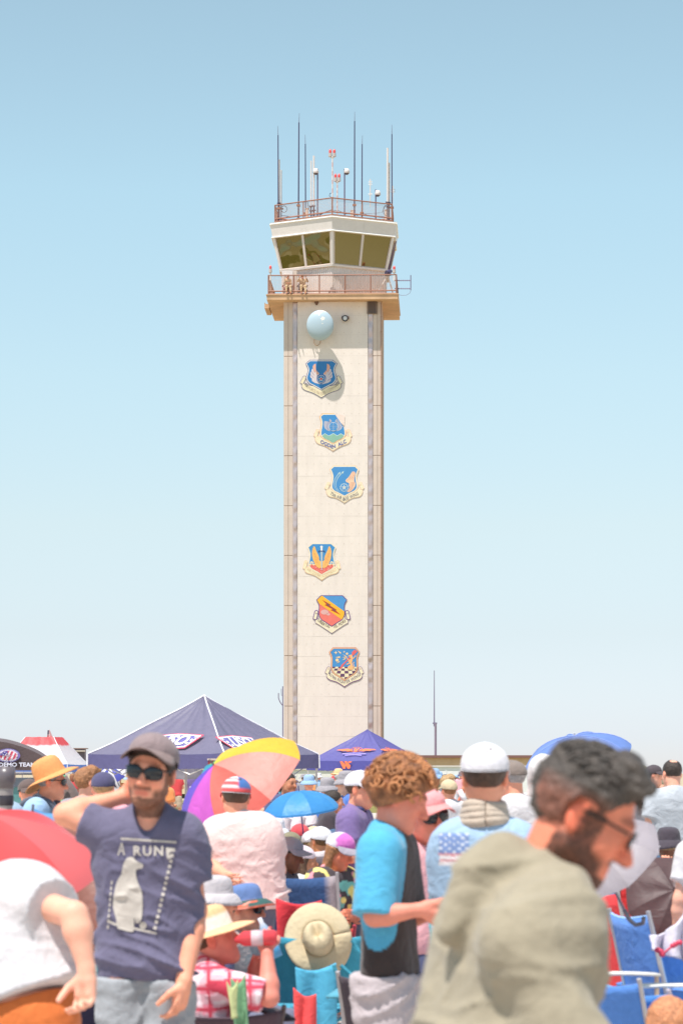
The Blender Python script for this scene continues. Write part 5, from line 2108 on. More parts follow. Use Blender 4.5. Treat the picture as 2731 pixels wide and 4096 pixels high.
# far sheds and white trailers seen through the crowd
for lab, xa, xb, ya, yb, dd, col in (('long white trailer behind the crowd at right, below the beige building', 1700, 2200, 3062, 3084, 125, (240, 238, 238)),
                                     ('white trailer behind the crowd between the two navy tents', 1040, 1330, 3074, 3200, 132, (238, 232, 226)),
                                     ('tan shed behind the navy tent at left', 380, 900, 3062, 3200, 150, (236, 214, 178))):
    A, B_ = P(xa, ya, dd), P(xb, yb, dd)
    t = thing('trailer' if 'trailer' in lab else 'shed', lab, 'trailer' if 'trailer' in lab else 'shed', ((A.x + B_.x) / 2, dd, 0))
    b = MB()
    b.box((A.x, dd, 0.55), (B_.x, dd + 2.4, A.z - 0.06))
    for i in range(1, 6):
        u = A.x + (B_.x - A.x) * i / 6
        b.box((u - 0.02, dd - 0.02, 0.6), (u + 0.02, dd, A.z - 0.1))
    bobj(b, 'body', mat('trailer_%d' % dd, lin(col), rough=0.6, noise=0.03), parent=t)
    b = MB()
    b.box((A.x - 0.06, dd - 0.06, A.z - 0.058), (B_.x + 0.06, dd + 2.5, A.z))
    bobj(b, 'roof', WMET, parent=t)
    b = MB()
    for u in (A.x + 0.6, B_.x - 0.6):
        b.tube([(u, dd + 0.1, 0.33), (u, dd + 0.4, 0.33)], 0.33, 14, (0.03, 0.03, 0.03))
    b.box((A.x + 0.2, dd + 0.2, 0.3), (B_.x - 0.2, dd + 2.2, 0.55), (0.05, 0.05, 0.05))
    bobj(b, 'undercarriage', PLASTIC, parent=t)


class Tent:
    def __init__(self, name, label, near, left, right, peak, z_e, z_v, d0, col, valcol=None, piping=None, a=None, group='pop-up tents', colf=None, ridge=0.0, sag=0.05):
        """near, left, right, peak: photo x of three eave corners and the top"""
        s = FOC / d0
        wl_, wr_ = (near - left) / s, (right - near) / s
        a = math.hypot(wl_, wr_)
        ph = math.atan2(wr_, wl_)
        N = P(near, 0, d0)
        N = Vector((N.x, d0, 0))
        L = N + Vector((-a * math.cos(ph), a * math.sin(ph), 0))
        R = N + Vector((a * math.sin(ph), a * math.cos(ph), 0))
        B_ = L + R - N
        self.c = (N + B_) / 2
        zp = P(0, peak, self.c.y).z
        ze, zv = P(0, z_e, d0).z, P(0, z_v, d0).z
        self.o = o = thing(name, label, 'tent', (self.c.x, self.c.y, 0), 0, group)
        cs = [N, R, B_, L]
        self.apex = Vector((self.c.x, self.c.y, zp))
        b = MB()
        pip = MB()
        val = MB()
        self.faces = []
        for i in range(4):
            A, C = cs[i], cs[(i + 1) % 4]
            rA = (A - self.c) * ridge
            rC = (C - self.c) * ridge

            def f(u, v, A=A, C=C, rA=rA, rC=rC):
                e = A + (C - A) * u
                e = Vector((e.x, e.y, ze))
                t = self.apex + rA * (1 - u) + rC * u
                p = e * (1 - v) + t * v
                p.z -= 0.012 * math.sin(u * 37 + i) * v * (1 - v) * 4 + 0.01 * math.sin(u * 17 + v * 9)
                p.z -= sag * 4 * v * (1 - v) * (0.6 + 0.8 * 4 * u * (1 - u)) + 0.02 * math.sin(math.pi * u) * (1 - v)
                return p
            b.grid(f, 40, 18, (lambda u, v, i=i: colf(i, u, v)) if colf else col)
            if piping is not None:
                pip.tube([f(0, k / 10) + Vector((0, 0, 0.012)) for k in range(11)], 0.014, 5, piping)
            self.faces.append((A, C, f))

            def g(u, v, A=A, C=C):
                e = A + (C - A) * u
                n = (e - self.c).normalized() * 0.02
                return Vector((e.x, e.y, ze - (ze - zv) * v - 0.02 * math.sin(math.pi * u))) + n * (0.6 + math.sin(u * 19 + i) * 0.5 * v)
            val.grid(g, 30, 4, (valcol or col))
            if piping is not None:
                pip.tube([g(0, 0), g(0, 1)], 0.016, 5, piping)
        if ridge:
            tops = [self.apex + (c_ - self.c) * ridge for c_ in cs]
            b.add(tops, [(0, 1, 2, 3)], colf(0, 0, 1) if colf else col)
        bobj(b, 'canopy', NYLON, parent=o, smooth=True)
        bobj(val, 'valance', NYLON, parent=o, smooth=True)
        if piping is not None:
            bobj(pip, 'edge_piping', FABRIC, parent=o)
        for c_ in cs:
            q = c_ * 0.985 + self.c * 0.015
            b = MB()
            b.box((q.x - 0.022, q.y - 0.022, 0), (q.x + 0.022, q.y + 0.022, ze - 0.03), lin((206, 196, 190)))
            b.box((q.x - 0.07, q.y - 0.07, 0), (q.x + 0.07, q.y + 0.07, 0.012), lin((180, 176, 172)))
            bobj(b, 'leg', METAL, parent=o)
        b = MB()
        for i in range(4):
            A, C = cs[i] * 0.985 + self.c * 0.015, cs[(i + 1) % 4] * 0.985 + self.c * 0.015
            for k in range(4):
                p, q = A + (C - A) * k / 4, A + (C - A) * (k + 1) / 4
                za, zb = (ze - 0.08, ze - 0.36) if k % 2 == 0 else (ze - 0.36, ze - 0.08)
                b.tube([(p.x, p.y, za), (q.x, q.y, zb)], 0.012, 4, lin((200, 196, 194)))
        bobj(b, 'truss', METAL, parent=o)
        self.ze, self.zv = ze, zv

    def face_frame(self, i, px, py, lift=0.03):
        A, C, f = self.faces[i]
        p0 = f(0.5, 0.0)
        ex = (f(1, 0) - f(0, 0)).normalized()
        up = (self.apex - p0).normalized()
        n = ex.cross(up).normalized()
        if n.z < 0:
            n = -n
        c = on_plane(px, py, p0, n)
        ez = n.cross(ex).normalized()
        if ez.z < 0:
            ez = -ez
        if ex.x < 0:
            ex = -ex
        A_, C_, f_ = A, C, f

        def m(x, y, k=0):
            q = c + ex * x + ez * y
            return q + n * (lift + 0.006 * k)
        return m, n


# navy tent with USO sign panels
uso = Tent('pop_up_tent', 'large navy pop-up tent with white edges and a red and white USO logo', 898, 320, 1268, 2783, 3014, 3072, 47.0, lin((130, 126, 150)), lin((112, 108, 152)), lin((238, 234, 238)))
sign = [(-0.40, 0.17), (0.0, 0.225), (0.40, 0.17), (0.47, 0.10), (0.30, -0.19), (0.0, -0.225), (-0.30, -0.19), (-0.47, 0.10)]
sign = [(-0.50, 0.16), (0.0, 0.21), (0.50, 0.16), (0.33, -0.19), (0.0, -0.22), (-0.33, -0.19)]
for fi, px, py in ((3, 696, 2970), (0, 958, 2978)):
    m, n = uso.face_frame(fi, px, py)
    m0 = m
    m = lambda x, y, k=0, m0=m0: m0(x * 1.12, y * 1.12, k)
    for lay, (q, c) in enumerate(((sign, (226, 84, 108)), (inset(sign, 0.025), (240, 236, 242)), (inset(sign, 0.055), (112, 104, 168)))):
        b = MB()
        b.poly(q, lambda x, y: m(x, y, lay), 0.004, n, lin(c))
        bobj(b, ('logo_border', 'logo_band', 'logo_field')[lay], FABRIC, parent=uso.o)
    b = MB()
    lettering(b, 'USO', 0.35, lambda x, y: m(x * 0.82, y - 0.12, 4), lin((242, 238, 244)), bold=0.012, font_shear=0.22)
    for s in (-1, 1):
        for j_, (sx_, sy_) in enumerate(((0.40, 0.085), (0.355, 0.0), (0.31, -0.085))):
            b.poly(star2((s * sx_, sy_), 0.04, rot=math.pi / 2), lambda x, y: m(x, y, 4), 0.004, n, lin((242, 238, 244)))
    bobj(b, 'lettering', FABRIC, parent=uso.o)
# violet-blue tent with orange wings
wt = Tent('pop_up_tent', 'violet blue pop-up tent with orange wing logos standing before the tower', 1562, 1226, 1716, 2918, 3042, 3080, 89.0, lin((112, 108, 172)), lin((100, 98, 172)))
OR = lin((244, 128, 84))
for fi, px, py, k_ in ((3, 1425, 3003, 1.0), (0, 1556, 3003, 1.0)):
    m, n = wt.face_frame(fi, px, py)
    w_ = [(0.12, 0.02), (0.3, 0.075), (0.62, 0.05), (0.72, 0.0), (0.55, -0.012), (0.5, -0.05), (0.36, -0.04), (0.3, -0.075), (0.18, -0.06), (0.12, -0.09)]
    b = MB()
    b.poly(w_, lambda x, y: m(x, y, 0), 0.005, n, OR)
    b.poly(mir(w_, 0), lambda x, y: m(x, y, 0), 0.005, n, OR)
    b.poly([(-0.1, 0.1), (-0.03, 0.1), (0.0, -0.02), (0.03, 0.1), (0.1, 0.1), (0.04, -0.1), (-0.04, -0.1)], lambda x, y: m(x, y, 1), 0.005, n, OR)
    bobj(b, 'wing_logo', FABRIC, parent=wt.o)
    b = MB()
    b.tube([m(0.2 * math.cos(t * 0.3), 0.02 + 0.13 * math.sin(t * 0.3), 1) for t in range(22)], 0.008, 4, OR)
    bobj(b, 'logo_ring', FABRIC, parent=wt.o)
    b = MB()
    for yy, ww in ((-0.17, 0.42), (-0.26, 0.3)):
        b.poly(arc_strip([(-ww, yy - 0.03), (0, yy), (ww, yy - 0.03)], 0.045, 0.045), lambda x, y: m(x, y, 0), 0.005, n, lin((168, 150, 220)))
    bobj(b, 'lilac_line', FABRIC, parent=wt.o)
A, C, f = wt.faces[3]
dirv = (C - A).normalized() if (C - A).x > 0 else (A - C).normalized()
nn_ = Vector((dirv.y, -dirv.x, 0))
c = P(1382, 3060, 0.0)
e0 = on_plane(1382, 3060, Vector((A.x, A.y, wt.ze)) + nn_ * 0.03, nn_)
b = MB()
for dx in (0.0, 0.16):
    b.poly([(-0.2 + dx, 0.12), (-0.1 + dx, 0.12), (0.03 + dx, -0.02), (0.0 + dx, -0.12), (-0.08 + dx, -0.12)], lambda x, y: e0 + dirv * x + Vector((0, 0, y)) + nn_ * 0.03, 0.004, nn_, OR)
b.poly([(0.1, 0.12), (0.24, 0.12), (0.2, 0.07), (0.12, 0.07)], lambda x, y: e0 + dirv * x + Vector((0, 0, y)) + nn_ * 0.03, 0.004, nn_, OR)
bobj(b, 'valance_mark', FABRIC, parent=wt.o)
# red, white and blue tent


def rwb(i, u, v):
    return lin((232, 92, 96)) if v > 0.74 else lin((226, 222, 224))


rw = Tent('pop_up_tent', 'white pop-up tent with a red top and blue valance, behind the straw hat', 270, -10, 330, 2949, 3057, 3086, 96.0, (0.8, 0.8, 0.8), lin((92, 132, 206)), lin((240, 238, 240)), colf=rwb, ridge=0.42)
m, n = rw.face_frame(3, 165, 3010)
b = MB()
b.poly([(-0.55, 0.3), (0.3, 0.35), (0.35, 0.2), (0.1, -0.25), (-0.2, -0.3)], lambda x, y: m(x, y, 0), 0.005, n, lin((246, 190, 110)))
b.poly([(-0.5, 0.25), (0.26, 0.29), (0.28, 0.18), (0.08, -0.2), (-0.18, -0.24)], lambda x, y: m(x, y, 1), 0.005, n, lin((120, 130, 196)))
b.poly([(-0.35, 0.1), (-0.1, 0.16), (0.22, 0.26), (0.12, 0.08), (0.0, 0.0), (-0.2, -0.12)], lambda x, y: m(x, y, 2), 0.005, n, lin((236, 226, 230)))
b.poly([(-0.38, 0.12), (-0.2, 0.15), (-0.1, 0.04), (-0.3, -0.02)], lambda x, y: m(x, y, 3), 0.005, n, lin((236, 120, 110)))
bobj(b, 'crest_print', FABRIC, parent=rw.o)
m, n = rw.face_frame(0, 297, 3025)
b = MB()
b.poly(arc_strip([(-0.3, 0.4), (-0.25, 0.1), (0.0, -0.2), (0.2, -0.35)], 0.05, 0.05), lambda x, y: m(x, y, 0), 0.005, n, lin((92, 96, 190)))
b.poly(arc_strip([(-0.15, 0.25), (0.05, 0.05), (0.28, -0.2)], 0.09, 0.05), lambda x, y: m(x, y, 0), 0.005, n, lin((220, 84, 110)))
bobj(b, 'crest_print', FABRIC, parent=rw.o)
# small flag above it
c = P(199, 2950, 97)
fl = thing('flag', 'small stars and stripes flag on a pole above the white tent', 'flag', (c.x, 97, 0))
b = MB()
b.tube([(c.x, 97, 0), (c.x, 97, P(0, 2917, 97).z)], 0.02, 6, lin((236, 232, 230)))
bobj(b, 'pole', METAL, parent=fl)
b = MB()
b.grid(lambda u, v: Vector((c.x - 0.06 + 0.2 * u * (0.4 + 0.6 * v) - 0.02 * v, 97 - 0.03 + 0.06 * math.sin(u * 6), c.z + 0.26 - 0.27 * v + 0.06 * (u - 0.5) * v)), 14, 13,
       lambda u, v: lin((92, 86, 120)) if (u < 0.45 and v < 0.5) else (lin((186, 90, 96)) if int(v * 13) % 2 == 0 else lin((214, 196, 192))))
bobj(b, 'banner', FABRIC, parent=fl)
b = MB()
A, B_ = P(290, 2992, 150), P(348, 3010, 150)
b.box((A.x, 150, A.z - 0.05), (B_.x, 151, A.z), lin((150, 118, 110)))
b.box((A.x, 150.1, 0), (B_.x - 0.12, 150.9, A.z - 0.052), lin((120, 104, 120)))
b.box((A.x - 0.02, 149.96, A.z - 0.2), (B_.x - 0.08, 150.06, A.z - 0.12), lin((206, 190, 180)))
bobj(b, 'flat_roofed_hut', PAINT, 'brown flat roofed hut between the white tent and navy tent', 'hut')

# black awning of the demo team and the green vehicle beneath
d = 40.0
aw = thing('display_awning', 'black arched awning lettered DEMO TEAM with a round flag badge at far left', 'awning', (P(0, 0, d).x, d, 0))
b = MB()
edge = smooth_line([(-260, 2990), (-120, 2962), (0, 2966), (80, 2984), (150, 3012), (200, 3046), (240, 3086), (262, 3112)], 5)
b.grid(lambda u, v: P(*(edge[int(round(u * (len(edge) - 1)))]), d + 2.2 * v) + Vector((0, 0, 0.05 * math.sin(math.pi * v))), len(edge) - 1, 4, lin((100, 84, 84)))
front = [(x, y) for x, y in edge] + [(262, 3116), (130, 3082), (-260, 3082)]
b.poly(front, lambda x, y: P(x, y, d), 0.02, Vector((0, -1, 0)), lin((100, 84, 84)))
bobj(b, 'shell', FABRIC, parent=aw)
b = MB()
for x in (-250, 255):
    q = P(x, 3080, d + 0.1)
    b.tube([(q.x, q.y, 0), q], 0.03, 6, lin((90, 84, 90)))
bobj(b, 'leg', METAL, parent=aw)
b = MB()
cx_, cy_ = 34, 3022
pm = lambda lay: (lambda x, y: P(x, y, d - 0.03 - 0.006 * lay))
b.poly(circle2((cx_, cy_), 48, 28, 28), pm(0), 0.004, Vector((0, -1, 0)), lin((128, 116, 176)))
b.poly(circle2((cx_, cy_), 38, 24, 21), pm(1), 0.004, Vector((0, -1, 0)), lin((240, 232, 236)))
disc = circle2((cx_, cy_), 35, 24, 19)
b.poly(disc, pm(2), 0.004, Vector((0, -1, 0)), lin((226, 96, 118)))
for i in range(4):
    q = clip_convex(disc, [(cx_ - 30 + i * 18, cy_ + 20), (cx_ - 22 + i * 18, cy_ + 20), (cx_ - 4 + i * 18, cy_ - 20), (cx_ - 12 + i * 18, cy_ - 20)])
    if q:
        b.poly(q, pm(3), 0.004, Vector((0, -1, 0)), lin((240, 226, 230)))
q = clip_half(clip_half(disc, 1, 0, cx_ - 2), 0, 1, cy_)
b.poly(q, pm(4), 0.004, Vector((0, -1, 0)), lin((104, 92, 160)))
for sx_, sy_ in ((10, 3012), (20, 3010), (28, 3014), (14, 3018), (24, 3019)):
    b.poly(star2((sx_, sy_), 3.2), pm(5), 0.004, Vector((0, -1, 0)), lin((238, 234, 240)))
b.poly([(22, 3022), (30, 3019), (46, 3021), (40, 3027), (30, 3030)], pm(6), 0.004, Vector((0, -1, 0)), lin((176, 150, 160)))
bobj(b, 'round_badge', FABRIC, parent=aw)
b = MB()
vs, fs = text_tris('F-35A LIGHTNING II', 1.0, bold=0.02)
w_ = max(p[0] for p in vs)
for (x, y) in []:
    pass
for (txt, r0, a0, a1, up) in (('F-35A LIGHTNING II', 24, 200, 340, 1), ('DEMO TEAM', 24, 150, 30, -1)):
    vs, fs = text_tris(txt, 1.0, bold=0.02)
    x0_, x1_ = min(p[0] for p in vs), max(p[0] for p in vs)
    out = []
    for (x, y) in vs:
        a_ = math.radians(a0 + (a1 - a0) * (x - x0_) / (x1_ - x0_))
        rr = (r0 - 1.5 + up * (y - 0.35) * 6)
        out.append(P(cx_ + rr * 1.75 * math.cos(a_), cy_ + rr * math.sin(a_), d - 0.07))
    b.add(out, fs, lin((240, 236, 242)))
lettering(b, 'DEMO TEAM', 22, lambda x, y: P(-4 + x * 1.18, 3066 - y, d - 0.05), lin((236, 232, 244)), bold=0.6, align='LEFT')
bobj(b, 'lettering', FABRIC, parent=aw)
d = 36.0
c = P(20, 3093, d)
car = thing('parked_vehicle', 'dark green vehicle with tinted windows parked under the black awning', 'vehicle', (c.x, d, 0))
b = MB()
x0, x1 = P(-330, 0, d).x, P(122, 0, d).x
b.grid(lambda u, v: Vector((x0 + (x1 - x0) * u + (0.12 * (v - 0.5) if u > 0.5 else 0) * -1, d, 0)) + Vector((0, 1.7 * (0.5 - 0.5 * math.cos(math.pi * v)) if False else 0.0, 0.35 + 0.65 * v)), 8, 4, lin((60, 78, 74)))
b.box((x0, d, 0.35), (x1, d + 1.8, 1.02), lin((70, 84, 84)))
b.box((x0 + 0.1, d + 0.06, 1.5), (x1 - 0.05, d + 1.7, 1.62), lin((86, 92, 100)))
for x in (x0 + 0.1, (x0 + x1) / 2, x1 - 0.12):
    b.box((x, d + 0.06, 1.0), (x + 0.07, d + 1.7, 1.5), lin((60, 70, 76)))
b.tube([(x0 + 0.2, d + 0.1, 1.68), (x1 - 0.1, d + 0.1, 1.68)], 0.025, 6, lin((120, 116, 122)))
b.tube([(x0 + 0.2, d + 1.6, 1.68), (x1 - 0.1, d + 1.6, 1.68)], 0.025, 6, lin((120, 116, 122)))
bobj(b, 'body', PAINT, parent=car)
b = MB()
b.box((x0 + 0.12, d + 0.09, 1.02), (x1 - 0.08, d + 1.66, 1.5), lin((120, 172, 168)))
bobj(b, 'window', mat('car_glass', lin((96, 150, 148)), rough=0.12, noise=0.25, nscale=3), parent=car)
for x in (x0 + 0.45, x1 - 0.3):
    b = MB()
    b.tube([(x, d - 0.02, 0.34), (x, d + 0.2, 0.34)], 0.34, 18, (0.02, 0.02, 0.02))
    w_ = bobj(b, 'wheel', PLASTIC, parent=car)
    b = MB()
    b.tube([(x, d - 0.03, 0.34), (x, d, 0.34)], 0.19, 14, lin((150, 150, 156)))
    b.v = [tuple(Vector(p) - car.location) for p in b.v]
    b.build('rim', METAL, w_)
b = MB()
A, B_ = P(832, 3034, 44), P(905, 3090, 44)
b.box((A.x, 44, A.z - 0.9), (B_.x, 44.04, A.z - 0.03), lin((150, 52, 56)))
b.box((A.x - 0.01, 43.99, A.z - 0.029), (B_.x + 0.01, 44.05, A.z), lin((206, 186, 176)))
b.tube([(A.x + 0.05, 44.05, 0), (A.x + 0.05, 44.05, A.z - 0.1)], 0.02, 6, lin((110, 100, 100)))
b.tube([(B_.x - 0.05, 44.05, 0), (B_.x - 0.05, 44.05, A.z - 0.1)], 0.02, 6, lin((110, 100, 100)))
bobj(b, 'red_board', PAINT, 'dark red board standing under the navy tent beside the rainbow umbrella', 'board')


# ------------------------------------------------------------------ umbrellas
def umbrella(label, px, py, d, R, axis, cols, depth=0.34, n=8, handle=0.0, phase=0.0, e1=None, name='umbrella', scallop=0.05, m=None, edge=None, inner_hub=True, group=None, stick=(0.2, 0.18, 0.2), valance=0.0):
    c = P(px, py, d)                     # centre of the rim
    w = Vector(axis).normalized()
    u = (Vector(e1) if e1 else Vector((1, 0, 0)))
    u = (u - w * u.dot(w)).normalized()
    v = w.cross(u).normalized()
    o = thing(name, label, 'umbrella', (c.x, c.y, c.z), 0, group)
    H = R * depth * 2
    th = 1.15

    def pt(a, t):
        k = (a - phase) / (2 * math.pi / n)
        fr = k - math.floor(k)
        sc = 1 - scallop * math.sin(math.pi * fr) * t * t
        r = R * math.sin(th * t) / math.sin(th) * sc
        z = H * (math.cos(th * t) - math.cos(th)) / (1 - math.cos(th)) - 0.04 * R * math.sin(math.pi * fr) * math.sin(math.pi * t)
        return u * (r * math.cos(a)) + v * (r * math.sin(a)) + w * z
    b = MB()
    for i in range(n):
        a0, a1 = phase + 2 * math.pi * i / n, phase + 2 * math.pi * (i + 1) / n
        b.grid(lambda x, y: pt(a0 + (a1 - a0) * min(0.9999, max(0.0001, x)), y), 8, 12, cols[i % len(cols)])
        if valance:
            b.grid(lambda x, y: pt(a0 + (a1 - a0) * min(0.9999, max(0.0001, x)), 1.0) - Vector((0, 0, valance * y)), 8, 1, cols[i % len(cols)])
    can = b.build('canopy', m or NYLON, o, True)
    b = MB()
    for i in range(n):
        a0 = phase + 2 * math.pi * i / n + 0.0001
        b.tube([pt(a0, t / 8) - w * 0.008 for t in range(9)], 0.0035, 4, lin((150, 146, 150)))
    rb = b.build('rib', METAL, o)
    if edge is not None:
        b = MB()
        for i in range(n):
            a0 = phase + 2 * math.pi * i / n + 0.0001
            b.tube([pt(a0, t / 8) + w * 0.004 for t in range(9)], 0.006, 4, edge)
        b.build('seam_tape', FABRIC, o)
    L = handle or R * 1.4
    b = MB()
    b.tube([w * (H + 0.05), -w * (L - H)], 0.007 if R < 0.9 else 0.02, 6, stick)
    b.build('shaft', METAL, o)
    b = MB()
    e = -w * (L - H)
    if R < 0.9:
        b.tube([e, e - w * 0.06, e - w * 0.10 + u * 0.015, e - w * 0.105 + u * 0.05, e - w * 0.075 + u * 0.065], 0.011, 7, stick)
    else:
        b.tube([e + w * 0.3, e], 0.03, 7, stick)
    b.build('handle', PLASTIC, o, True)
    return o


CORAL, CORAL2 = lin((242, 156, 144)), lin((236, 116, 104))
umbrella('rainbow umbrella with large coral panels tilted over the flag capped man', 962, 3180, 19.0, 0.54, (-0.62, -0.33, 0.72),
         [CORAL2, CORAL, lin((250, 196, 70)), lin((250, 206, 84)), lin((110, 190, 120)), lin((70, 170, 196)), lin((120, 96, 210)), lin((216, 104, 206))], depth=0.27, phase=math.radians(-118), e1=(0.8, 0.0, 0.6))
umbrella('bright red satin umbrella, lowest at the left edge', -70, 3440, 11.6, 0.52, (0.10, -0.30, 0.95), [lin((238, 92, 92)), lin((240, 116, 116)), lin((236, 84, 84))], depth=0.2, n=8, phase=0.12, m=mat('red_satin', attr=True, rough=0.26, spec=0.7, trans=0.3))
umbrella('light blue umbrella peeking out behind the red one', 120, 3400, 13.6, 0.42, (0.1, -0.25, 0.95), [lin((116, 176, 226)), lin((100, 160, 216))], depth=0.22)
umbrella('plain brown umbrella in shade below the red one', 330, 3560, 12.8, 0.46, (0.15, -0.62, 0.77), [lin((146, 98, 86))], depth=0.2, phase=0.5)  # brown set darker to stand in for the shade below the red umbrella
umbrella('small bright blue umbrella held over seated people in the middle', 1203, 3238, 26.0, 0.37, (-0.10, -0.12, 0.98), [lin((74, 152, 214)), lin((84, 162, 222))], depth=0.24, handle=0.66, phase=0.3, valance=0.02, stick=lin((96, 84, 130)))
umbrella('large blue beach umbrella rising behind the dark haired man in olive', 2312, 3028, 48.0, 0.97, (-0.19, -0.22, 0.95), [lin((124, 150, 212)), lin((116, 144, 208)), lin((128, 156, 214))], depth=0.2, n=8, handle=2.2, phase=0.2, name='beach_umbrella', edge=lin((140, 160, 220)), stick=lin((220, 216, 214)))
umbrella('pale grey umbrella beside the face of the dark haired man', 2395, 3440, 12.5, 0.30, (-0.42, -0.5, 0.76), [lin((178, 168, 172))], depth=0.18, phase=0.4)
umbrella('dark brown umbrella tilted open at the right edge', 2684, 3590, 15.5, 0.27, (0.05, -0.86, 0.5), [lin((100, 78, 78))], depth=0.16, phase=0.4, n=8)
umbrella('dark grey umbrella far behind under the navy tent', 745, 3100, 60.0, 0.5, (0.0, -0.2, 0.97), [lin((110, 104, 112))], depth=0.2)
umbrella('navy and white striped umbrella far behind the navy capped boy', 455, 3095, 55.0, 0.32, (-0.3, -0.6, 0.74), [lin((92, 96, 180)), lin((236, 232, 238))], depth=0.3, n=10)


# ------------------------------------------------------------------ folding chairs
def camp_chair(label, px, d, yaw, col, frame=lin((190, 186, 188)), arm=None, h=0.92, edge=None, z0=0.0, w=0.27, back_at=False, k=1.0, group='folding chairs among the crowd', trim=None, y=None):
    x = (px - CX) / FOC * d
    if back_at:
        x += 0.3 * k * math.sin(math.radians(yaw))
    o = thing('folding_chair', label, 'chair', (x, d, z0), math.radians(yaw), group)
    o.scale = (k, k, k)
    arm = arm if arm is not None else col
    sh = 0.42
    b = MB()
    b.grid(lambda u, v: Vector((w * (2 * u - 1), -0.24 + 0.46 * v, sh - 0.05 * math.sin(math.pi * u) - 0.03 * v)), 8, 8, col, thick=0.008)
    b.build('seat', FABRIC, o, True)
    b = MB()

    def bk(u, v):
        q = 2 * u - 1
        return Vector((w * q * (1 - 0.06 * v), 0.22 + 0.15 * v + 0.05 * (1 - q * q) * (1 - 0.5 * v), sh - 0.02 + (h - sh) * v - 0.02 * (1 - q * q) * v))
    b.grid(bk, 12, 10, (lambda u, v: (trim if trim is not None and (u < 0.16 or u > 0.84) else col)), thick=0.008)
    b.build('backrest', FABRIC, o, True)
    if edge is not None:
        b = MB()
        b.tube([bk(0, k / 6) for k in range(7)] + [bk(k / 6, 1) for k in range(1, 7)] + [bk(1, 1 - k / 6) for k in range(1, 7)], 0.008, 5, edge)
        b.build('edge_tape', FABRIC, o)
    for s in (-1, 1):
        b = MB()
        b.grid(lambda u, v: Vector((s * (w + 0.05) + 0.045 * (2 * u - 1), -0.26 + 0.52 * v, 0.62 + 0.02 * math.sin(math.pi * v) - 0.03 * v)), 3, 6, arm, thick=0.012)
        b.build('armrest', FABRIC, o, True)
        b = MB()
        b.tube([(s * w, 0.22, 0.03), (s * w, 0.24, sh), (s * w * 0.95, 0.38, h)], 0.011, 6, frame)
        b.build('back_post', METAL, o)
        b = MB()
        b.tube([(s * (w + 0.03), -0.25, 0.62), (s * (w + 0.02), -0.25, 0.03)], 0.011, 6, frame)
        b.build('leg', METAL, o)
    b = MB()
    for (p, q) in (((-w, -0.25, 0.05), (w, -0.25, sh - 0.02)), ((w, -0.25, 0.05), (-w, -0.25, sh - 0.02)), ((-w, 0.22, 0.05), (w, 0.22, sh - 0.02)), ((w, 0.22, 0.05), (-w, 0.22, sh - 0.02)),
                   ((-w, -0.25, 0.05), (-w, 0.22, sh - 0.02)), ((-w, 0.22, 0.05), (-w, -0.25, sh - 0.02)), ((w, -0.25, 0.05), (w, 0.22, sh - 0.02)), ((w, 0.22, 0.05), (w, -0.25, sh - 0.02))):
        b.tube([p, q], 0.010, 5, frame)
    b.build('cross_frame', METAL, o)
    return o


NVY, RED_, BLU, TEAL, BLK = lin((62, 92, 138)), lin((232, 70, 72)), lin((84, 132, 214)), lin((70, 160, 186)), lin((96, 84, 88))
camp_chair('navy folding chair with pale grey sides seen from behind, centre', 1222, 17.6, 172, NVY, trim=lin((176, 164, 168)), arm=lin((190, 180, 182)), h=1.06)
camp_chair('dark grey folding chair with a pale frame behind the kid in purple cap', 1290, 21.5, 168, lin((112, 102, 108)), frame=lin((206, 200, 206)), h=1.08)
camp_chair('red folding chair behind the tan hat', 1165, 16.2, 200, RED_, frame=lin((206, 70, 80)), arm=lin((176, 160, 160)), h=0.80)
camp_chair('teal folding chair the tan hat hangs on', 1268, 15.6, 182, TEAL, arm=TEAL, frame=lin((86, 170, 190)), h=0.80)
camp_chair('black folding chair right of the tan hat', 1600, 13.6, 160, lin((86, 76, 84)), arm=lin((90, 160, 180)), h=0.72, w=0.2)
camp_chair('red folding chair with grey posts, half hidden behind olive hoodie', 2412, 15.0, 118, RED_, frame=lin((196, 194, 190)), h=1.06, w=0.24, back_at=True)
camp_chair('blue folding chair next to the red one behind the olive hoodie', 2462, 16.4, 122, lin((84, 136, 196)), h=1.1, w=0.26, back_at=True)
camp_chair('short red folding chair before the brown umbrella', 2540, 16.0, 186, RED_, h=1.1, w=0.15, back_at=True)
camp_chair('tall blue folding chair in front of the dark brown umbrella', 2552, 13.6, 122, lin((100, 144, 214)), h=0.94, w=0.15, back_at=True, k=1.08, edge=lin((150, 190, 236)))
camp_chair('blue folding chair with white armrests beside olive hoodie', 2470, 12.8, 100, BLU, arm=lin((232, 226, 216)), frame=lin((214, 186, 160)), h=0.76, k=1.16)
camp_chair('blue folding chair at the right edge near the strawberry blond child', 2665, 12.4, 140, lin((90, 146, 214)), arm=lin((120, 180, 230)), frame=lin((206, 190, 196)), h=0.74)
camp_chair('royal blue folding chair low beside the white armrests', 2400, 12.2, 150, lin((92, 140, 214)), frame=lin((196, 190, 190)), h=0.8, w=0.2, back_at=True)
camp_chair('blue folding chair beyond the dark brown umbrella at right', 2610, 17.2, 165, lin((104, 148, 210)), h=1.02, back_at=True)
camp_chair('bright blue folding chair half out of frame by the white sheet', 2716, 13.8, 200, lin((96, 150, 224)), arm=lin((130, 190, 236)), h=0.86, back_at=True)
camp_chair('black folding chair of the woman in plaid', 790, 12.3, 205, lin((88, 70, 78)), frame=lin((80, 70, 72)), arm=lin((60, 52, 56)), h=0.66)
camp_chair('dark folding chair low behind the navy T-shirt man', 300, 12.6, 195, lin((60, 60, 84)), frame=lin((90, 84, 80)), h=0.82, w=0.2)
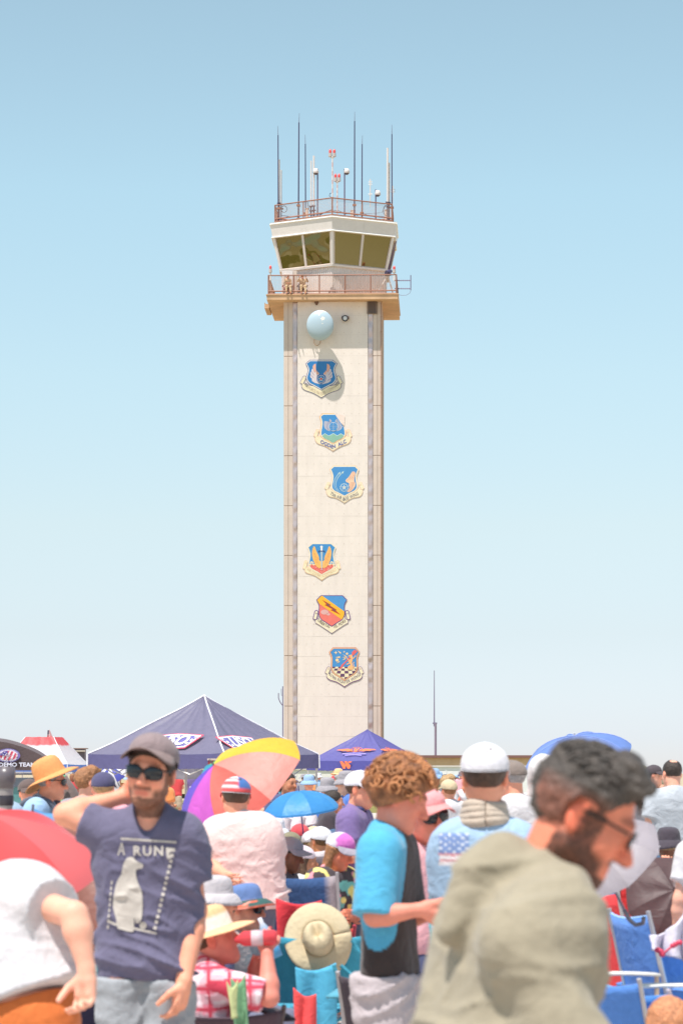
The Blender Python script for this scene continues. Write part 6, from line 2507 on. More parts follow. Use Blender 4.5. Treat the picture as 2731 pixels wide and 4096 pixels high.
camp_chair('blue folding chair of the visored woman', 1340, 24.5, 175, lin((96, 106, 158)), h=1.0)
camp_chair('white backed folding chair below the blue umbrella', 1172, 23.5, 185, lin((222, 210, 212)), frame=lin((230, 226, 228)), h=1.05)

# hat hung on the teal chair, cloths, bag and straps
c = P(1272, 3755, 15.2)
M_ = Matrix.Translation(c) @ Matrix.Rotation(math.radians(80), 4, 'X') @ Matrix.Rotation(math.radians(12), 4, 'Z')
hat = thing('hat', 'tan wide brimmed hat hanging on the teal chair back', 'hat', c)
Ml = Matrix.Rotation(math.radians(78), 4, 'X') @ Matrix.Rotation(math.radians(12), 4, 'Z')
HM = mat('tan_hat_cloth', lin((204, 186, 152)), rough=0.9, noise=0.06, nscale=14, bump=0.3, bscale=40)
h_ = hat_mesh(Ml, hat, lin((192, 176, 142)), brim_r=0.195, crown_h=0.125, wave=0.026, droop=0.03, name='crown', crown_r=0.092, m=HM, pinch=0.075)


def cloth(label, pts_px, d, col, name='towel', cat='towel', amp=0.02, fold=9, thick=0.012, top_back=0.0):
    """hanging cloth between four photo corners (top-left, top-right, bottom-right, bottom-left)"""
    a, b_, c_, e_ = [P(x, y, d) for x, y in pts_px]
    mb = MB()

    def f(u, v):
        p = (a + (b_ - a) * u) * (1 - v) + (e_ + (c_ - e_) * u) * v
        p = p + Vector((0, -amp * math.sin(u * fold + 1.3 * math.sin(v * 2.2)) * (0.3 + 0.7 * v) + top_back * (1 - v), -0.03 * math.sin(math.pi * u) * (1 - v)))
        return p
    mb.grid(f, 22, 16, col, thick=thick)
    return bobj(mb, name, FABRIC, label, cat, smooth=True)


cloth('teal towel draped under the tan hat', ((1182, 3868), (1342, 3850), (1345, 4190), (1188, 4010)), 15.1, lin((88, 176, 208)), amp=0.025)
cloth('red cloth hanging below the teal towel', ((1176, 3950), (1262, 3975), (1258, 4160), (1182, 4160)), 14.9, lin((232, 84, 84)), amp=0.02)
cloth('sage green cloth strip hanging on the black chair', ((926, 3912), (982, 3896), (1004, 4230), (950, 4230)), 11.6, lin((122, 168, 128)), amp=0.012, fold=6)
cloth('pale yellow green strap hanging beside the sage green cloth', ((908, 3925), (950, 3918), (948, 4070), (932, 4075)), 11.55, lin((202, 208, 150)), name='strap', cat='strap', amp=0.008, fold=4)
cloth('white sheet with red spots draped at the right edge', ((2600, 3745), (2745, 3640), (2760, 3850), (2600, 3800)), 12.9, lin((216, 210, 222)), name='sheet', cat='sheet', amp=0.05, fold=12)
b = MB()
rng = random.Random(4)
for (x, y) in ((2628, 3800), (2646, 3818), (2700, 3776), (2716, 3770), (2690, 3782), (2640, 3806)):
    b.sphere(P(x, y, 12.82), (0.016, 0.008, 0.013), 8, lin((226, 70, 96)))
b.tube([P(x, y, 12.82) for x, y in ((2628, 3800), (2640, 3806), (2646, 3818), (2690, 3782), (2700, 3776), (2716, 3770))], 0.006, 5, lin((226, 90, 110)))
bobj(b, 'red_bead_string', PLASTIC, 'string of red beads lying along the white sheet', 'beads', smooth=True)
cloth('white towel bundle carried under the blue umbrella', ((1130, 3268), (1262, 3246), (1256, 3300), (1128, 3330)), 28.6, lin((226, 214, 216)), amp=0.05, fold=14, thick=0.05)
cloth('red jacket over the chair beside floral hat woman', ((1105, 3592), (1285, 3600), (1272, 3770), (1112, 3800)), 15.4, lin((230, 66, 74)), name='jacket', cat='jacket', amp=0.03)
b = MB()
for pts in (((1335, 3860), (1362, 3950), (1400, 4050), (1440, 4130)), ((1362, 3862), (1410, 3905), (1455, 3940)), ((1386, 3910), (1404, 3970), (1440, 4050)), ((1408, 3760), (1430, 3800), (1438, 3815))):
    b.tube([P(x, y, 14.0) for x, y in pts], 0.012, 6, lin((70, 156, 178)))
bobj(b, 'teal_straps', FABRIC, 'teal straps crossing the black chair beside the tan hat', 'straps')
# telephoto lens in a padded cover at the left edge
c = P(26, 3280, 19.0)
tl_ = thing('telephoto_lens', 'upright black and grey telephoto lens with hood at the left edge', 'camera lens', c)
for nm, prof, col in (('hood', [(0.045, 0.36), (0.062, 0.37), (0.066, 0.3), (0.056, 0.22), (0.05, 0.22)], lin((104, 96, 100))), ('barrel', [(0.03, -0.2), (0.04, -0.18), (0.042, 0.0), (0.036, 0.05), (0.046, 0.09), (0.05, 0.22)], lin((150, 142, 140))),
                      ('strap', [(0.049, 0.1), (0.053, 0.11), (0.053, 0.16), (0.049, 0.17)], lin((56, 50, 56)))):
    b = MB()
    b.lathe(prof, 16, col)
    b.build(nm, PLASTIC, tl_, True)
b = MB()
b.tube([(0, 0, -0.2), (0.0, 0.02, -0.6), (0, 0.02, -1.25)], 0.02, 6, lin((70, 66, 72)))
b.build('monopod', METAL, tl_)
# folded dark umbrella with green rope
b = MB()
b.tube([P(x, y, 33) for x, y in ((252, 3105), (268, 3170), (305, 3260), (330, 3330))], [0.05, 0.13, 0.16, 0.1], 9, lin((116, 100, 96)))
b.tube([P(x, y, 33) for x, y in ((245, 3110), (232, 3180), (222, 3250), (226, 3330))], [0.03, 0.09, 0.12, 0.08], 9, lin((104, 90, 88)))
bobj(b, 'folded_canopy', FABRIC, 'dark folded canopy leaning beside the straw hat man', 'folded canopy', smooth=True)
b = MB()
b.tube([P(x, y, 32.8) for x, y in ((256, 3100), (253, 3118), (244, 3122), (248, 3130), (258, 3128), (256, 3138), (246, 3134), (256, 3152))], 0.022, 6, lin((110, 200, 150)))
b.tube([P(x, y, 32.8) for x, y in ((247, 3140), (248, 3200), (247, 3240))], 0.01, 5, lin((120, 206, 130)))
bobj(b, 'green_rope', FABRIC, 'green rope knotted round the dark folded canopy', 'rope', smooth=True)
# ------------------------------------------------------------------ people near the camera
NAVY = lin((106, 101, 124))
SK = SKINS


def project_print(p, polys, col, name, org, ux, uz, n, off=0.006, sub=0.02, texts=()):
    """a printed motif laid on the shirt: outline in metres on the plane org+ux*x+uz*y, dropped along -n onto the cloth"""
    me = p.shirt_o.data
    bvh = BVHTree.FromPolygons([v.co for v in me.vertices], [tuple(f.vertices) for f in me.polygons])
    bm = bmesh.new()
    for q in polys:
        vs = [bm.verts.new((x, y, 0)) for x, y in q]
        for t in tessellate_polygon([[Vector((x, y, 0)) for x, y in q]]):
            try:
                bm.faces.new([vs[i] for i in t])
            except ValueError:
                pass
    for (s, size, x, y, kw) in texts:
        tv, tf_ = text_tris(s, size, **kw)
        vs = [bm.verts.new((x + a, y + b_, 0)) for a, b_ in tv]
        for f in tf_:
            try:
                bm.faces.new([vs[i] for i in f])
            except ValueError:
                pass
    for _ in range(4):
        es = [e for e in bm.edges if e.calc_length() > sub]
        if not es:
            break
        bmesh.ops.subdivide_edges(bm, edges=es, cuts=1)
        bmesh.ops.triangulate(bm, faces=[f for f in bm.faces if len(f.verts) > 3])
    org, ux, uz, n = Vector(org), Vector(ux), Vector(uz), Vector(n).normalized()
    vs = []
    for v in bm.verts:
        o = org + ux * v.co.x + uz * v.co.y
        h = bvh.ray_cast(o + n * 0.5, -n)
        vs.append((h[0] if h[0] is not None else o) + n * off)
    bm.verts.index_update()
    fs = [tuple(v.index for v in f.verts) for f in bm.faces]
    bm.free()
    b = MB()
    b.add(vs, fs, col)
    return b.build(name, FABRIC, p.shirt_o, True)


# ---- man in a navy T-shirt scratching his neck
p = Person(597, 10.4, H=1.80, yaw=-6, head=(-6, 1, -8), fat=0.86, J={
    'head': (603, 3092, -0.03), 'neck': (606, 3268, 0.03), 'pelvis': (580, 3836, 0), 'shL': (738, 3345, 0), 'shR': (462, 3342, 0.02),
    'elL': (782, 3640, 0.03), 'wrL': (738, 3925, -0.1), 'hdL': (706, 4085, -0.12), 'elR': (262, 3258, 0.06), 'wrR': (478, 3190, 0.1), 'hdR': (590, 3165, 0.12)})
p.kh = 1.06
p.haircol = (0.05, 0.03, 0.02)
p.root('bearded man in navy printed T-shirt and cap scratching his neck')
p.body(0.0062, 'red', beard=((0.07, 0.035, 0.02), 0.8), handspec={'L': {'palm': (-0.8, 0.5, 0), 'thumb': (-0.4, -0.9, 0), 'curl': 0.75}, 'R': {'palm': (0.2, -1, 0), 'thumb': (0, 0, 1), 'curl': 0.3}})
p.hair(0.007, (0.05, 0.03, 0.02), 'short')
p.shirt(0.008, c_plain(NAVY), sleeve=0.62, loose=1.5, hem=-0.075, amp=0.026, neck='v', seed=6, freq=8, fold_stretch=(1, 1, 1), sleeve_r=0.066)
p.pants(0.011, c_plain(lin((158, 160, 164)), 0.1), 1.0, amp=0.012, seed=5, waist=-0.075)
p.cap(lin((142, 124, 124)), brim=lin((138, 116, 112)), tilt=13, yaw=0, lift=0.010)
p.glasses()
sc = 10.4 / FOC
o0 = p.pix(585, 3630, -0.3)
A = lambda x, y: ((x - 585) * sc, (3630 - y) * sc)
IV = lin((198, 188, 178))
bear = [A(*q) for q in smooth_line([(478, 3470), (492, 3446), (515, 3440), (530, 3456), (556, 3470), (552, 3486), (528, 3494), (535, 3540), (552, 3580), (555, 3640), (550, 3690), (530, 3705), (522, 3680), (520, 3730), (508, 3738), (470, 3728), (455, 3722), (450, 3690), (436, 3640), (440, 3590), (452, 3540), (470, 3510)], 3)]
fr = [[A(468, 3364), A(690, 3378), A(690, 3386), A(467, 3372)]]
for i in range(15):
    y = 3405 + i * 22
    x = 678 - i * 5.2
    fr.append([A(x - 5, y), A(x + 7, y + 2), A(x + 5, y + 15), A(x - 7, y + 13)])
    if i > 5:
        fr.append([A(430 - (i - 5) * 2, y), A(437 - (i - 5) * 2, y), A(435 - (i - 5) * 2, y + 14), A(428 - (i - 5) * 2, y + 14)])
fr += [[A(412, 3690), A(440, 3702), A(612, 3740), A(612, 3748), A(440, 3712), A(412, 3700)], circle2(A(557, 3712), 0.014, 10), [A(648, 3402), A(682, 3406), A(660, 3428), A(676, 3440), A(655, 3450), A(650, 3432)], [A(470, 3384), A(474, 3384), A(460, 3434), A(454, 3434)], [A(470, 3384), A(474, 3384), A(484, 3434), A(478, 3434)], [A(462, 3414), A(480, 3414), A(481, 3419), A(461, 3419)]]
project_print(p, [bear] + fr, IV, 'print', o0, (1, 0, 0), (0, 0, 1), (0, -1, 0), texts=[('RUN', 0.05, A(578, 0)[0], A(0, 3434)[1], {'bold': 0.0015, 'space': 1.25})])

# ---- man in an olive hoodie looking down, nearest to the camera
p = Person(2010, 5.3, H=1.80, yaw=112, head=(-24, 29, 0), fat=1.12, J={
    'head': (2328, 3266, 0.0), 'neck': (2130, 3545, 0.02), 'pelvis': (1890, 4500, 0.0), 'shR': (2095, 3775, -0.18), 'shL': (2060, 3690, 0.2),
    'elR': (2235, 4080, -0.22), 'wrR': (2480, 4330, -0.25), 'elL': (2200, 4100, 0.3), 'wrL': (2440, 4330, 0.1)})
p.kh = 1.03
p.haircol = (0.03, 0.024, 0.02)
p.root('dark haired bearded man in an olive hoodie bowing his head, nearest to camera')
p.fade = lin((150, 96, 78))
p.body(0.006, lin((228, 138, 108)), beard=((0.035, 0.022, 0.016), 0.9))
p.hair(0.0055, (0.075, 0.06, 0.05), 'thick', seed=8)
p.locks(420, 0.04, (0.09, 0.075, 0.065), 4, r=0.004, t=0.004, thmin=0.35)
p.shirt(0.0085, c_plain(lin((158, 147, 126)), 0.06), sleeve=1.97, loose=1.8, hem=-0.1, amp=0.027, neck='hood', name='hoodie', seed=24, freq=9.5, fold_stretch=(0.9, 0.9, 1.0), inflate=0.002, sleeve_r=0.078)
p.pants(0.014, c_plain(lin((84, 84, 100))), 1.0)
b = MB()
h = p.hp
for s in (1, -1):
    b.tube([h(0.084 * s, -0.01, 0.01), h(0.076 * s, 0.05, 0.012), h(0.062 * s, 0.088, 0.012)], 0.003, 5)
    b.tube([h(s * (0.036 + 0.026 * math.cos(t * 0.524)), 0.104 - abs(0.006 * math.cos(t * .524)), 0.002 + 0.018 * math.sin(t * 0.524)) for t in range(13)], 0.0024, 5)
b.tube([h(-0.01, 0.108, 0.008), h(0.01, 0.108, 0.008)], 0.0024, 5)
b.build('eyeglasses', mat('glasses_frame', (0.02, 0.018, 0.016), rough=0.3), p.o)

# ---- man in a white T-shirt and orange shorts, bending away at the left edge
p = Person(40, 8.9, H=1.80, yaw=176, head=(0, 30, 0), fat=1.18, J={
    'head': (-210, 3470, -0.1), 'neck': (-80, 3590, 0.1), 'pelvis': (62, 4080, -0.02), 'shR': (128, 3606, 0.02), 'shL': (-270, 3600, 0.12), 'elR': (298, 3660, -0.16), 'wrR': (348, 3880, -0.2), 'hdR': (342, 4020, -0.22),
    'elL': (-330, 3800, 0.1), 'wrL': (-330, 4000, 0.3)})
p.root('man in a white T-shirt and orange shorts bending away at the left edge')
p.body(0.0062, 'pink', handspec={'R': {'palm': (-0.55, -1, 0), 'thumb': (-1, 0.2, 0), 'curl': 0.95}})
p.hair(0.012, (0.1, 0.06, 0.03), 'short')
p.shirt(0.0085, c_plain(lin((206, 202, 204)), 0.02), sleeve=0.5, loose=2.2, hem=0.055, amp=0.02, neck='crew', seed=33, freq=7, inflate=0.01, sleeve_r=0.076)
p.pants(0.011, c_plain(lin((206, 112, 58)), 0.08), 0.5, amp=0.010, seed=9, name='shorts', loose=1.6, waist=0.04)

# ---- man in a pale pink T-shirt seen from behind, flag patterned cap worn backwards
p = Person(978, 17.0, H=1.70, yaw=170, head=(14, 8, 4), fat=1.22, J={
    'head': (943, 3192, 0), 'neck': (955, 3282, -0.02), 'pelvis': (985, 3600, 0), 'shL': (862, 3345, 0), 'shR': (1072, 3330, 0), 'elL': (838, 3460, -0.06), 'wrL': (905, 3500, -0.3), 'elR': (1118, 3480, 0.02), 'wrR': (1075, 3570, 0.25)})
p.root('man in a pale pink T-shirt and backward flag patterned cap, seen from behind')
p.body(0.010, 'red')
p.hair(0.009, (0.09, 0.05, 0.03), 'short')
p.shirt(0.011, c_plain(lin((238, 206, 200)), 0.03), sleeve=0.62, loose=2.0, hem=-0.06, amp=0.018, seed=41, freq=8, fold_stretch=(1, 1, 1), inflate=0.006)
p.pants(0.018, c_plain(lin((110, 112, 130))), 1.0)
p.cap(lin((232, 222, 224)), brim=lin((206, 70, 76)), back=False, flag=True)

# ---- curly haired boy in a turquoise and black jersey
p = Person(1545, 10.6, H=1.69, yaw=72, head=(14, 22, 0), fat=0.86, J={
    'head': (1602, 3190, 0), 'neck': (1548, 3330, 0.02), 'pelvis': (1560, 3880, 0), 'shR': (1520, 3410, -0.14), 'shL': (1580, 3395, 0.16), 'elR': (1498, 3664, -0.2), 'wrR': (1670, 3640, -0.26), 'hdR': (1780, 3628, -0.27),
    'elL': (1620, 3660, 0.14), 'wrL': (1760, 3650, -0.02)})
p.kh = 1.03
p.haircol = (0.2, 0.09, 0.035)
p.root('curly ginger haired boy in turquoise and black jersey looking down to the right')
p.body(0.0064, lin((222, 140, 118)), lips=0.8)
p.hair(0.006, (0.30, 0.115, 0.045), 'curly', seed=5)
p.locks(170, 0.022, (0.40, 0.165, 0.066), 9, r=0.0075, curl=True, t=0.036, thmin=-0.1)


def jersey(V, N, q):
    a, c = q.J['shR'], q.J['elR']
    t = np.clip(((V - a) @ (c - a)) / ((c - a) @ (c - a)), -0.2, 1.1)
    d = np.linalg.norm(V - (a + t[:, None] * (c - a)), axis=1)
    blue = (d < 0.115) | (V[:, 0] < q.J['neck'][0] - 0.02) & (V[:, 2] > 1.22)
    return np.where(blue[:, None], np.array(lin((84, 168, 202))), np.array(lin((66, 56, 54))))


p.shirt(0.008, jersey, sleeve=1.0, loose=1.9, hem=-0.02, amp=0.008, name='jersey', seed=51, freq=6, fold_stretch=(1.6, 1.6, 0.5), sleeve_r=0.078)
p.pants(0.011, c_plain(lin((184, 172, 174)), 0.06), 0.62, amp=0.014, seed=12, loose=2.0, waist=-0.02)

# ---- man in a white cap and washed blue T-shirt, from behind
p = Person(1936, 11.0, H=1.765, yaw=178, head=(0, 2, 0), fat=0.97, J={'head': (1938, 3110, 0.0), 'shL': (1826, 3410, 0.0), 'shR': (2090, 3400, 0), 'elL': (1786, 3680, 0.02), 'elR': (2130, 3640, 0.02)})
p.kh = 1.05
p.root('man in a white cap and washed blue T-shirt, seen from behind')
p.body(0.008, 'red')
p.hair(0.009, (0.08, 0.045, 0.03), 'short')


def flagtee(V, N, q):
    base = np.array(lin((160, 186, 212))) * (0.9 + 0.2 * noise3(V * 6)[:, None])
    x, z = V[:, 0], V[:, 2]
    x0, z1 = q.pix(1752, 3330)[0], q.pix(1752, 3330)[2]
    u, v = (x - x0) / 0.12, (z1 - z) / 0.13
    m = (u > 0) & (u < 1) & (v > 0) & (v < 1) & (V[:, 1] < 0.02)
    can = m & (v < 0.62)
    star = can & (np.sin(u * 22) * np.sin(v * 30) > 0.45)
    st = m & (v >= 0.62)
    red = st & (np.sin((v - 0.62) * 34) > 0)
    c = np.where(can[:, None], np.array(lin((120, 142, 188))), base)
    c = np.where(star[:, None], np.array(lin((206, 212, 222))), c)
    c = np.where(st[:, None], np.array(lin((232, 226, 228))), c)
    return np.where(red[:, None], np.array(lin((206, 140, 146))), c)


p.shirt(0.008, flagtee, sleeve=0.6, loose=1.9, hem=-0.06, amp=0.008, seed=61, freq=6)
p.pants(0.014, c_plain(lin((120, 112, 100))), 0.5, name='shorts')
p.cap(lin((222, 218, 222)), tilt=0)
b = MB()
for i in range(4):
    c = p.J['neck'] + np.array([0, 0, 0.005 + 0.021 * i])
    b.tube([c + np.array([math.sin(a) * (0.088 - 0.006 * i), -math.cos(a) * (0.084 - 0.006 * i), 0.006 * math.sin(a * 2 + i)]) for a in np.linspace(0, 2 * math.pi, 22)], 0.023, 8, lin((190, 174, 158)))
b.build('neck_gaiter', FABRIC, p.o, True)

# ---- woman in a pink cap and round sunglasses
p = Person(1700, 13.2, H=1.60, yaw=44, head=(-14, 2, 8), J={'head': (1704, 3266, 0), 'neck': (1686, 3392, 0.02)})
p.kh = 1.1
p.root('woman in a pink cap and round dark sunglasses behind the curly haired boy')
p.body(0.009, lin((222, 142, 120)))
p.hair(0.009, (0.1, 0.06, 0.04), 'short')
p.shirt(0.012, lambda V, N, q: np.where((V[:, 0] < 0.015)[:, None], np.array(lin((236, 172, 176))), np.array(lin((112, 204, 210)))), sleeve=0.6, loose=1.6, amp=0.01, seed=71)
p.pants(0.02, c_plain(lin((96, 100, 130))), 1.0)
p.cap(lin((238, 164, 164)), brim=lin((236, 150, 146)))
p.glasses(big=True)
# ------------------------------------------------------------------ people in the middle distance
WHT, BLKC = lin((214, 210, 210)), lin((84, 76, 80))
SHIRTS = {'white': (216, 210, 210), 'black': (78, 70, 76), 'navy': (84, 90, 124), 'grey': (150, 146, 152), 'coral': (232, 130, 118), 'pink': (238, 168, 176), 'red': (214, 78, 80), 'teal': (96, 168, 176), 'light blue': (160, 192, 224),
          'olive': (140, 132, 108), 'tan': (206, 182, 152), 'yellow': (236, 196, 104), 'purple': (128, 108, 156), 'royal blue': (84, 122, 200), 'orange': (236, 148, 90), 'green': (112, 150, 112)}
HAIRS = {'dark': (0.05, 0.035, 0.028), 'brown': (0.13, 0.07, 0.04), 'blond': (0.46, 0.29, 0.14), 'grey': (0.36, 0.33, 0.32), 'ginger': (0.36, 0.16, 0.07), 'strawberry': (0.6, 0.25, 0.12)}


def somebody(label, px, ytop, d, shirt, yaw, hat=None, hair=('dark', 'short'), skin='red', sit=False, arms=('down', 'down'), head=(0, 0, 0), fat=1.0, sleeve=0.6, lean=(0, 0), pants=(110, 112, 132), plen=1.0, group=None, J=None, extra=None, vox=None, kid=1.0, shirtfn=None, neck='crew', amp=0.008):
    zt = EYE + (HZ - ytop) * d / FOC
    hx = 0.02 if hat else 0.01
    if sit:
        H = 1.72 * kid
        p = Person(px, d, H=H, yaw=yaw, sit=max(0.05, zt - hx - 0.1 - 0.815 * H / 1.75), arms=arms, head=head, fat=fat, lean=lean, J=J)
    else:
        p = Person(px, d, H=max(0.9, zt - hx), yaw=yaw, arms=arms, head=head, fat=fat, lean=lean, J=J)
    p.kh = 0.96 + 0.04 * kid if kid >= 1 else 0.93
    p.haircol = HAIRS[hair[0]]
    p.root(label, group)
    v = vox or min(0.03, max(0.0085, d * 0.00052))
    p.body(v, skin, hands=d < 45, face=d < 50)
    if hair[1]:
        p.hair(v * 0.85, HAIRS[hair[0]], 'short' if hat and hair[1] == 'thick' else hair[1], seed=int(px) % 97, length=0.08 if hair[1] == 'long' else 0, under=bool(hat) or extra in (floral_hat, visor_hat))
    p.shirt(v * 1.05, shirtfn or c_plain(lin(SHIRTS[shirt]) if isinstance(shirt, str) else shirt), sleeve=sleeve, loose=1.6, amp=amp if d < 40 else 0.006, seed=int(px) % 53, neck=neck, fold_stretch=(1, 1, 1))
    p.pants(v * 1.3, c_plain(lin(pants)), plen, amp=0.008)
    if hat:
        k, c = hat[0], lin(hat[1])
        if k == 'cap':
            p.cap(c, brim=lin(hat[2]) if len(hat) > 2 and hat[2] else None, seg=28 if d < 40 else 16, panel=lin(hat[3]) if len(hat) > 3 else None)
        elif k == 'backcap':
            p.cap(c, back=True, seg=16)
        elif k == 'straw':
            p.hat(c, brim_r=0.18, crown_h=0.11, wave=0.015, droop=0.02, band=lin(hat[2]) if len(hat) > 2 else None, tilt=hat[3] if len(hat) > 3 else 0)
        elif k == 'bucket':
            p.hat(c, brim_r=0.15, crown_h=0.10, wave=0.006, droop=0.06, tilt=hat[2] if len(hat) > 2 else 0)
        elif k == 'boonie':
            p.hat(c, brim_r=0.165, crown_h=0.09, wave=0.02, droop=0.03)
    if extra:
        extra(p)
    return p


def b_collar(p):
    b = MB()
    c = p.J['neck']
    b.tube([c + (p.tf * math.cos(a) * 0.07 + p.tl * math.sin(a) * 0.07) + p.u * 0.025 for a in np.linspace(0.3, 5.98, 16)], 0.018, 7, lin((80, 84, 128)))
    b.build('collar', FABRIC, p.o, True)


def watch(p):
    b = MB()
    w, e = p.J['wrR'], p.J['elR']
    d_ = unit(w - e)
    b.tube([w - d_ * 0.03, w - d_ * 0.002], 0.033, 12, lin((140, 190, 206)))
    b.build('wristwatch', PLASTIC, p.o, True)


def hood(p):
    F = Field(p.J['head'] - 0.25, p.J['head'] + 0.25, 0.011)
    R = [p.hl, p.hf, p.hu]
    F.ell(p.hp(0, -0.02, 0.02), (0.105, 0.125, 0.13), 0.02, R)
    F.cone(p.hp(0, -0.03, -0.05), p.hp(0, -0.03, -0.19), 0.1, 0.12, 0.04)
    F.ell(p.hp(0, 0.13, -0.02), (0.085, 0.1, 0.11), 0.02, R, sub=True)
    V, Q = F.mesh()
    V = V + vnorm(V, Q) * folds(V, 5, 0.008, 12, (1.4, 1.4, 0.5))[:, None]
    obj_from(V, Q, 'hood', FABRIC, p.o, np.tile(np.array(lin((222, 214, 212))), (len(V), 1)))


def cup(p):
    b = MB()
    c = Vector(p.hp(0.0, 0.15, -0.07))
    b.tube([c, c + Vector((0.07, -0.02, -0.16))], [0.035, 0.045], 10, lin((232, 230, 232)))
    b.build('cup', PLASTIC, p.o, True)


def floral_hat(p):
    M = Matrix(((*p.hl, 0), (*p.hf, 0), (*p.hu, 0), (0, 0, 0, 1))).transposed()
    M = Matrix.Translation(Vector(p.hp(0, -0.016, 0.035))) @ M.to_4x4() @ Matrix.Rotation(math.radians(14), 4, 'X')

    def fc(u, v):
        n = noise3(np.array([[u * 11, v * 4, 3.3]]))[0]
        return lin((236, 104, 76)) if n > 0.6 else (lin((244, 160, 140)) if n > 0.52 else lin((58, 92, 88)))
    hat_mesh(M, p.o, lin((104, 128, 176)), 0.165, 0.1, 0.01, 0.045, None, 'floral_hat', fc, 0.1)
    p.glasses(big=True)


def visor_hat(p):
    M = Matrix(((*p.hl, 0), (*p.hf, 0), (*p.hu, 0), (0, 0, 0, 1))).transposed()
    M = Matrix.Translation(Vector(p.hp(0, -0.012, 0.042))) @ M.to_4x4() @ Matrix.Rotation(math.radians(4), 4, 'X')
    hat_mesh(M, p.o, lin((244, 190, 140)), 0.165, 0.11, 0.006, 0.02, lin((244, 232, 220)), 'straw_hat', lin((246, 196, 148)), 0.1, mat('straw', attr=True, rough=0.8, noise=0.12, nscale=60, bump=0.4, bscale=160), 0.03)


LB = lin((170, 198, 222))


def backpack(p):
    b = MB()
    k, nk = p.k, p.J['neck']
    for s in (1, -1):
        pts = []
        sh = p.J['shL' if s == 1 else 'shR'] * 0.62 + nk * 0.38
        for t in range(9):
            a = math.pi * (t / 8 - 0.1)
            pts.append(sh + p.tf * (0.125 * math.cos(a)) + p.u * (0.085 * math.sin(a) - 0.02) - p.u * (0.1 if t in (0,) else 0))
        b.tube(pts, 0.02, 6, lin((96, 100, 112)))
    c = nk - p.tf * 0.19 - p.u * 0.22
    b.sphere(c, (0.15, 0.1, 0.22), 12, lin((150, 170, 190)))
    b.build('backpack', FABRIC, p.o, True)


def straw_big(p):
    p.hat(lin((230, 160, 98)), brim_r=0.2, crown_h=0.14, crown_r=0.108, wave=0.012, droop=0.03, tilt=30, name='straw_hat', m=mat('straw', attr=True, rough=0.8, noise=0.12, nscale=60, bump=0.4, bscale=160))
    p.glasses()


somebody('man in a big straw hat and light blue shirt with backpack at left', 150, 3040, 19.5, 'light blue', 82, None, ('grey', 'short'), 'red', head=(6, 4, 0), fat=1.1, extra=lambda p: (straw_big(p), backpack(p)), J={'head': (208, 3128, 0), 'neck': (168, 3212, 0.0)}, sleeve=1.9)
somebody('person in a dark cap half hidden behind the big straw hat', 112, 3116, 24.0, 'black', 30, ('cap', (104, 88, 84)), skin='red')
somebody('blond boy with his back turned, left of the navy capped one', 340, 3070, 22.0, 'grey', 150, None, ('ginger', 'thick'), 'pink', head=(-30, 0, 0), J=None)
somebody('person in a navy cap and pink shirt, back turned, behind the raised arm', 412, 3086, 21.0, 'pink', 178, ('cap', (84, 80, 110)), ('blond', 'short'), 'pink')
somebody('woman with dark tied hair in navy T-shirt carrying a towel under rainbow umbrella', 1145, 3088, 29.5, 'navy', 28, None, ('dark', 'bun'), lin((206, 140, 108)), arms=('bent', 'bent'), head=(20, 0, 0))
somebody('man in a dark grey T-shirt stooping behind the blue umbrella', 1255, 3150, 29.0, 'black', 100, None, ('dark', 'short'), 'red', lean=(22, 0), arms=('bent', 'bent'), pants=(206, 188, 168))
somebody('person in a white cap and purple shirt facing right', 1418, 3078, 18.6, 'purple', 74, ('cap', (226, 222, 228)), ('brown', 'thick'), 'red', head=(-4, 6, 0), fat=1.05, arms=('cross', 'cross'), extra=lambda p: b_collar(p))
somebody('kid in a white and purple cap and flowered dark shirt', 1326, 3304, 18.2, 'black', 52, ('cap', (226, 220, 226), (162, 154, 164), (206, 110, 186)), ('ginger', 'long'), lin((226, 130, 100)), sit=True, head=(10, 22, 0), kid=0.98, arms=('cross', 'cross'),
         shirtfn=c_floral(lin((76, 66, 70)), [lin((236, 150, 160)), lin((120, 190, 180)), lin((240, 220, 130))], 15, 0.66), extra=lambda p: watch(p))
somebody('girl in a grey and pink cap with long blond hair, from behind', 1240, 3313, 24.5, 'white', 120, ('cap', (206, 196, 198), (240, 168, 160), (242, 178, 168)), ('blond', 'long'), 'pink', sit=True, kid=0.9)
somebody('person in a white visor cap and light blue shirt, seated', 1325, 3306, 26.0, 'light blue', 70, ('cap', (222, 218, 226), (90, 90, 110)), ('brown', 'long'), 'red', sit=True, kid=0.95)
somebody('seated woman in grey cap and black top left of the navy chair', 1130, 3330, 19.0, 'black', 78, ('cap', (170, 166, 172)), ('dark', 'short'), 'brown', sit=True, head=(0, 12, 0), kid=0.95)
somebody('seated child with a beaded white headband and dark hair', 1200, 3372, 21.0, 'white', 100, ('backcap', (226, 206, 214)), ('brown', 'long'), 'olive', sit=True, kid=0.9)
somebody('man in a grey camouflage cap and white shirt behind the white capped man', 2062, 3034, 18.8, 'white', 200, ('cap', (134, 120, 112)), ('grey', 'short'), 'red', head=(26, 6, 0))
somebody('person in a pale hood and printed white jacket', 2168, 3024, 19.0, 'tan', 172, None, ('grey', None), 'red', shirtfn=c_plain(lin((216, 208, 204))), sleeve=1.95, extra=lambda p: hood(p))
somebody('man in a black cap and grey shirt in profile, right side', 2602, 3056, 33.0, 'grey', 84, ('cap', (84, 74, 78)), ('dark', 'short'), 'pink', arms=('bent', 'bent'))
somebody('balding man in a pale grey T-shirt and jeans, back turned', 2694, 3032, 23.5, 'grey', 188, None, ('dark', 'balding'), 'pink', shirtfn=c_plain(lin((184, 188, 194))), pants=(96, 128, 166), fat=1.05, head=(12, 10, 0), amp=0.012)
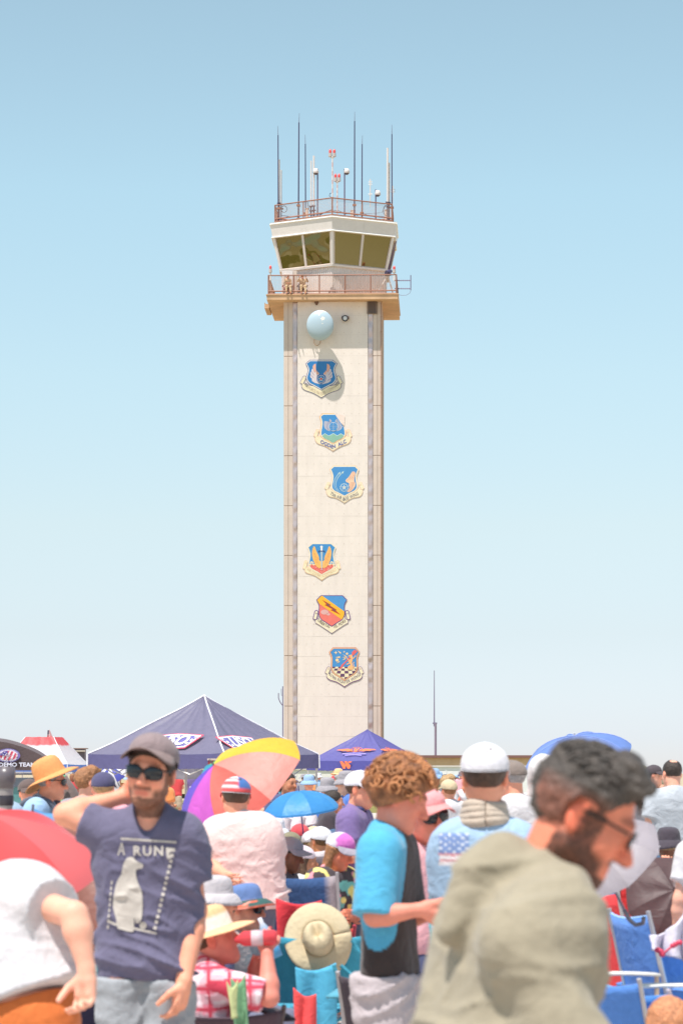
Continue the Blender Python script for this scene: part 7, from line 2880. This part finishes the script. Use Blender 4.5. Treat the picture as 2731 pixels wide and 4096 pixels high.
somebody('white capped person in white standing at the right edge', 2868, 3180, 14.5, 'white', 180, ('cap', (216, 210, 214)), ('brown', 'short'), 'pink', fat=1.1)
somebody('blond woman in a red top drinking from a white cup', 1782, 3102, 36.0, 'red', 80, None, ('blond', 'thick'), 'red', arms=('up', 'bent'), extra=lambda p: cup(p))
somebody('man in a pink shirt and straw hat beneath the tents', 1350, 3076, 62.0, 'pink', 60, ('straw', (240, 190, 140)), skin='red')
somebody('strawberry blond child at the bottom right corner', 2678, 4004, 10.4, 'teal', 200, None, ('strawberry', 'long'), 'pink', sit=True, kid=0.7, vox=0.008)
somebody('person in a pink patterned top and sunglasses low at the right', 2512, 3430, 19.5, 'coral', 200, ('backcap', (90, 80, 90)), ('dark', 'short'), 'olive', sit=True)
# seated group at the lower left
GH = lin((176, 168, 172))
somebody('person in a grey bucket hat, half hidden behind the navy T-shirt man', 842, 3494, 15.0, 'navy', 110, ('bucket', (196, 188, 190), 0), ('brown', 'short'), 'red', sit=True)


somebody('seated woman in blue flowered bucket hat and sunglasses facing right', 962, 3524, 15.6, 'grey', 62, None, ('brown', 'short'), lin((240, 168, 140)), sit=True, shirtfn=c_plain(lin((196, 178, 174))), head=(0, 4, 0), extra=floral_hat, kid=1.04)


wp = somebody('seated woman in banded straw hat and plaid shirt drinking red bottle', 848, 3628, 12.2, 'white', 92, None, ('brown', 'short'), lin((226, 142, 124)), sit=True, head=(-2, -14, 0), vox=0.0072, extra=visor_hat, sleeve=0.9,
              shirtfn=c_plaid(lin((238, 216, 222)), lin((222, 120, 140)), lin((206, 70, 90))), pants=(84, 84, 140),
              J={'head': (858, 3756, 0), 'neck': (826, 3862, 0), 'shR': (842, 3930, -0.16), 'elR': (1078, 3990, -0.2), 'wrR': (1068, 3810, -0.12), 'hdR': (1050, 3728, -0.05), 'shL': (820, 3920, 0.16), 'elL': (960, 4010, 0.2), 'wrL': (1010, 3900, 0.1)})
bt = [P(x, y, 12.08) for x, y in ((938, 3758), (952, 3757), (975, 3754), (1095, 3750), (1108, 3750))]
b = MB()
b.tube(bt, [0.012, 0.016, 0.034, 0.035, 0.028], 14, lin((236, 88, 96)))
b.tube([bt[2] * 0.75 + bt[3] * 0.25, bt[2] * 0.35 + bt[3] * 0.65], 0.0356, 14, lin((240, 226, 232)))
bobj(b, 'drink_bottle', mat('bottle_red', attr=True, rough=0.12, trans=0.3), 'red drink bottle held sideways by the woman in plaid', 'bottle', smooth=True)
c = P(1108, 3830, 14.6)
b = MB()
b.lathe([(0.0, 0.0), (0.034, 0.0), (0.036, 0.05), (0.034, 0.1), (0.036, 0.14), (0.012, 0.2), (0.012, 0.23), (0.0, 0.23)], 14, lambda q: lin((230, 70, 110)) if 0.07 < q.z < 0.1 else (lin((110, 190, 236)) if q.z < 0.15 else lin((240, 238, 244))), M=Matrix.Rotation(math.radians(-24), 4, 'Y'))
b.v = [tuple(Vector(p) + c) for p in b.v]
bobj(b, 'water_bottle', mat('bottle_blue', attr=True, rough=0.12, trans=0.3), 'blue labelled water bottle with a pink band by the tan hat', 'bottle', smooth=True)



# two spotters sitting on the tower gallery
for lab, zx, head, arms_, hatc in (('person in tan uniform and white cap sitting on the tower gallery, nearest the left corner', 338, (0, 4, 0), ('cross', 'cross'), (226, 218, 214)),
                                   ('person in tan uniform with raised arms on the tower gallery, right of the other', 470, (-20, 0, 0), ('up', 'up'), (206, 180, 150))):
    g_ = T(*Z1(zx, 1690), v=-0.68)
    w_ = TM @ Vector((g_.x, -0.68, zt1 + 0.07))
    ch = camp_chair('red folding chair on the tower gallery' if zx == 338 else 'black folding chair on the tower gallery, right of the red one', 0, w_.y + 0.12, 8, lin((176, 70, 70)) if zx == 338 else BLK, z0=w_.z, h=0.86)
    ch.location.x = w_.x
    p = Person(CX + w_.x / w_.y * FOC, w_.y, H=1.74, yaw=8, sit=0.42, base_z=w_.z, head=head, arms=arms_)
    p.haircol = HAIRS['dark']
    p.root(lab, 'spotters on the tower gallery')
    p.body(0.022, 'red', hands=False)
    p.shirt(0.022, c_floral(lin((206, 172, 134)), [lin((170, 132, 100)), lin((222, 196, 164))], 9, 0.6), sleeve=1.95, amp=0.005)
    p.pants(0.024, c_floral(lin((206, 172, 134)), [lin((170, 132, 100)), lin((222, 196, 164))], 9, 0.6), 1.0)
    p.cap(lin(hatc), seg=16)
# a few more seated people filling the lawn of chairs
for a in (('seated person in a tan cap and olive shirt behind the red jacket', 1075, 3392, 22.5, 'olive', 150, ('cap', (206, 186, 156)), ('brown', 'short')),
          ('seated person in a red cap behind the turquoise jersey', 1452, 3345, 24.0, 'white', 190, ('backcap', (206, 84, 88)), ('dark', 'short')),
          ('seated bald person in a pale shirt between the boy and the pink capped woman', 1662, 3330, 22.0, 'tan', 160, None, ('grey', 'balding')),
          ('seated person in a black bucket hat at the right, beyond grey umbrella', 2480, 3352, 30.0, 'white', 170, ('bucket', (96, 88, 92)), ('dark', 'short')),
          ('seated person in a royal blue shirt and white cap at right', 2590, 3368, 27.0, 'royal blue', 150, ('cap', (222, 216, 220)), ('brown', 'short')),
          ('seated person in teal with a green hat behind the white T-shirt man', 372, 3688, 16.5, 'teal', 140, ('boonie', (120, 170, 140)), ('brown', 'short')),
          ('seated person in a coral shirt and tan hat under the blue umbrella', 1290, 3262, 34.0, 'coral', 200, ('straw', (214, 190, 150)), ('grey', 'short'))):
    somebody(a[0], a[1], a[2], a[3], a[4], a[5], a[6], a[7], sit=True)
# ------------------------------------------------------------------ the standing crowd beyond
rng = random.Random(77)
WIN = [(232, 320, 2), (372, 560, 4), (640, 900, 5), (1060, 1400, 13), (1640, 1860, 9), (1990, 2040, 2), (2536, 2700, 7)]
used_l = set()
HATS = [('cap', 'cap'), ('straw', 'straw hat'), ('bucket', 'bucket hat'), ('boonie', 'wide brimmed hat'), ('backcap', 'backward cap'), (None, 'hair')]
HC = {'white': (222, 218, 222), 'black': (78, 70, 78), 'navy': (80, 82, 118), 'tan': (206, 184, 150), 'grey': (156, 150, 154), 'red': (210, 80, 84), 'pale blue': (150, 180, 214), 'olive': (136, 128, 104)}
spots = []
for (a, c, n) in WIN:
    for i in range(n):
        spots.append((a + (c - a) * (i + rng.uniform(0.15, 0.85)) / n, 30 + 16 * rng.random() if i % 3 == 0 else 48 + 60 * rng.random() ** 1.2))
spots.sort(key=lambda q: q[1])
taken = []
for px, d in spots:
    X = (px - CX) / FOC * d
    if any((X - x) ** 2 + (d - y) ** 2 < 0.5 for x, y in taken):
        d += 1.7
        X = (px - CX) / FOC * d
    taken.append((X, d))
    H = rng.uniform(1.56, 1.86)
    for _ in range(60):
        sc = rng.choice(list(SHIRTS))
        hk, hn = rng.choice(HATS)
        hc = rng.choice(list(HC))
        yaw = rng.choice([(180, 'back turned'), (90, 'facing right'), (-90, 'facing left'), (10, 'facing us'), (150, 'back turned'), (200, 'back turned')])
        hr = rng.choice(list(HAIRS)[:5])
        desc = '%s %s' % (hc, hn) if hk else '%s hair' % hr
        where = 'by the left tent' if px < 930 else ('between the tents' if px < 1400 else ('below beige roof' if px < 2100 else 'far right'))
        lab = 'person in %s with %s, %s, %s' % (sc, desc, yaw[1], where)
        if lab not in used_l:
            used_l.add(lab)
            break
    somebody(lab, px, HZ - (H - EYE) * FOC / d, d, sc, yaw[0] + rng.uniform(-15, 15), (hk, HC[hc]) if hk else None, (hr, 'short' if hk else rng.choice(['short', 'thick', 'long'])), rng.choice(['fair', 'pink', 'tan', 'red', 'red', 'olive', 'brown']),
             arms=(rng.choice(['down', 'bent', 'cross', 'down']), rng.choice(['down', 'bent', 'cross', 'down'])), fat=rng.uniform(0.9, 1.2), plen=rng.choice([1.0, 0.5, 0.5]), pants=rng.choice([(96, 110, 144), (84, 80, 84), (190, 170, 146), (150, 150, 156)]),
             group='people standing far back in the crowd')

# seated people filling the ground between, chairs under them
for (a, c, n, d0, d1) in ((1060, 1400, 9, 21, 36), (640, 905, 4, 20, 34), (1635, 1730, 4, 17, 34), (2395, 2731, 10, 17, 36), (372, 560, 2, 24, 34)):
    for i in range(n):
        px, d = a + (c - a) * (i + rng.uniform(0.1, 0.9)) / n, rng.uniform(d0, d1)
        X = (px - CX) / FOC * d
        if any((X - x) ** 2 + (d - y) ** 2 < 0.35 for x, y in taken):
            d += 1.1
            X = (px - CX) / FOC * d
        taken.append((X, d))
        for _ in range(60):
            sc = rng.choice(list(SHIRTS))
            hk, hn = rng.choice(HATS)
            hc = rng.choice(list(HC))
            yaw = rng.choice([(180, 'back turned'), (90, 'facing right'), (160, 'back turned'), (205, 'back turned'), (20, 'facing us')])
            hr = rng.choice(list(HAIRS)[:5])
            desc = '%s %s' % (hc, hn) if hk else '%s hair' % hr
            where = 'left of centre' if px < 930 else ('under the tower' if px < 1400 else ('by pink capped woman' if px < 2100 else 'at right'))
            lab = 'seated person in %s with %s, %s, %s' % (sc, desc, yaw[1], where)
            if lab not in used_l:
                used_l.add(lab)
                break
        ya = yaw[0] + rng.uniform(-12, 12)
        zt = rng.uniform(1.14, 1.3)
        somebody(lab, px, HZ - (zt - EYE) * FOC / d, d, sc, ya, (hk, HC[hc]) if hk else None, (hr, 'short' if hk else rng.choice(['short', 'thick', 'long'])), rng.choice(['fair', 'pink', 'tan', 'red', 'red', 'olive', 'brown']),
                 sit=True, arms=(rng.choice(['down', 'bent', 'cross']), rng.choice(['bent', 'cross', 'up'])), fat=rng.uniform(0.9, 1.15), plen=rng.choice([1.0, 0.5]), pants=rng.choice([(96, 110, 144), (84, 80, 84), (190, 170, 146)]), group='people seated in the crowd')
        cc = rng.choice([('blue', BLU), ('navy', NVY), ('black', BLK), ('red', RED_), ('grey', lin((150, 146, 150))), ('teal', TEAL), ('green', lin((110, 146, 112)))])
        camp_chair('%s folding chair under the seated person in %s with %s' % (cc[0], sc, desc), px, d + 0.1, ya, cc[1], h=rng.uniform(0.8, 0.98))
